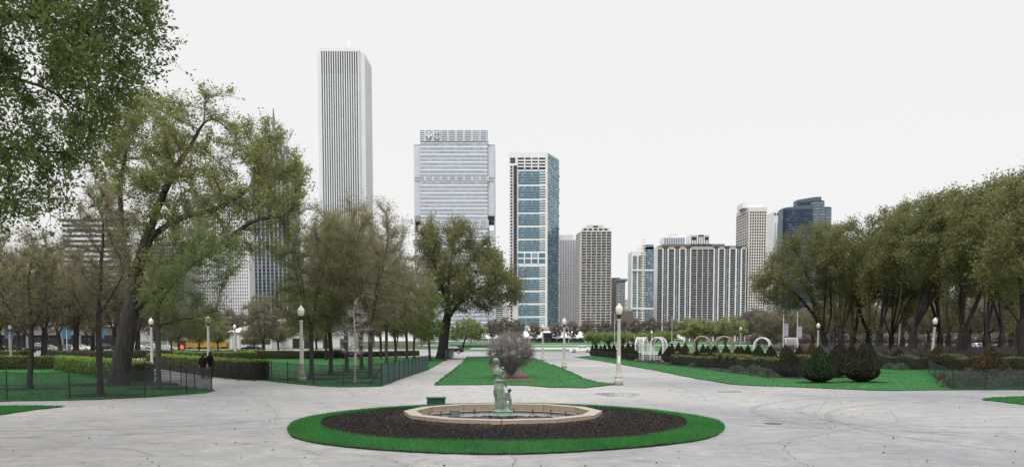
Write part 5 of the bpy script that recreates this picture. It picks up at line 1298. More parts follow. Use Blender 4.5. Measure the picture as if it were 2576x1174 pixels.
for x, d_, co, lab in [(570, 170, C_RED, 'person in a red jacket by the road left of the white pavilion'), (351, 166, C_RED, 'person in a red coat by the parked cars right of the thick trunk'), (341, 168, C_DARK, 'person in dark clothes next to the red coated one by the parked cars')]:
    person(lab, GX(x, d_), 1.2, 1.75, co, C_NAVY, HAIR, False, .75, .1)

# --- white garden arbours
AW = mk('arbour_white', (.74, .74, .71), (.62, .62, .60), 3, .55, .3); AOLD = mk('arbour_weathered', (.50, .44, .37), (.33, .28, .23), 5, .8, .15)
VINE = mk('dry_vine', (.21, .155, .115), (.13, .095, .07), 6, .9, .1)
def arbour(label, px, rz, w, dep, h, mat, fan=False, vines=0, group=None, z=0.03):
    B = G(*px); root = thing('garden_arbour', label, 'arbour', (B.x, B.y, z), rz, group); r = w / 2; sp = h - r * 1.05
    for sy in (-1, 1):
        y = sy * dep / 2; m = MB()
        pts = [(-r, y, 0), (-r, y, sp * .5)] + [(-r * math.cos(t), y, sp + r * 1.05 * math.sin(t)) for t in np.linspace(0, math.pi, 19)] + [(r, y, sp * .5), (r, y, 0)]
        m.tube(pts, .085, 4); m.build('arch', mat, root)
    m = MB()
    for t in np.linspace(.06, math.pi - .06, 17): m.box(-r * math.cos(t) - .03, -r * math.cos(t) + .03, -dep / 2 - .1, dep / 2 + .1, sp + r * 1.05 * math.sin(t) + .03, sp + r * 1.05 * math.sin(t) + .095)
    m.build('canopy', mat, root)
    for sx in (-1, 1):
        m = MB(); x = sx * r
        for zz in (.25, .5, .75, 1.0, sp * .98): m.box(x - .02, x + .02, -dep / 2 + .05, dep / 2 - .05, zz - .025, zz + .025)
        for yy in np.linspace(-dep / 2, dep / 2, 5)[1:-1]: m.box(x - .016, x + .016, yy - .018, yy + .018, 0, 1.0)
        if fan:
            for k in range(7):
                a = math.pi * k / 6; m.tube([(x, 0, 1.02), (x, math.cos(a) * dep * .42, 1.02 + math.sin(a) * (sp - 1.1))], .018, 4)
            m.tube([(x, math.cos(a) * dep * .42, 1.02 + math.sin(a) * (sp - 1.25)) for a in np.linspace(0, math.pi, 13)], .022, 4)
            m.lathe([(.06, sp - .16), (.075, sp - .1), (.06, sp - .04)], 8, (x, 0))
        m.build('side_trellis', mat, root)
        for sy in (-1, 1):
            m = MB(); m.box(x - .085, x + .085, sy * dep / 2 - .085, sy * dep / 2 + .085, sp - .06, sp + .02); m.box(x - .07, x + .07, sy * dep / 2 - .07, sy * dep / 2 + .07, 0, .14); m.build('post_collar', mat, root)
    if vines:
        rg = random.Random(vines); m = MB()
        for k in range(230):
            t = rg.choice([rg.uniform(0, .9), rg.uniform(2.1, 3.14), rg.uniform(0, 3.14)]); y = rg.choice([-1, 1]) * dep / 2 + rg.uniform(-.25, .25)
            low = rg.random() < .45; x = -r * math.cos(t) if not low else rg.choice([-1, 1, 1]) * r; zz = sp + r * math.sin(t) if not low else rg.uniform(.2, sp)
            p = Vector((x, y, zz)); pts = [p]
            for q in range(3): p = p + Vector((rg.uniform(-.28, .28), rg.uniform(-.22, .22), rg.uniform(-.3, .26))); pts.append(p)
            m.tube([tuple(q) for q in pts], [.012, .010, .008, .004], 3)
        m.build('vine', VINE, root)
    return root
ga = 'garden arbours'
arbour('white arbour with fan shaped side trellis, left one of the double arbour', (1614, 906), R(58), 1.5, 1.0, 2.75, AW, True, group=ga)
arbour('white arbour with fan shaped side trellis, right one of the double arbour', (1656, 909), R(-34), 1.55, 1.1, 2.75, AW, True, group=ga)
arbour('weathered arbour wound with dry vines, left one of the pair', (1766, 899), R(-20), 2.3, 1.7, 3.0, AOLD, vines=3, group=ga)
arbour('weathered arbour thick with dry brown vines, right one of the pair', (1822, 899), R(-24), 2.3, 1.8, 3.0, AOLD, vines=4, group=ga)
arbour('single white arbour behind the green yew cone in the topiary garden', (1917, 905), R(-28), 1.9, 1.2, 2.75, AW, group=ga)
arbour('white arbour seen from the side, its slats showing, before the elms', (1988, 900), R(82), 1.6, 1.6, 2.75, AW, group=ga)
# stone bench blocks behind the arbours
for (x0_, x1_, y_, lab) in [(1650, 1668, 905, 'low pale stone block between the posts of the double white arbour'), (1876, 1892, 903, 'low pale stone block left of the single white arbour'), (1935, 1962, 903, 'low pale stone block right of the single white arbour')]:
    p, q = G(x0_, y_), G(x1_, y_); m = MB(); L = q.x - p.x
    m.box(0, L, 0, .5, 0, .42); m.box(-.04, L + .04, -.04, .54, .42, .5); o = m.build('stone_bench', mk('bench_stone', (.5, .48, .45), (.4, .39, .37), 4)); o.location = (p.x, p.y, .04); tag(o, lab, 'bench')
# ------------------------------------------------------------------ vehicles, street lights, signal, tents
def paint(name, c, metal=.2): return mk(name, c, tuple(x * .94 for x in c), 2, .3, .5, metal)
P_WHITE = paint('white_paint', (.72, .72, .72), 0); P_BLACK = paint('black_paint', (.014, .014, .016)); P_GREY = paint('grey_paint', (.16, .165, .17)); P_RED = paint('dark_red_paint', (.09, .012, .016)); P_SILVER = paint('silver_paint', (.42, .43, .44), .4); P_ORANGE = paint('taxi_paint', (.30, .12, .03), 0); P_YEL = paint('bus_yellow', (.42, .24, .035), 0)
TYRE = mk('tyre_rubber', (.012, .012, .012), (.02, .02, .02), 9, .9); RIM = mk('rim_alloy', (.45, .45, .46), (.35, .35, .36), 5, .35, .5, .5)
CARGLASS = mk('car_glass', (.035, .045, .05), (.05, .06, .065), 2, .08, .6); LIGHT_R = mk('tail_lamp', (.40, .02, .015), (.3, .015, .012), 5, .3); LIGHT_W = mk('head_lamp', (.75, .76, .76), (.6, .6, .6), 5, .2)
def car_src(kind):
    root = thing('parked_car', '', 'car'); W = .88
    if kind == 'sedan': L = 4.7; low = [(-2.33, .38), (-2.35, .62), (-2.28, .86), (-1.95, .95), (-1.35, .98), (.75, .96), (1.6, .88), (2.2, .74), (2.34, .58), (2.32, .36)]; cab = [(-1.75, .96), (-1.0, 1.40), (-.3, 1.46), (.25, 1.43), (1.15, .95)]
    else: L = 4.7; low = [(-2.33, .42), (-2.36, .75), (-2.32, 1.05), (-1.6, 1.08), (1.0, 1.06), (1.9, .98), (2.25, .82), (2.34, .6), (2.32, .4)]; cab = [(-2.28, 1.06), (-2.0, 1.66), (-1.2, 1.75), (.1, 1.72), (1.1, 1.05)]
    wx = (-1.38, 1.42)
    bot = []
    for c_ in wx[::-1]: bot += [(c_ + .36 * math.cos(t), .30 + .36 * math.sin(t)) for t in np.linspace(0.1, math.pi - .1, 8)]
    prof = low + [(2.2, .24)] + bot + [(-2.2, .24)]
    m = MB(); n = len(prof); ysl = [(-W, .0), (-W * .97, 1), (W * .97, 1), (W, 0)]
    def ring(y, ins): return [(x * (1 - .012 * ins), y, z - .03 * ins * (z > .6)) for x, z in prof]
    rings = [ring(-W * .94, 1), ring(-W, 0), ring(W, 0), ring(W * .94, 1)]
    for r_ in rings: m.v += r_
    for k in range(3):
        for j in range(n):
            j2 = (j + 1) % n; m.f.append((k * n + j, k * n + j2, (k + 1) * n + j2, (k + 1) * n + j)); m.m.append(0)
    m.f.append(tuple(range(n))); m.m.append(0); m.f.append(tuple(range(4 * n - 1, 3 * n - 1, -1))); m.m.append(0)
    # roof and pillars
    i = len(m.v); k = len(cab); tw = [.82 if z < 1.1 else .66 for x, z in cab]
    m.v += [(x, -t, z) for (x, z), t in zip(cab, tw)] + [(x, t, z) for (x, z), t in zip(cab, tw)]
    for j in range(k - 1): m.f.append((i + j, i + j + 1, i + k + j + 1, i + k + j)); m.m.append(0)
    m.f.append(tuple(i + j for j in range(k))); m.m.append(0); m.f.append(tuple(i + k + j for j in range(k - 1, -1, -1))); m.m.append(0)
    body = m.build('body', P_WHITE, root)
    cx = sum(x for x, z in cab) / k; zl = cab[0][1]; zh = max(z for x, z in cab)
    for s in (-1, 1):           # side windows, two a side
        for (u0, u1) in ((.16, .5), (.53, .86)):
            m = MB(); x0, x1 = cab[0][0], cab[-1][0]
            def top(x):
                for (xa, za), (xb, zb) in zip(cab[:-1], cab[1:]):
                    if xa <= x <= xb: return za + (zb - za) * (x - xa) / (xb - xa)
                return zl
            xs = np.linspace(x0 + (x1 - x0) * u0, x0 + (x1 - x0) * u1, 6)
            yy = lambda z: s * (.82 - (.16) * (z - zl) / (zh - zl) + .012)
            for xa, xb in zip(xs[:-1], xs[1:]):
                za, zb = zl + .06, max(zl + .08, top(xa) - .07); zc = max(zl + .08, top(xb) - .07)
                q = [(xa, yy(za), za), (xb, yy(za), za), (xb, yy(zc), zc), (xa, yy(zb), zb)]
                m.quad(*(q if s < 0 else q[::-1]))
            m.build('window', CARGLASS, root)
    for a, b, nm in ((cab[-2], cab[-1], 'windscreen'), (cab[1], cab[0], 'rear_window')):
        m = MB(); sg = 1 if nm == 'windscreen' else -1; o_ = .012
        pa = (a[0] + (b[0] - a[0]) * .12, a[1] + (b[1] - a[1]) * .12); pb = (a[0] + (b[0] - a[0]) * .85, a[1] + (b[1] - a[1]) * .85)
        q = [(pa[0] + sg * o_, -.58, pa[1] + o_), (pb[0] + sg * o_, -.70, pb[1] + o_), (pb[0] + sg * o_, .70, pb[1] + o_), (pa[0] + sg * o_, .58, pa[1] + o_)]
        m.quad(*(q if sg > 0 else q[::-1])); m.build(nm, CARGLASS, root)
    for x in wx:
        for s in (-1, 1):
            y = s * .80; m = MB(); m.tube([(x, y - .11, .33), (x, y + .11, .33)], .33, 18); w_ = m.build('wheel', TYRE, root)
            m = MB(); m.tube([(x, y + s * .10, .33), (x, y + s * .122, .33)], .21, 14); m.build('rim', RIM, w_)
    for s in (-1, 1):
        m = MB(); m.box(2.22, 2.345, s * .62 - .16, s * .62 + .16, .60, .72); m.build('headlight', LIGHT_W, root)
        m = MB(); m.box(-2.37, -2.25, s * .64 - .16, s * .64 + .16, .70, .84); m.build('tail_light', LIGHT_R, root)
    return root
SED, SUV = car_src('sedan'), car_src('suv')
cars = [(1461, 886.3, SED, P_WHITE, 180, 'white sedan driving on the road at the left end of the yew row'), (1136, 888.5, SED, P_BLACK, 180, 'black car on the road just right of the dark leaning trunk'),
        (633, 882, SED, P_BLACK, 180, 'black sedan parked in front of the white pavilion'), (422, 882.5, SED, P_SILVER, 0, 'silver grey sedan behind the low far hedge left of the pedestrian signal'),
        (38, 884, SED, P_BLACK, 0, 'black sedan behind the left globe lamp post at the picture edge'), (-2, 882, SED, P_RED, 0, 'dark red car cut by the left picture edge'),
        (98, 885.5, SED, P_BLACK, 0, 'dark car right beside the left young trunk, in front of the white van'), (165, 880, SED, P_GREY, 180, 'grey car with a glowing looking red tail lamp behind the left hedge'),
        (207, 881, SED, P_WHITE, 0, 'white car half hidden by a dark trunk behind the brown dry hedge'), (234, 880, SED, P_WHITE, 180, 'white car showing between the two left trunks'),
        (268, 882, SUV, P_BLACK, 0, 'black off road car directly left of the thick ridged trunk'), (330, 881.5, SED, P_SILVER, 180, 'pale silver car right of the thick ridged trunk'),
        (338, 877, SUV, P_WHITE, 0, 'white van behind the pale silver car right of the thick trunk'), (96, 878, SUV, P_WHITE, 180, 'white van behind the dark car at the left'),
        (125, 882, SED, P_SILVER, 0, 'silver car right of the white van at the left'), (385, 877.5, SED, P_WHITE, 0, 'white car glimpsed left of the mottled trunk'), (462, 876, SED, P_RED, 0, 'red car behind the pedestrian signal'),
        (1698, 866, SED, P_SILVER, 0, 'small far silver car beyond the great lawn, left of the vine arbours'), (1578, 866.5, SED, P_SILVER, 0, 'small far silver car beyond the great lawn, behind the tall lamp'),
        (2470, 878, SUV, P_WHITE, 0, 'white car far behind the elms at the right, above the large rusty yew'), (2442, 877, SED, P_GREY, 0, 'grey car left of the white one far behind the elms'), (2516, 878, SED, P_BLACK, 0, 'dark car right of the white one far behind the elms'), (2560, 877.5, SED, P_RED, 0, 'reddish car at the right picture edge far behind the elms'), (2370, 877, SED, P_WHITE, 0, 'white car far behind the elms, just right of the tall globe lamp'),
        (2290, 876, SED, P_WHITE, 0, 'white car far behind the broad elm left of the tall globe lamp'), (2190, 876, SED, P_SILVER, 180, 'silver car far behind the two limbed elm')]
uc = set()
for x, y, src, col, rz, lab in cars:
    B = G(x, y); B.z = zt(B.y) + .012
    if src.name not in uc:
        uc.add(src.name); o = src; o.location = B; o.rotation_euler = (0, 0, R(rz)); o['label'] = lab; o['group'] = 'cars on the roads'; ks = kids(o)
    else: o, ks = copy_tree(src, B, R(rz), 1.0, lab, 'cars on the roads')
    for k in ks:
        if k.name.startswith('body'): k.material_slots[0].link = 'OBJECT'; k.material_slots[0].material = col
def bus(label, loc, first=None):
    root = thing('school_bus', label, 'bus', loc, 0, 'yellow buses by the left road'); L = 10.0
    m = MB(); pr = [(-5, .5), (-5, 2.7), (-4.8, 2.95), (3.6, 2.95), (3.75, 1.75), (4.9, 1.6), (5, .5)]; n = len(pr)
    m.v += [(x, -1.2, z) for x, z in pr] + [(x, 1.2, z) for x, z in pr]
    for j in range(n): m.f.append((j, (j + 1) % n, n + (j + 1) % n, n + j)); m.m.append(0)
    m.f.append(tuple(range(n))[::-1]); m.m.append(0); m.f.append(tuple(range(n, 2 * n))); m.m.append(0); m.build('body', P_YEL, root)
    for k in range(9):
        m = MB(); x = -4.6 + k * .9; m.box(x, x + .72, -1.215, -1.2, 1.75, 2.5); m.build('window', CARGLASS, root)
    for zz in (.95, 1.45):
        m = MB(); m.box(-4.98, 3.6, -1.22, -1.2, zz, zz + .06); m.build('stripe', BLACK, root)
    for x in (-3.2, 3.6):
        for s in (-1, 1): m = MB(); m.tube([(x, s * 1.05 - .14, .5), (x, s * 1.05 + .14, .5)], .5, 16); m.build('wheel', TYRE, root)
    return root
bu = bus('yellow school bus behind the trunks right of the pedestrian signal', GX(486, 222))
copy_tree(bu, GX(530, 228), 0, 1.0, 'yellow school bus behind the two walkers, right one of the two')

GALV = mk('galvanised_metal', (.30, .32, .32), (.22, .24, .24), 5, .5, .4, .3)
BLUE_B = mk('blue_banner', (.025, .085, .17), (.05, .14, .22), 1.2, .8, .1, stretch=(.3, 1, 2)); VIO_B = mk('violet_banner', (.20, .18, .26), (.34, .32, .37), 1.2, .8, .1, stretch=(.3, 1, 2))
def street_light(label, x, d_, h, arm=1, banner=None, two=False, group='tall bent street lights'):
    B = GX(x, d_); root = thing('street_light', label, 'street light', B, 0, group)
    m = MB(); m.tube([(0, 0, 0), (0, 0, .5), (0, 0, .55), (0, 0, h)], [.16, .15, .10, .06], 8); m.build('pole', GALV, root, True)
    for s in ((arm, -arm) if two else (arm,)):
        m = MB(); m.tube([(0, 0, h - .6), (.25 * s, 0, h + .1), (.9 * s, 0, h + .55), (1.9 * s, 0, h + .62)], .045, 6); a_ = m.build('arm', GALV, root, True)
        m = MB(); m.tube([(1.8 * s, 0, h + .60), (2.0 * s, 0, h + .62), (2.4 * s, 0, h + .6), (2.65 * s, 0, h + .56)], [(.06, .05), (.15, .09), (.17, .09), (.06, .04)], 8); m.build('lamp_head', mk('lamp_head_grey', (.5, .5, .5), (.4, .4, .4), 4), a_, True)
    if banner:
        for s in ((1, -1) if banner[2] else (1,)):
            m = MB(); z0, z1 = banner[1]; m.box(.10 * s, .95 * s, -.02, .02, z0, z1) if s > 0 else m.box(-.95, -.10, -.02, .02, z0, z1); b_ = m.build('banner', banner[0], root)
            m = MB()
            for zz in (z0 - .03, z1 + .03): m.tube([(0, 0, zz), (1.0 * s, 0, zz)], .025, 5)
            m.build('bracket', GALV, b_)
street_light('bent street light with a violet banner at the left edge of the elm grove', 1970, 150, 8.3, -1, (VIO_B, (3.3, 5.6), False))
street_light('bent street light with a violet banner below the arching elm', 2005, 158, 8.2, 1, (VIO_B, (3.0, 5.2), False))
street_light('bent street light with a violet banner deep between the elms', 2262, 140, 7.6, -1, (VIO_B, (3.2, 5.4), False))
street_light('grey bent street light rising behind the mottled trunk', 422, 190, 8.6, 1)
street_light('bent street light in front of the blue glass tower', 1323, 300, 11.5, 1)
street_light('short bent street light before the long white tent', 1431, 300, 6.6, -1)
street_light('bent street light directly left of the nearest right lamp post', 1546, 255, 10.5, -1)
street_light('double armed street light before the striped slab block', 1690, 250, 9.5, -1, None, True)
for x, lab in ((168, 'street light pole with two blue banners above the dry bush'), (23, 'street light pole with two blue banners behind the left globe lamp'), (252, 'street light pole with narrow blue banners behind the slender trunk')):
    street_light(lab, x, 176, 8.2, 1, (BLUE_B, (3.0, 5.2), True), group='street lights with blue banners')
# pedestrian signal
B = GX(458, 150); ps = thing('pedestrian_signal', 'black pedestrian signal with a lit orange hand, behind the low far hedge', 'signal', B)
m = MB(); m.tube([(0, 0, 0), (0, 0, 2.9)], .06, 8); m.build('post', BLACK, ps)
m = MB(); m.box(-.62, .62, -.15, .15, .75, 2.5); m.build('housing', BLACK, ps)
def emis(name, c, s):
    m, t, p, o = newmat(name); p.inputs['Base Color'].default_value = c4(c); p.inputs['Emission Color'].default_value = c4(c); p.inputs['Emission Strength'].default_value = s; return m
m = MB(); m.box(-.24, .24, -.17, -.15, .95, 1.35)
for k in range(4): m.box(-.24 + .125 * k, -.14 + .125 * k, -.17, -.15, 1.352, 1.62 + (.06 if k in (1, 2) else 0))
m.box(.243, .36, -.17, -.15, 1.05, 1.30); m.build('hand_symbol', emis('orange_light', (1.0, .10, .02), 1.1), ps)
# pavilion with white slatted walls, and a white tent roof behind
SLAT = mk('white_slats', (.56, .56, .54), (.48, .48, .46), 2, .7, .2); WFAB = mk('white_fabric', (.78, .78, .78), (.72, .72, .73), .4, .7, .2)
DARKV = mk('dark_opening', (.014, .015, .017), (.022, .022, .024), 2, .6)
Dp = 226
pl_, pr_ = GX(577, Dp), GX(685, Dp); pv = thing('pavilion', 'white slatted park pavilion with a pale hipped roof behind the left hedges', 'building', ((pl_.x + pr_.x) / 2, Dp, zt(Dp)))
hw_ = (pr_.x - pl_.x) / 2; m = MB(); m.box(-hw_, hw_, 0, 12, 0, 4.7); m.build('wall', SLAT, pv)
for k in range(13): m = MB(); x = -hw_ + 2 * hw_ * k / 12; m.box(x - .05, x + .05, -.12, 0, 0, 4.7); m.build('batten', mk('grey_batten', (.25, .25, .25), (.2, .2, .2)), pv)
m = MB(); m.box(-hw_ * .45, hw_ * .9, -.14, 0, 1.3, 2.6); m.build('window', DARKV, pv)
m = MB(); m.v += [(-hw_ - .6, -.8, 4.7), (hw_ + .6, -.8, 4.7), (hw_ + .6, 12.8, 4.7), (-hw_ - .6, 12.8, 4.7), (hw_ * .35, 5, 8.0), (hw_ * .8, 6, 8.0)]
m.f += [(0, 1, 5, 4), (1, 2, 5), (2, 3, 4, 5), (3, 0, 4), (3, 2, 1, 0)]; m.m += [0] * 5; m.build('roof', WFAB, pv)
pl_, pr_ = GX(688, 236), GX(880, 236); wg = thing('pavilion_wing', 'long pale wall with dark doorways right of the white pavilion, behind the tall globe lamp', 'building', ((pl_.x + pr_.x) / 2, 236, zt(236)))
hw_ = (pr_.x - pl_.x) / 2; m = MB(); m.box(-hw_, hw_, 0, 9, 0, 4.2); m.build('wall', SLAT, wg)
for u in (-.5, -.2, .3, .75): m = MB(); m.box(hw_ * u, hw_ * u + 2.4, -.1, 0, 0, 2.9); m.build('doorway', DARKV, wg)
m = MB(); m.box(-hw_ - .5, hw_ + .5, -.6, 9.6, 4.2, 4.55); m.build('roof', WFAB, wg)
B = GX(716, 262); tt = thing('tent_roof', 'white domed tent roof showing above the pavilion behind bare trees', 'tent', B)
m = MB(); rx_ = 30 * 262 / F
for a in range(10):
    for b in range(20):
        def q(i, j): ph, th = i / 10 * math.pi / 2, j / 20 * 2 * math.pi; return (rx_ * math.cos(ph) * math.cos(th), 6 * math.cos(ph) * math.sin(th), 5.5 + 3.6 * math.sin(ph))
        m.quad(q(a, b), q(a, b + 1), q(a + 1, b + 1), q(a + 1, b))
m.build('canopy', WFAB, tt, True)
for a in range(6): m = MB(); th = a * math.pi / 3 + .3; m.tube([(rx_ * .95 * math.cos(th), 5.7 * math.sin(th), 0), (rx_ * .95 * math.cos(th), 5.7 * math.sin(th), 5.7)], .12, 6); m.build('pole', GALV, tt)
# long white tents beyond the great lawn
def tent(label, x0, x1, d_, h, ridge, bays):
    a, b = GX(x0, d_), GX(x1, d_); root = thing('marquee_tent', label, 'tent', ((a.x + b.x) / 2, d_, a.z), 0, 'white tents beyond the lawn'); w2 = (b.x - a.x) / 2
    m = MB(); n = bays * 2
    for i in range(n):
        u0, u1 = -w2 + 2 * w2 * i / n, -w2 + 2 * w2 * (i + 1) / n; e0, e1 = h + (.25 if i % 2 else 0), h + (0 if i % 2 else .25)
        m.quad((u0, 0, e0), (u1, 0, e1), (u1, 5, ridge), (u0, 5, ridge)); m.quad((u0, 5, ridge), (u1, 5, ridge), (u1, 10, e1), (u0, 10, e0)); m.quad((u0, -.02, e0 - .9), (u1, -.02, e1 - .9), (u1, -.02, e1), (u0, -.02, e0))
    m.build('roof', WFAB, root)
    m = MB(); m.box(-w2, w2, 1.5, 9.5, 0, h - .3); m.build('wall', DARKV if 'dark' in label else SLAT, root)
    for i in range(bays + 1): m = MB(); u = -w2 + 2 * w2 * i / bays; m.tube([(u, 0, 0), (u, 0, h)], .09, 6); m.build('pole', WFAB, root)
tent('long white marquee tent with dark open front below the blue glass tower', 1318, 1470, 402, 2.9, 5.6, 9)
tent('white marquee tent seen left of the grey shrub behind the round tree', 1196, 1262, 402, 2.6, 4.8, 4)
tent('low white marquee tent far behind the double white arbour', 1575, 1720, 408, 2.2, 4.0, 7)
for nm, x0, x1, d_, h, lab in (('viaduct', 1180, 1480, 440, 7.6, 'long grey concrete viaduct behind the white marquee tent'),):
    a, b = GX(x0, d_), GX(x1, d_); root = thing(nm, lab, 'viaduct', ((a.x + b.x) / 2, d_, a.z)); w2 = (b.x - a.x) / 2
    m = MB(); m.box(-w2, w2, 0, 14, h - 2.2, h); m.build('deck', CONC, root); m = MB(); m.box(-w2, w2, -.3, .0, h - .9, h + .6); m.build('parapet', STONE, root)
    for k in range(9): u = -w2 + 2 * w2 * k / 8; m = MB(); m.box(u - .7, u + .7, 2, 3.5, 0, h - 2.2); m.build('pillar', CONC, root)
# dark low fences beyond the great lawn
a, b = GX(1322, 394), GX(1470, 394); m = MB(); m.box(0, b.x - a.x, 0, .1, 0, 1.5)
for k in range(12): m.box((b.x - a.x) * k / 11 - .06, (b.x - a.x) * k / 11 + .06, -.08, -.002, 0, 1.7)
o = m.build('boundary_fence', mk('black_fence', (.02, .022, .024), (.03, .03, .032), 3)); o.location = a; tag(o, 'low black boundary fence along the far edge of the great lawn', 'fence')
a, b = GX(1130, 238), GX(1240, 238); m = MB(); m.box(0, b.x - a.x, 0, .4, 0, .8); m.box(-.1, b.x - a.x + .1, -.1, .5, .8, .9)
o = m.build('low_wall', mk('dark_wall_stone', (.07, .07, .072), (.05, .05, .05), 3)); o.location = a; tag(o, 'long low dark wall across the road left of the grey shrub', 'wall')
for nm, x, wd_, lab in (('portable_hut', 1370, 1.3, 'black upright hut left one of the pair before the marquee tent'), ('portable_hut', 1383, 1.3, 'black upright hut right one of the pair before the marquee tent')):
    B = GX(x, 388); r_ = thing(nm, lab, 'hut', B, 0, 'black huts by the tent'); m = MB(); m.box(-wd_, wd_, 0, 2, 0, 4.6); m.build('body', DARKV, r_); m = MB(); m.box(-wd_ - .1, wd_ + .1, -.1, 2.1, 4.6, 4.8); m.build('roof', DARK_IRON, r_); m = MB(); m.box(-.6, .6, -.05, 0, 0, 2.2); m.build('door', DARK_IRON, r_)
# traffic sign on the right of the row
B = GX(1625, 250); sg = thing('traffic_sign', 'small white sign on a pole left of the double white arbour', 'sign', B); m = MB(); m.tube([(0, 0, 0), (0, 0, 2.6)], .04, 6); m.build('post', GALV, sg); m = MB(); m.box(-.4, .4, -.05, -.03, 1.9, 2.9); m.build('panel', mk('white_sign', (.75, .75, .75), (.7, .7, .7)), sg)
# underpass building at the left edge
B = GX(95, 258); ug = thing('concrete_terrace', 'low grey concrete building with dark openings behind the parked cars at the left', 'building', B); C2_ = mk('grey_concrete', (.20, .195, .19), (.15, .15, .148), .4, .85)
w2 = 330 / 2 * 258 / F
m = MB(); m.box(-w2, w2, .6, 14, 0, 3.8); m.build('recess_wall', DARKV, ug)
m = MB(); m.box(-w2, w2, 0, 14, 3.8, 5.9); m.build('parapet', C2_, ug)
for k in range(8): u = -w2 + 2 * w2 * (k + .2) / 7.6; m = MB(); m.box(u - .5, u + .5, 0, .59, 0, 3.8); m.build('pillar', C2_, ug)
for k, (u0, u1, z) in enumerate([(.22, .62, 8.4), (.22, 1.0, 7.4)]): m = MB(); m.box(w2 * (u0 - .3), w2 * (u1 - .3) + 4, 1, 1.3, z, z + .5); m.build('canopy_bar', WFAB, ug)
for u in (-.08, .3, .66): m = MB(); m.tube([(w2 * u, 1.15, 5.9), (w2 * u, 1.15, 8.6)], .08, 6); m.build('post', GALV, ug)
# ------------------------------------------------------------------ the towers
ZG = 1.7
def bx(x, d, y=600): return PD(x, y, d).x
def bz(y, d, x=1288): return PD(x, y, d).z
def facade(par, A, B, z0, z1, n, glass, wall, sill=.3, bays=0, pier=.0, proud=.25, bpanes=None, pier_mat=None, band='window_band', inset=0.0, slab=0.0, slab_mat=None, skip=()):
    """a front from A to B (seen from outside A is on the left): one glazed band per storey, piers in front"""
    A = Vector(A[:2]); B = Vector(B[:2]); t = (B - A).normalized(); nrm = Vector((t.y, -t.x)); L = (B - A).length
    A, B = A + t * inset, B - t * inset; L -= 2 * inset
    h = (z1 - z0) / n; bp = bpanes or max(1, bays)
    for i in range(n):
        if i in skip: continue
        a, b = z0 + h * (i + sill), z0 + h * (i + 1); m = MB(); p = A + nrm * .12; q = B + nrm * .12
        m.quad((p.x, p.y, a), (q.x, q.y, a), (q.x, q.y, b), (p.x, p.y, b), uv=[(0.001, i + .05), (bp - .001, i + .05), (bp - .001, i + .95), (.001, i + .95)])
        for (u0, u1, z_) in ((p, q, a), (p, q, b)):
            i0, i1 = u0 - nrm * .11, u1 - nrm * .11
            m.quad((i0.x, i0.y, z_), (i1.x, i1.y, z_), (u1.x, u1.y, z_), (u0.x, u0.y, z_), uv=[(.1, i + .5)] * 4)
        m.build(band, glass, par)
    if bays:
        m = MB()
        for k in range(bays + 1):
            c = A + t * (L * k / bays); p, q = c - t * pier / 2, c + t * pier / 2
            P = [p + nrm * .01, q + nrm * .01, q + nrm * proud, p + nrm * proud]; m.prism([(v.x, v.y) for v in P], z0, z1)
        m.build('pier', pier_mat or wall, par)
    if slab:
        m = MB()
        for i in range(n + 1):
            z_ = z0 + h * i; P = [A + nrm * .02, B + nrm * .02, B + nrm * slab, A + nrm * slab]; m.prism([(v.x, v.y) for v in P], z_ - .2, z_ + .3)
        m.build('floor_edge', slab_mat or wall, par)
def tower(name, label, cat='tower', at=(0, 0)): return thing(name, label, cat, (at[0], at[1], ZG))
def prism_part(par, name, poly, z0, z1, mat):
    m = MB(); m.prism([tuple(p[:2]) for p in poly], z0, z1); return m.build(name, mat, par)
class Loc:
    """collects the parts of one tower in world units, then moves them under its foot"""
    def __init__(s, root): s.r = root; s.n0 = set(o.name for o in bpy.data.objects)
    def done(s):
        v = s.r.location
        for o in bpy.data.objects:
            if o.parent == s.r and o.type == 'MESH': o.data.transform(Matrix.Translation(-v))
MARBLE = mk('white_marble', (.66, .66, .665), (.60, .60, .61), .05, .6, .3)
WHITE_C = mk('white_concrete', (.70, .70, .69), (.62, .62, .61), .08, .7, .2)
BEIGE_C = mk('beige_concrete', (.57, .555, .525), (.50, .485, .46), .08, .75, .2)
PALE_C = mk('pale_pink_concrete', (.58, .56, .57), (.52, .50, .51), .08, .75, .2)
GREY_C = mk('grey_tower_concrete', (.30, .30, .31), (.25, .25, .26), .08, .75, .2)
GRANITE_G = mk('grey_granite_clad', (.40, .41, .45), (.36, .37, .41), .06, .5, .3)
BRONZE = mk('bronze_clad', (.062, .064, .070), (.045, .047, .052), .1, .6, .3)
BROWN_B = mk('brown_brick', (.16, .13, .115), (.12, .10, .09), .3, .9, .1)
METAL_W = mk('white_metal', (.76, .76, .79), (.70, .70, .73), .1, .45, .4, .2)
DKBLUE = mk('dark_blue_metal', (.045, .070, .110), (.035, .055, .088), .1, .35, .5, .3)
GL_AON = mk_glass('glass_slate', (.105, .150, .152), (.112, .157, .158), (.13, .17, .168), .2)
GL_LOU = mk_glass('glass_louvre', (.060, .078, .086), (.066, .084, .092), None, .1)
GL_TOP = mk_glass('glass_black', (.016, .022, .026), (.022, .028, .032), None, .1)
GL_BC = mk_glass('glass_silver_blue', (.36, .405, .475), (.46, .505, .57), (.28, .325, .39), .5, .18)
GL_PDE = mk_glass('glass_teal', (.085, .172, .220), (.125, .225, .280), (.26, .35, .39), .45, .12)
GL_PDE2 = mk_glass('glass_teal_side', (.095, .185, .230), (.15, .26, .31), (.23, .34, .38), .55, .1)
GL_DK = mk_glass('glass_dark', (.030, .040, .050), (.05, .062, .074), (.14, .145, .15), .2)
GL_BR = mk_glass('glass_greyish', (.055, .056, .060), (.09, .09, .092), (.22, .215, .205), .15)
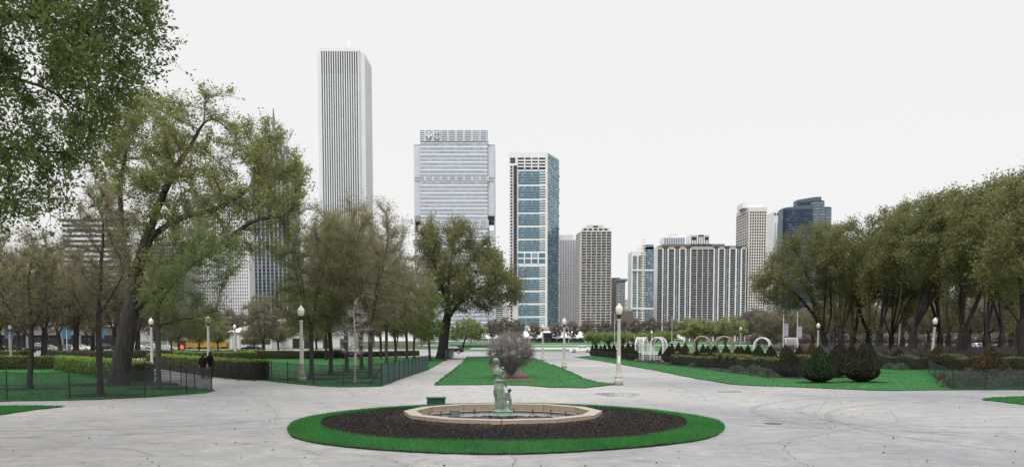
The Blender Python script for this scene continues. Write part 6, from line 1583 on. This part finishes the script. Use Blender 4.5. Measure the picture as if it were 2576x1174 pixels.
GL_GR = mk_glass('glass_greenish', (.06, .10, .11), (.11, .16, .17), (.24, .28, .27), .3)
GL_BLU = mk_glass('glass_blue', (.16, .22, .30), (.22, .28, .36), (.30, .36, .42), .5)
GL_GR2 = mk_glass('glass_blue_green', (.13, .19, .22), (.20, .27, .30), (.32, .38, .40), .4)
GL_HP = mk_glass('glass_navy', (.014, .032, .062), (.028, .052, .088), (.08, .12, .16), .35, .08)
GL_PALE = mk_glass('glass_pale', (.26, .29, .33), (.36, .38, .41), (.16, .19, .22), .3)

# ---- white marble tower (left of centre)
d = 945; t1 = tower('marble_tower', 'very tall white marble tower with narrow vertical window strips and a thin mast', 'skyscraper', (bx(858, d), d)); L_ = Loc(t1)
xl, xr = bx(801, d, 490), bx(916, d, 490); dep = 56.; z1 = bz(123, d); nt_ = 4.2
poly = [(xl + nt_, d), (xr - nt_, d), (xr - nt_, d + nt_), (xr, d + nt_), (xr, d + dep - nt_), (xr - nt_, d + dep - nt_), (xr - nt_, d + dep), (xl + nt_, d + dep), (xl + nt_, d + dep - nt_), (xl, d + dep - nt_), (xl, d + nt_), (xl + nt_, d + nt_)]
prism_part(t1, 'wall', poly, ZG, z1 - 3, MARBLE); prism_part(t1, 'cornice', [(xl + nt_ - .4, d - .8), (xr - nt_ + .4, d - .8), (xr - nt_ + .4, d + dep), (xl + nt_ - .4, d + dep)], z1 - 2.98, z1 + .6, MARBLE)
xa, xb = xl + nt_ + 1.0, xr - nt_ - 1.0; ns_ = 16; pw = (xb - xa) / ns_
for k in range(ns_):
    c = xa + pw * (k + .5); m = MB(); z_ = ZG; nfl = 84; h = (z1 - 14 - ZG) / nfl
    for i in range(nfl):
        m.quad((c - pw * .27, d - .1, ZG + h * i), (c + pw * .27, d - .1, ZG + h * i), (c + pw * .27, d - .1, ZG + h * (i + 1)), (c - pw * .27, d - .1, ZG + h * (i + 1)), uv=[(k + .2, i + .1), (k + .8, i + .1), (k + .8, i + .9), (k + .2, i + .9)])
    m.build('window_strip', GL_AON, t1)
    m = MB(); m.quad((c - pw * .30, d - .15, z1 - 28), (c + pw * .30, d - .15, z1 - 28), (c + pw * .30, d - .15, z1 - 3.6), (c - pw * .30, d - .15, z1 - 3.6), uv=[(k + .2, 1.1), (k + .8, 1.1), (k + .8, 1.9), (k + .2, 1.9)]); m.build('louvre_strip', GL_LOU, t1)
m = MB()
for k in range(ns_ + 1): c = xa + pw * k; m.box(c - pw * .2, c + pw * .2, d - 1.0, d - .001, ZG, z1 - 3.02)
m.build('pier', MARBLE, t1)
ya, yb = d + nt_ + 1, d + dep - nt_ - 1; pw2 = (yb - ya) / ns_
for k in range(ns_):
    c = ya + pw2 * (k + .5); m = MB(); m.quad((xr + .1, c - pw2 * .25, ZG), (xr + .1, c + pw2 * .25, ZG), (xr + .1, c + pw2 * .25, z1 - 6), (xr + .1, c - pw2 * .25, z1 - 6), uv=[(k + .2, 1.1), (k + .8, 1.1), (k + .8, 1.9), (k + .2, 1.9)]); m.build('window_strip', GL_AON, t1)
m = MB()
for k in range(ns_ + 1): c = ya + pw2 * k; m.box(xr, xr + 1.6, c - pw2 * .25, c + pw2 * .25, ZG, z1 - 3.02)
m.build('pier', MARBLE, t1)
cx_ = bx(869, d, 100); m = MB(); m.tube([(cx_, d + 20, z1), (cx_, d + 20, bz(104, d)), (cx_, d + 20, bz(100, d)), (cx_, d + 20, bz(84, d))], [.25, .25, .7, .5], 6); m.build('mast', METAL_W, t1)
rg = random.Random(4)
for k in range(9): m = MB(); u = xl + (xr - xl) * rg.uniform(.28, .85); m.tube([(u, d + 12, z1), (u, d + 12, z1 + rg.uniform(4, 8))], .22, 4); m.build('antenna', METAL_W, t1)
L_.done()

# ---- silver blue glass slab with crown and crest signs
d = 862; t2 = tower('glass_slab_tower', 'wide silvery glass office tower with fins on its crown and narrower side wings', 'skyscraper', (bx(1142, d), d)); L_ = Loc(t2)
xm0, xm1 = bx(1057.5, d, 450), bx(1226.5, d, 450); xw0, xw1 = bx(1040.5, d, 450), bx(1244.5, d, 450); zt2 = bz(328, d); zw = bz(361, d); nf = 52
prism_part(t2, 'wall', [(xm0, d), (xm1, d), (xm1, d + 40), (xm0, d + 40)], ZG, zt2, GRANITE_G)
facade(t2, (xm0, d), (xm1, d), ZG, zw, nf, GL_BC, METAL_W, .36, bpanes=28)
m = MB(); h = (zw - ZG) / nf
for i in range(nf + 1):
    m.box(xm0, xm1, d - .45, d - .13, ZG + h * i, ZG + h * i + (1.15 if i % 2 else .7))
m.build('floor_edge', METAL_W, t2)
for (ya_, yb_) in ((bz(357, d), zt2), (bz(456, d), bz(444, d)), (bz(574, d), bz(553, d))):
    m = MB(); m.quad((xm0 + .3, d - .62, ya_), (xm1 - .3, d - .62, ya_), (xm1 - .3, d - .62, yb_), (xm0 + .3, d - .62, yb_), uv=[(0, 0), (9, 0), (9, 1), (0, 1)])
    for z_ in np.arange(ya_ + 1.5, yb_, 2.2): m.box(xm0 + .2, xm1 - .2, d - .85, d - .63, z_ - .22, z_ + .22, 1)
    m.build('crown_panel', [GL_PALE, METAL_W], t2)
    for k in range(9):
        u = xm0 + (xm1 - xm0) * (.075 + .1225 * k * .945)
        for o_ in (-.62, .62):
            m = MB(); m.box(u + o_ - .30, u + o_ + .30, d - 1.9, d - .87, ya_, yb_ + (.6 if yb_ == zt2 else 0)); m.build('fin', METAL_W, t2)
        m = MB(); m.box(u - .30, u + .30, d - 1.0, d - .88, ya_, yb_); m.build('fin_recess', GREY_C, t2)
# crest signs: a cross with a ring, and a shield
ec = bz(342, d); e1 = bx(1079, d, 342); e2 = bx(1100, d, 342); SIGN = mk('pale_sign_metal', (.60, .62, .66), (.55, .57, .61))
m = MB(); m.box(e1 - 1.2, e1 + 1.2, d - 2.3, d - 2.0, ec - 3.6, ec + 3.6); m.box(e1 - 3.6, e1 - 1.201, d - 2.3, d - 2.0, ec - 1.2, ec + 1.2); m.box(e1 + 1.201, e1 + 3.6, d - 2.3, d - 2.0, ec - 1.2, ec + 1.2)
m.tube([(e1 + 2.0 * math.cos(a), d - 2.35, ec + 2.0 * math.sin(a)) for a in np.linspace(0, 2 * math.pi, 25)], .45, 6); m.build('cross_sign', SIGN, t2)
m = MB(); sh = [(-4, 5), (0, 4.3), (4, 5), (4, 0), (2.6, -3), (0, -5.2), (-2.6, -3), (-4, 0), (-4, 5)]; m.tube([(e2 + a * .75, d - 2.2, ec + b * .75) for a, b in sh], .55, 6); m.tube([(e2, d - 2.2, ec + 3), (e2, d - 2.2, ec - 3.8)], .45, 6); m.tube([(e2 - 2.2, d - 2.2, ec + 1.8), (e2, d - 2.2, ec + 2.6), (e2 + 2.2, d - 2.2, ec + 1.8)], .4, 6); m.build('shield_sign', SIGN, t2)
for (a, b) in ((xw0, xm0 - .02), (xm1 + .02, xw1)):
    zg0, zg1 = bz(579, d), bz(555, d)
    prism_part(t2, 'wing_wall', [(a, d + 4), (b, d + 4), (b, d + 34), (a, d + 34)], ZG, zg0, GRANITE_G); prism_part(t2, 'wing_wall', [(a, d + 4), (b, d + 4), (b, d + 34), (a, d + 34)], zg1, zw, GRANITE_G)
    m = MB(); m.box(a, a + .8, d + 4, d + 34, zg0, zg1); m.box(b - .8, b, d + 4, d + 34, zg0, zg1); m.build('wing_column', GRANITE_G, t2)
    n1 = 30; facade(t2, (a, d + 4), (b, d + 4), ZG, zg0 - 1, 30, GL_BC, GRANITE_G, .34, 5, .5, .3, pier_mat=METAL_W, band='wing_window_band', inset=.9)
    facade(t2, (a, d + 4), (b, d + 4), zg1 + 6, zw - 2, 20, GL_BC, GRANITE_G, .34, 5, .5, .3, pier_mat=METAL_W, band='wing_window_band', inset=.9, skip=(10, 11))
    for yy in (446, 454): m = MB(); m.box(a + .9, b - .9, d + 3.6, d + 3.98, bz(yy + 2, d), bz(yy - 2, d)); m.build('louvre_band', GREY_C, t2)
    m = MB(); m.box(a + .5, b - .5, d + 3.5, d + 3.98, zg1 + .3, zg1 + 5.6); m.build('louvre_band', GREY_C if a < xm0 else DARKV, t2)
L_.done()

# ---- teal glass residential tower with white frame
d = 863; t3 = tower('teal_glass_tower', 'tall teal glass tower with white frame and white cross bands, balconies down its left side', 'skyscraper', (bx(1330, d), d)); L_ = Loc(t3)
x0, x1 = bx(1280, d, 600), bx(1377, d, 600); zt3 = bz(383, d); X_ = lambda zx: x0 + (x1 - x0) * (zx - 744) / (989 - 744); Z_ = lambda zy: bz(296.4 + zy * .3928, d)
p_r = Vector((bx(1406, d + 34, 600), d + 34))
prism_part(t3, 'wall', [(x0, d), (x1, d), tuple(p_r), (p_r.x, d + 60), (x0, d + 60)], ZG, zt3, WHITE_C)
def panel(nm, a, b, ya, yb, nfl, bp, glass, sill=.12, **k): facade(t3, (X_(a), d), (X_(b), d), Z_(yb), Z_(ya), nfl, glass, WHITE_C, sill, bpanes=bp, band=nm, **k)
for (ya, yb) in ((342, 428), (438, 518), (528, 606), (616, 690), (701, 774), (784, 855), (952, 1022), (1034, 1104), (1116, 1186), (1198, 1268), (1280, 1330)):
    panel('window_band', 803, 940, ya, yb, 5, 12, GL_PDE, .13); panel('balcony_window', 941.5, 975, ya, yb, 5, 2, GL_PDE, .42)
    m = MB()
    for i in range(1, 5):
        z_ = Z_(yb) + (Z_(ya) - Z_(yb)) * i / 5; m.box(X_(941.5), X_(976), d - 1.0, d - .13, z_ - .25, z_ + .7)
    m.build('balcony', WHITE_C, t3)
    m = MB()
    for k in range(1, 12): u = X_(803 + 137 * k / 12); m.box(u - .07, u + .07, d - .3, d - .125, Z_(yb), Z_(ya))
    m.build('mullion', DKBLUE, t3)
for (ya, yb, rows) in ((255, 333, 4), (866, 935, 2)):
    panel('window_band', 800, 975, ya, yb, rows, 4, GL_DK if rows == 4 else GL_PDE, .1)
    m = MB()
    for k in range(1, 4): u = X_(800 + 175 * k / 4); m.box(u - .6, u + .6, d - .8, d - .13, Z_(yb), Z_(ya))
    for k in range(1, rows): z_ = Z_(yb) + (Z_(ya) - Z_(yb)) * k / rows; m.box(X_(800), X_(975), d - .7, d - .13, z_ - .5, z_ + .9)
    m.build('mullion', WHITE_C, t3)
panel('window_band', 752, 785, 255, 292, 2, 1, GL_DK, .1)
nfl = 52
for i in range(nfl):
    ya, yb = 305 + i * 19.4, 305 + i * 19.4 + 19.4
    m = MB(); m.quad((X_(754), d - .12, Z_(yb - 3)), (X_(767), d - .12, Z_(yb - 3)), (X_(767), d - .12, Z_(ya + 3)), (X_(754), d - .12, Z_(ya + 3)), uv=[(.1, i + .1), (.9, i + .1), (.9, i + .9), (.1, i + .9)]); m.build('window', GL_DK, t3)
    if i < 46: m = MB(); m.box(X_(774), X_(795), d - .9, d - .0005, Z_(ya + 9), Z_(ya + 1)); m.box(X_(773), X_(796), d - 1.3, d - .91, Z_(ya + 19), Z_(ya + 13)); m.build('stair_opening', DARKV if i % 1 == 0 else DARKV, t3)
# glass right face
nf = 62; facade(t3, (x1, d), tuple(p_r), ZG, zt3 - 1, nf, GL_PDE2, DKBLUE, .04, bpanes=9, inset=.6, band='side_window_band')
t_ = (p_r - Vector((x1, d))).normalized(); nrm = Vector((t_.y, -t_.x)); m = MB(); rg = random.Random(8); h = (zt3 - 1 - ZG) / nf
for i in range(nf):
    for k in range(5):
        if rg.random() < .55:
            Lf = (p_r - Vector((x1, d))).length; u = Lf * (.08 + .18 * k + .08 * (i % 2)); a = Vector((x1, d)) + t_ * u + nrm * .14; b = a + t_ * Lf * .12
            m.prism([(a.x, a.y), (b.x, b.y), (b.x + nrm.x * .25, b.y + nrm.y * .25), (a.x + nrm.x * .25, a.y + nrm.y * .25)], ZG + h * i + .1, ZG + h * i + .75)
m.build('spandrel', DKBLUE, t3)
for i in range(10): m = MB(); z_ = Z_(330 + i * 88); m.box(p_r.x - .5, p_r.x + 1.2, p_r.y - .6, p_r.y + 6, z_ - .3, z_ + .3); m.build('balcony', WHITE_C, t3)
m = MB()
for k in range(8): u = x0 + (x1 - x0) * (k + .5) / 8; m.tube([(u, d + 3, zt3), (u, d + 3, zt3 + 2 + (k % 3))], .15, 4)
m.build('roof_rail', METAL_W, t3)
L_.done()

def simple(name, label, d, xl, xr, yt, dep, wall, glass, n, bays, pier, sill=.35, proud=.3, left=None, right=None, pent=(), bp=None, slab=0, cat='tower', pier_mat=None, yref=700, inset=.3, crown=0):
    """an upright block: front from xl to xr at distance d; left / right: picture column where a receding side ends"""
    a, b = Vector((bx(xl, d, yref), d)), Vector((bx(xr, d, yref), d)); z1 = bz(yt, d)
    t = tower(name, label, cat, ((a.x + b.x) / 2, d)); L = Loc(t)
    la = Vector((bx(left, d + dep, yref), d + dep)) if left else Vector((a.x, d + dep)); rb = Vector((bx(right, d + dep, yref), d + dep)) if right else Vector((b.x, d + dep))
    prism_part(t, 'wall', [a, b, rb, la], ZG, z1, wall); zc = z1 - crown
    facade(t, a, b, ZG, zc - 1.2, n, glass, wall, sill, bays, pier, proud, bp, pier_mat, inset=inset, slab=slab)
    if left: facade(t, la, a, ZG, zc - 1.2, n, glass, wall, sill, max(2, bays) if bays else 0, pier, proud, bp, pier_mat, band='side_window_band', inset=inset, slab=slab)
    if right: facade(t, b, rb, ZG, zc - 1.2, n, glass, wall, sill, max(2, bays * 2 // 3) if bays else 0, pier, proud, bp, pier_mat, band='side_window_band', inset=inset, slab=slab)
    for (px0, px1, py, mt) in pent:
        u0, u1 = bx(px0, d + dep * .3, yref), bx(px1, d + dep * .3, yref); m = MB(); m.box(u0, u1, d + dep * .15, d + dep * .7, z1 + .002, bz(py, d + dep * .3)); m.build('penthouse', mt, t)
    L.done(); return t
simple('residential_tower', 'pale pinkish tower with long glass strips directly right of the teal glass tower', 985, 1407, 1453, 602, 30, PALE_C, GL_PALE, 56, 7, 1.0, .3, .5, pent=((1407, 1441, 592, PALE_C),))
t5 = simple('apartment_tower', 'beige apartment tower with close horizontal floor lines, right of the teal glass tower', 940, 1461, 1537.5, 580, 32, BEIGE_C, GL_BR, 41, 6, .7, .22, 1.2, left=1450.5, slab=1.1, bp=24)
d = 940; L_ = Loc(t5); v = t5.location
for nm, a, b, ya, yb in (('upper_storey', 1466, 1534, 572, 580), ('penthouse', 1476, 1518, 565, 572)):
    m = MB(); m.box(bx(a, d + 3) - v.x, bx(b, d + 3) - v.x, 3, 26, bz(yb, d) - v.z + .003, bz(ya, d) - v.z); m.build(nm, BEIGE_C, t5)
for k in range(5): u0 = bx(1468 + 13 * k, d); m = MB(); m.box(u0 - v.x, u0 + 4.2 - v.x, 2.8, 2.99, bz(578.5, d) - v.z, bz(574, d) - v.z); m.build('top_window', DARKV, t5)
m = MB(); m.box(bx(1493, d) - v.x, bx(1505, d) - v.x, 2.7, 2.95, bz(570.5, d) - v.z, bz(567, d) - v.z); m.build('top_window', DARKV, t5)
simple('office_block', 'small teal glass block showing beside the right wing of the silvery tower', 800, 1246, 1266, 628, 25, WHITE_C, GL_GR, 46, 0, 0, .3, bp=5)
simple('lattice_block', 'low pale block with close window grid at the left foot of the teal tower', 780, 1266, 1281, 768, 20, BEIGE_C, GL_DK, 10, 6, 1.1, .4)
simple('brick_tower', 'narrow brownish tower behind the green capped block', 1060, 1540, 1560, 698, 20, BROWN_B, GL_DK, 24, 4, 1.6, .45)
t6 = simple('capped_block', 'small green glass block with a projecting flat roof right of the beige striped tower', 1000, 1557, 1573, 706, 25, GREY_C, GL_GR, 22, 3, .5, .3, bp=4, pier_mat=WHITE_C)
m = MB(); m.box(-6.5, 6.5, -2.5, 20, bz(706, 1000) - ZG + .01, bz(701, 1000) - ZG); m.build('flat_roof', mk('green_roof', (.16, .24, .24), (.13, .2, .2)), t6)
simple('pale_block', 'small faint pale block between the capped block and the white framed tower', 1200, 1572, 1588, 752, 20, PALE_C, GL_PALE, 10, 3, 1.2, .4)
simple('brown_block', 'low dark brown block at the foot of the white framed tower', 700, 1553, 1592, 781, 20, BROWN_B, GL_DK, 9, 7, 1.6, .45)
t7 = simple('framed_tower', 'slim white framed blue green glass tower with stepped top, left of the wide striped slab', 930, 1589, 1632, 632, 30, WHITE_C, GL_GR, 52, 3, 1.5, .22, .6, bp=9, pent=((1605, 1643, 622, WHITE_C), (1618, 1642, 616, GL_BLU)), crown=4)
v = t7.location; d = 930
m = MB(); m.box(bx(1626, d) - v.x, bx(1645, d) - v.x, -1.2, 25, 0, bz(627, d) - v.z); m.build('glass_bay', DKBLUE, t7)
for i in range(54):
    m = MB(); h_ = (bz(627, d) - v.z) / 54; a_, b_ = bx(1626, d) - v.x + .3, bx(1645, d) - v.x - .3; m.quad((a_, -1.3, h_ * i + .3), (b_, -1.3, h_ * i + .3), (b_, -1.3, h_ * (i + 1)), (a_, -1.3, h_ * (i + 1)), uv=[(.1, i + .1), (3.9, i + .1), (3.9, i + .9), (.1, i + .9)]); m.build('window_band', GL_GR2, t7)
for i in range(40): m = MB(); z_ = 4 + i * 2.9; m.box(bx(1612, d) - v.x, bx(1625, d) - v.x, -1.6, -.61, z_, z_ + .8); m.build('balcony', WHITE_C, t7)
for yy in (679, 775): m = MB(); m.box(bx(1588.5, d) - v.x, bx(1645.5, d) - v.x, -1.9, -1.61, bz(yy + 2.5, d) - v.z, bz(yy - 1.5, d) - v.z); m.build('white_band', WHITE_C, t7)

# ---- wide slab with white uprights
d = 982; xz = lambda zx: bx(1548 + zx * .2525, d, 700); t8 = tower('striped_slab', 'very wide dark apartment slab with white upright stripes and a central balcony bay', 'apartment block', (xz(850), d)); L_ = Loc(t8)
zt8 = bz(618, d); prism_part(t8, 'wall', [(xz(420), d), (xz(1298), d), (xz(1298), d + 30), (xz(420), d + 30)], ZG, zt8, BRONZE)
pl8 = Vector((bx(1548 + 380 * .2525, d + 30, 700), d + 30)); prism_part(t8, 'end_wall', [(xz(420) - .01, d), (xz(420) - .01, d + 30), tuple(pl8)], ZG, zt8, WHITE_C)
for (a, b, kind) in [(425, 462, 'b'), (478, 513, 'g'), (529, 579, 'b'), (594, 628, 'g'), (645, 689, 'b'), (704, 737, 'g'), (753, 970, 'c'), (986, 1016, 'g'), (1031, 1076, 'b'), (1090, 1126, 'g'), (1141, 1189, 'b'), (1205, 1242, 'g'), (1258, 1292, 'b')]:
    n = 40; A, B = Vector((xz(a), d)), Vector((xz(b), d)); h = (zt8 - 5 - ZG) / n; m = MB(); cols = 1 if kind != 'c' else 4
    for i in range(n):
        za, zb = ZG + h * i + .1, ZG + h * (i + 1) - .1
        m.quad((A.x, d - .1, za), (B.x, d - .1, za), (B.x, d - .1, zb), (A.x, d - .1, zb), uv=[(a + .1, i + .1), (a + 2 * cols - .1, i + .1), (a + 2 * cols - .1, i + .9), (a + .1, i + .9)])
    m.build('window_strip', {'g': GL_GR, 'b': GL_DK, 'c': GL_DK}[kind], t8)
    if kind in 'bc':
        m = MB()
        for i in range(n):
            z_ = ZG + h * i; m.box(A.x, B.x, d - 1.0, d - .13, z_ - .12, z_ + .22); m.box(A.x, B.x, d - .9, d - .8, z_ + .23, z_ + .8, 1)
        m.build('balcony', [PALE_C, BRONZE], t8)
    else:
        m = MB(); c = (A.x + B.x) / 2; m.box(c - .35, c + .35, d - .6, d - .13, ZG, zt8 - 4); m.build('mullion', mk('lavender_metal', (.34, .34, .40), (.28, .28, .33)), t8)
    if kind != 'g': m = MB(); m.box(A.x - .3, B.x + .3, d - 1.5, d - .01, zt8 - 4.8, zt8 - 1.2); m.build('parapet', mk('tan_parapet', (.40, .355, .31), (.34, .30, .26), .2), t8)
for (a, b) in [(463, 475), (515, 527), (580, 592), (630, 642), (690, 702), (738, 750), (973, 985), (1017, 1028), (1077, 1088), (1127, 1139), (1190, 1203), (1243, 1256), (1293, 1299)]:
    m = MB(); m.box(xz(a), xz(b), d - 1.7, d - .02, ZG, zt8 - 4.9 + 1.5); m.build('white_pier', WHITE_C, t8)
for zx in (807.5, 864, 919): m = MB(); m.box(xz(zx) - .45, xz(zx) + .45, d - 1.6, d - 1.12, ZG, zt8 - 4.9); m.build('thin_pier', BEIGE_C, t8)
m = MB(); m.box(xz(480), xz(1095), d + 5, d + 25, zt8 + .003, bz(560 + 206 * .2525, d)); m.build('roof_storey', mk('grey_roof_storey', (.20, .185, .175), (.16, .15, .14), .2), t8)
for zx in (757, 813, 868, 923): m = MB(); m.box(xz(zx), xz(zx + 46), d + 4.6, d + 4.98, zt8 + .5, bz(560 + 209 * .2525, d)); m.build('roof_window', GL_DK, t8)
L_.done()
# things rising behind the slab
t9 = simple('curved_tower', 'pale blue curved glass tower top peeping over the wide striped slab', 1120, 1668, 1722, 596, 30, METAL_W, GL_BLU, 58, 9, .5, .2, pent=((1684, 1703, 589, PALE_C),), bp=14)
v = t9.location; m = MB()
for k in range(9): a = bx(1706, 1120) - v.x + k * 1.1; m.tube([(a, 4, bz(596, 1120) - v.z), (a, 4, bz(592, 1120) - v.z)], .14, 4)
m.tube([(bx(1706, 1120) - v.x, 4, bz(592, 1120) - v.z), (bx(1721, 1120) - v.x, 4, bz(592, 1120) - v.z)], .2, 4); m.build('roof_rail', METAL_W, t9)
t10 = simple('mechanical_tower', 'white ribbed tower top with dark slots above the middle of the striped slab', 1130, 1735, 1783, 590, 26, WHITE_C, GL_DK, 58, 8, 1.6, .35)
v = t10.location; d = 1130
for a, b, y0, y1 in ((1741, 1751, 603, 596), (1773, 1782, 603, 596), (1757, 1770, 594, 590.8)): m = MB(); m.box(bx(a, d) - v.x, bx(b, d) - v.x, -.9, -.31, bz(y0, d) - v.z, bz(y1, d) - v.z); m.build('dark_slot', DARKV, t10)
# grid tower, two faces
simple('grid_tower', 'tall pale tower with close grids of dark windows on two faces', 985, 1883, 1928.5, 521, 42, mk('pale_precast', (.60, .57, .53), (.54, .51, .48), .1), GL_TOP, 46, 7, 1.0, .36, .3, left=1851.5, pent=((1862, 1912, 512, WHITE_C),), inset=.8, crown=4, yref=600)
simple('grey_tower', 'slim grey blue tower glimpsed between the grid tower and the white ribbed one', 1180, 1929, 1943, 620, 20, GREY_C, GL_BLU, 46, 2, .8, .3)
t11 = simple('ribbed_tower', 'white ribbed tower with green glass strips directly left of the dark navy tower', 1060, 1944, 1973, 532, 28, WHITE_C, GL_GR, 66, 5, 2.2, .12, .7, crown=13, pent=((1952, 1974, 526, WHITE_C),))
v = t11.location
for k in range(4): a = bx(1946.5 + 6.6 * k, 1060, 600) - v.x; m = MB(); m.box(a, a + 2.0, -.5, -.02, bz(541, 1060) - v.z, bz(536, 1060) - v.z); m.build('crown_window', DARKV, t11)
# dark navy curved tower
d = 1000; t12 = tower('navy_glass_tower', 'dark navy glass tower with rounded right bays and a higher slab on top', 'skyscraper', (bx(2030, d), d)); L_ = Loc(t12)
def arc(cx, cy, r, a0, a1, n): return [(cx + r * math.cos(a), cy + r * math.sin(a)) for a in np.linspace(a0, a1, n)]
zA, zB, zC = bz(524, d), bz(493, d), bz(505, d)
xa, xb, xc, xd = bx(1972.5, d), bx(2041, d), bx(2076, d), bx(2098.5, d)
left_poly = [(xa, d + 24), (xa, d + 6), (xa + 3, d + 1.5)] + [(xa + 3 + (xb - xa - 3) * u, d + 1.5 - 5 * u + 3 * u * u) for u in (.2, .4, .6, .8, 1.0)]
def curved(nm, pts, z0, z1, n, glass, closeback, bp):
    prism_part(t12, nm, pts + closeback, z0, z1, DKBLUE)
    h = (z1 - 2 - z0) / n
    for i in range(n):
        m = MB(); tot = len(pts) - 1
        for k in range(tot):
            A = Vector(pts[k]); B = Vector(pts[k + 1]); t = (B - A).normalized(); nr = Vector((t.y, -t.x)) * .15; A2, B2 = A + nr, B + nr
            m.quad((A2.x, A2.y, z0 + h * (i + .32)), (B2.x, B2.y, z0 + h * (i + .32)), (B2.x, B2.y, z0 + h * (i + 1)), (A2.x, A2.y, z0 + h * (i + 1)), uv=[(bp * k / tot + .01, i + .1), (bp * (k + 1) / tot - .01, i + .1), (bp * (k + 1) / tot - .01, i + .9), (bp * k / tot + .01, i + .9)])
        m.build('window_band', glass, t12)
curved('left_wing', left_poly, ZG, zA, 48, GL_HP, [(xb, d + 24)], 14)
GL_HP2 = mk_glass('glass_navy_light', (.15, .20, .24), (.23, .28, .31), (.10, .14, .18), .4, .1)
r1 = (xc - xb) * .52; m1 = arc((xb + xc) / 2 - 1, d + 5, r1, -math.pi * .93, -.05, 10)
curved('middle_bay', m1, ZG, zC, 50, GL_HP2, [(xc, d + 26), (xb + .05, d + 26)], 10)
r2 = (xd - xc) * .85; m2 = arc(xd - r2, d + 12, r2, -math.pi * .62, 0.0, 9)
curved('right_bay', m2, ZG, bz(519, d), 49, GL_HP2, [(xd, d + 34), (xc - 2, d + 34)], 9)
top_poly = [(bx(2005, d + 6), d + 8), (bx(2022, d + 6), d + 5.6), (bx(2048, d + 6), d + 4.2), (bx(2064, d + 6), d + 6)]
curved('top_slab', top_poly, zA - 20, bz(504, d), 7, GL_HP, [(bx(2064, d + 6), d + 22), (bx(2005, d + 6), d + 22)], 6)
def wedge(nm, poly, z0, xa_, za_, xb_, zb_):
    m = MB(); n = len(poly); m.prism(poly, z0, z0 + 1, 0)
    m.v = m.v[:n] + [(x, y, za_ + (zb_ - za_) * min(1, max(0, (x - xa_) / (xb_ - xa_)))) for x, y, z in m.v[n:]]; m.build(nm, mk('slate_blue_crown', (.085, .110, .135), (.07, .095, .12), .1, .4), t12)
wedge('sloped_crown', top_poly + [(bx(2064, d + 6), d + 22), (bx(2005, d + 6), d + 22)], bz(504, d) + .003, bx(2005, d), bz(500.5, d), bx(2060, d), bz(492.5, d))
wedge('sloped_parapet', left_poly + [(xb, d + 24)], zA + .003, xa, bz(521.5, d), bx(2041, d), bz(515.5, d))
L_.done()

# ---- towers half hidden by the trees on the left
d = 1010; t13 = tower('spired_tower', 'grey blue tower with stepped pointed crown and thin spire behind the big olive tree', 'skyscraper', (bx(682, d), d)); L_ = Loc(t13)
xl, xr = bx(636, d, 550), bx(730, d, 550); xm = bx(672.5, d, 400); zs_ = bz(420, d)
SLATE_T = mk('slate_grey_stone', (.25, .285, .30), (.21, .24, .255), .1, .5)
GL_SP = mk_glass('glass_slate_dark', (.045, .068, .080), (.075, .10, .115), (.14, .17, .18), .3)
def stage(nm, a, b, y0, z0, z1, n, bays): prism_part(t13, nm, [(a, y0), (b, y0), (b, y0 + (b - a)), (a, y0 + (b - a))], z0, z1, SLATE_T); facade(t13, (a, y0), (b, y0), z0, z1, n, GL_SP, SLATE_T, .2, bays, 1.6, .6, pier_mat=GRANITE_G)
stage('shaft', xl, xr, d, ZG, zs_, 50, 9)
wd_ = xr - xl
for k, (f, yb, yt) in enumerate([(.80, 420, 385), (.62, 385, 358), (.44, 358, 337)]): stage('setback', xm + 3 - wd_ * f * .45, xm + 3 + wd_ * f * .5, d + 4 + 3 * k, bz(yb, d) + .003, bz(yt, d), 6, 5)
m = MB(); w4 = wd_ * .17; zb_, zt_ = bz(337, d), bz(312, d); c_ = (xm + 1, d + 26)
m.v += [(c_[0] - w4, c_[1] - w4, zb_), (c_[0] + w4, c_[1] - w4, zb_), (c_[0] + w4, c_[1] + w4, zb_), (c_[0] - w4, c_[1] + w4, zb_), (c_[0], c_[1], zt_)]; m.f += [(0, 1, 4), (1, 2, 4), (2, 3, 4), (3, 0, 4)]; m.m += [0] * 4; m.build('pyramid_roof', SLATE_T, t13)
m = MB(); m.tube([(c_[0], c_[1], zt_ - 6), (c_[0], c_[1], bz(285, d)), (c_[0], c_[1], bz(257, d))], [2.4, 1.5, .45], 6); m.build('spire', mk('spire_metal', (.16, .17, .185), (.13, .14, .155), .2, .5), t13); L_.done()
t14 = simple('white_grid_building', 'broad white gridded office building with blue glass upper band behind the left trees', 900, 470, 626, 512, 40, mk('white_limestone', (.66, .66, .66), (.58, .58, .59), .1), GL_DK, 40, 26, 1.5, .42, .5, right=640, yref=680)
v = t14.location; d = 900; m = MB(); m.box(bx(486, d, 680) - v.x, bx(614, d, 680) - v.x, -.8, 30, bz(512, d) - v.z + .003, bz(488, d) - v.z); m.build('blue_glass_storey', GL_BLU, t14)
simple('banded_building', 'pale office building with dark horizontal window bands behind the left trees', 760, 160, 330, 548, 40, mk('banded_stone', (.62, .62, .62), (.55, .55, .56), .1), GL_DK, 24, 0, 0, .5, bp=20)
simple('dark_building', 'dark grey building edge behind the trees left of the white gridded building', 820, 372, 464, 610, 40, GREY_C, GL_DK, 26, 12, .7, .3)
simple('pale_building', 'faint pale building far left behind the overhanging canopy', 780, -60, 150, 640, 40, PALE_C, GL_PALE, 16, 10, 1.2, .4)
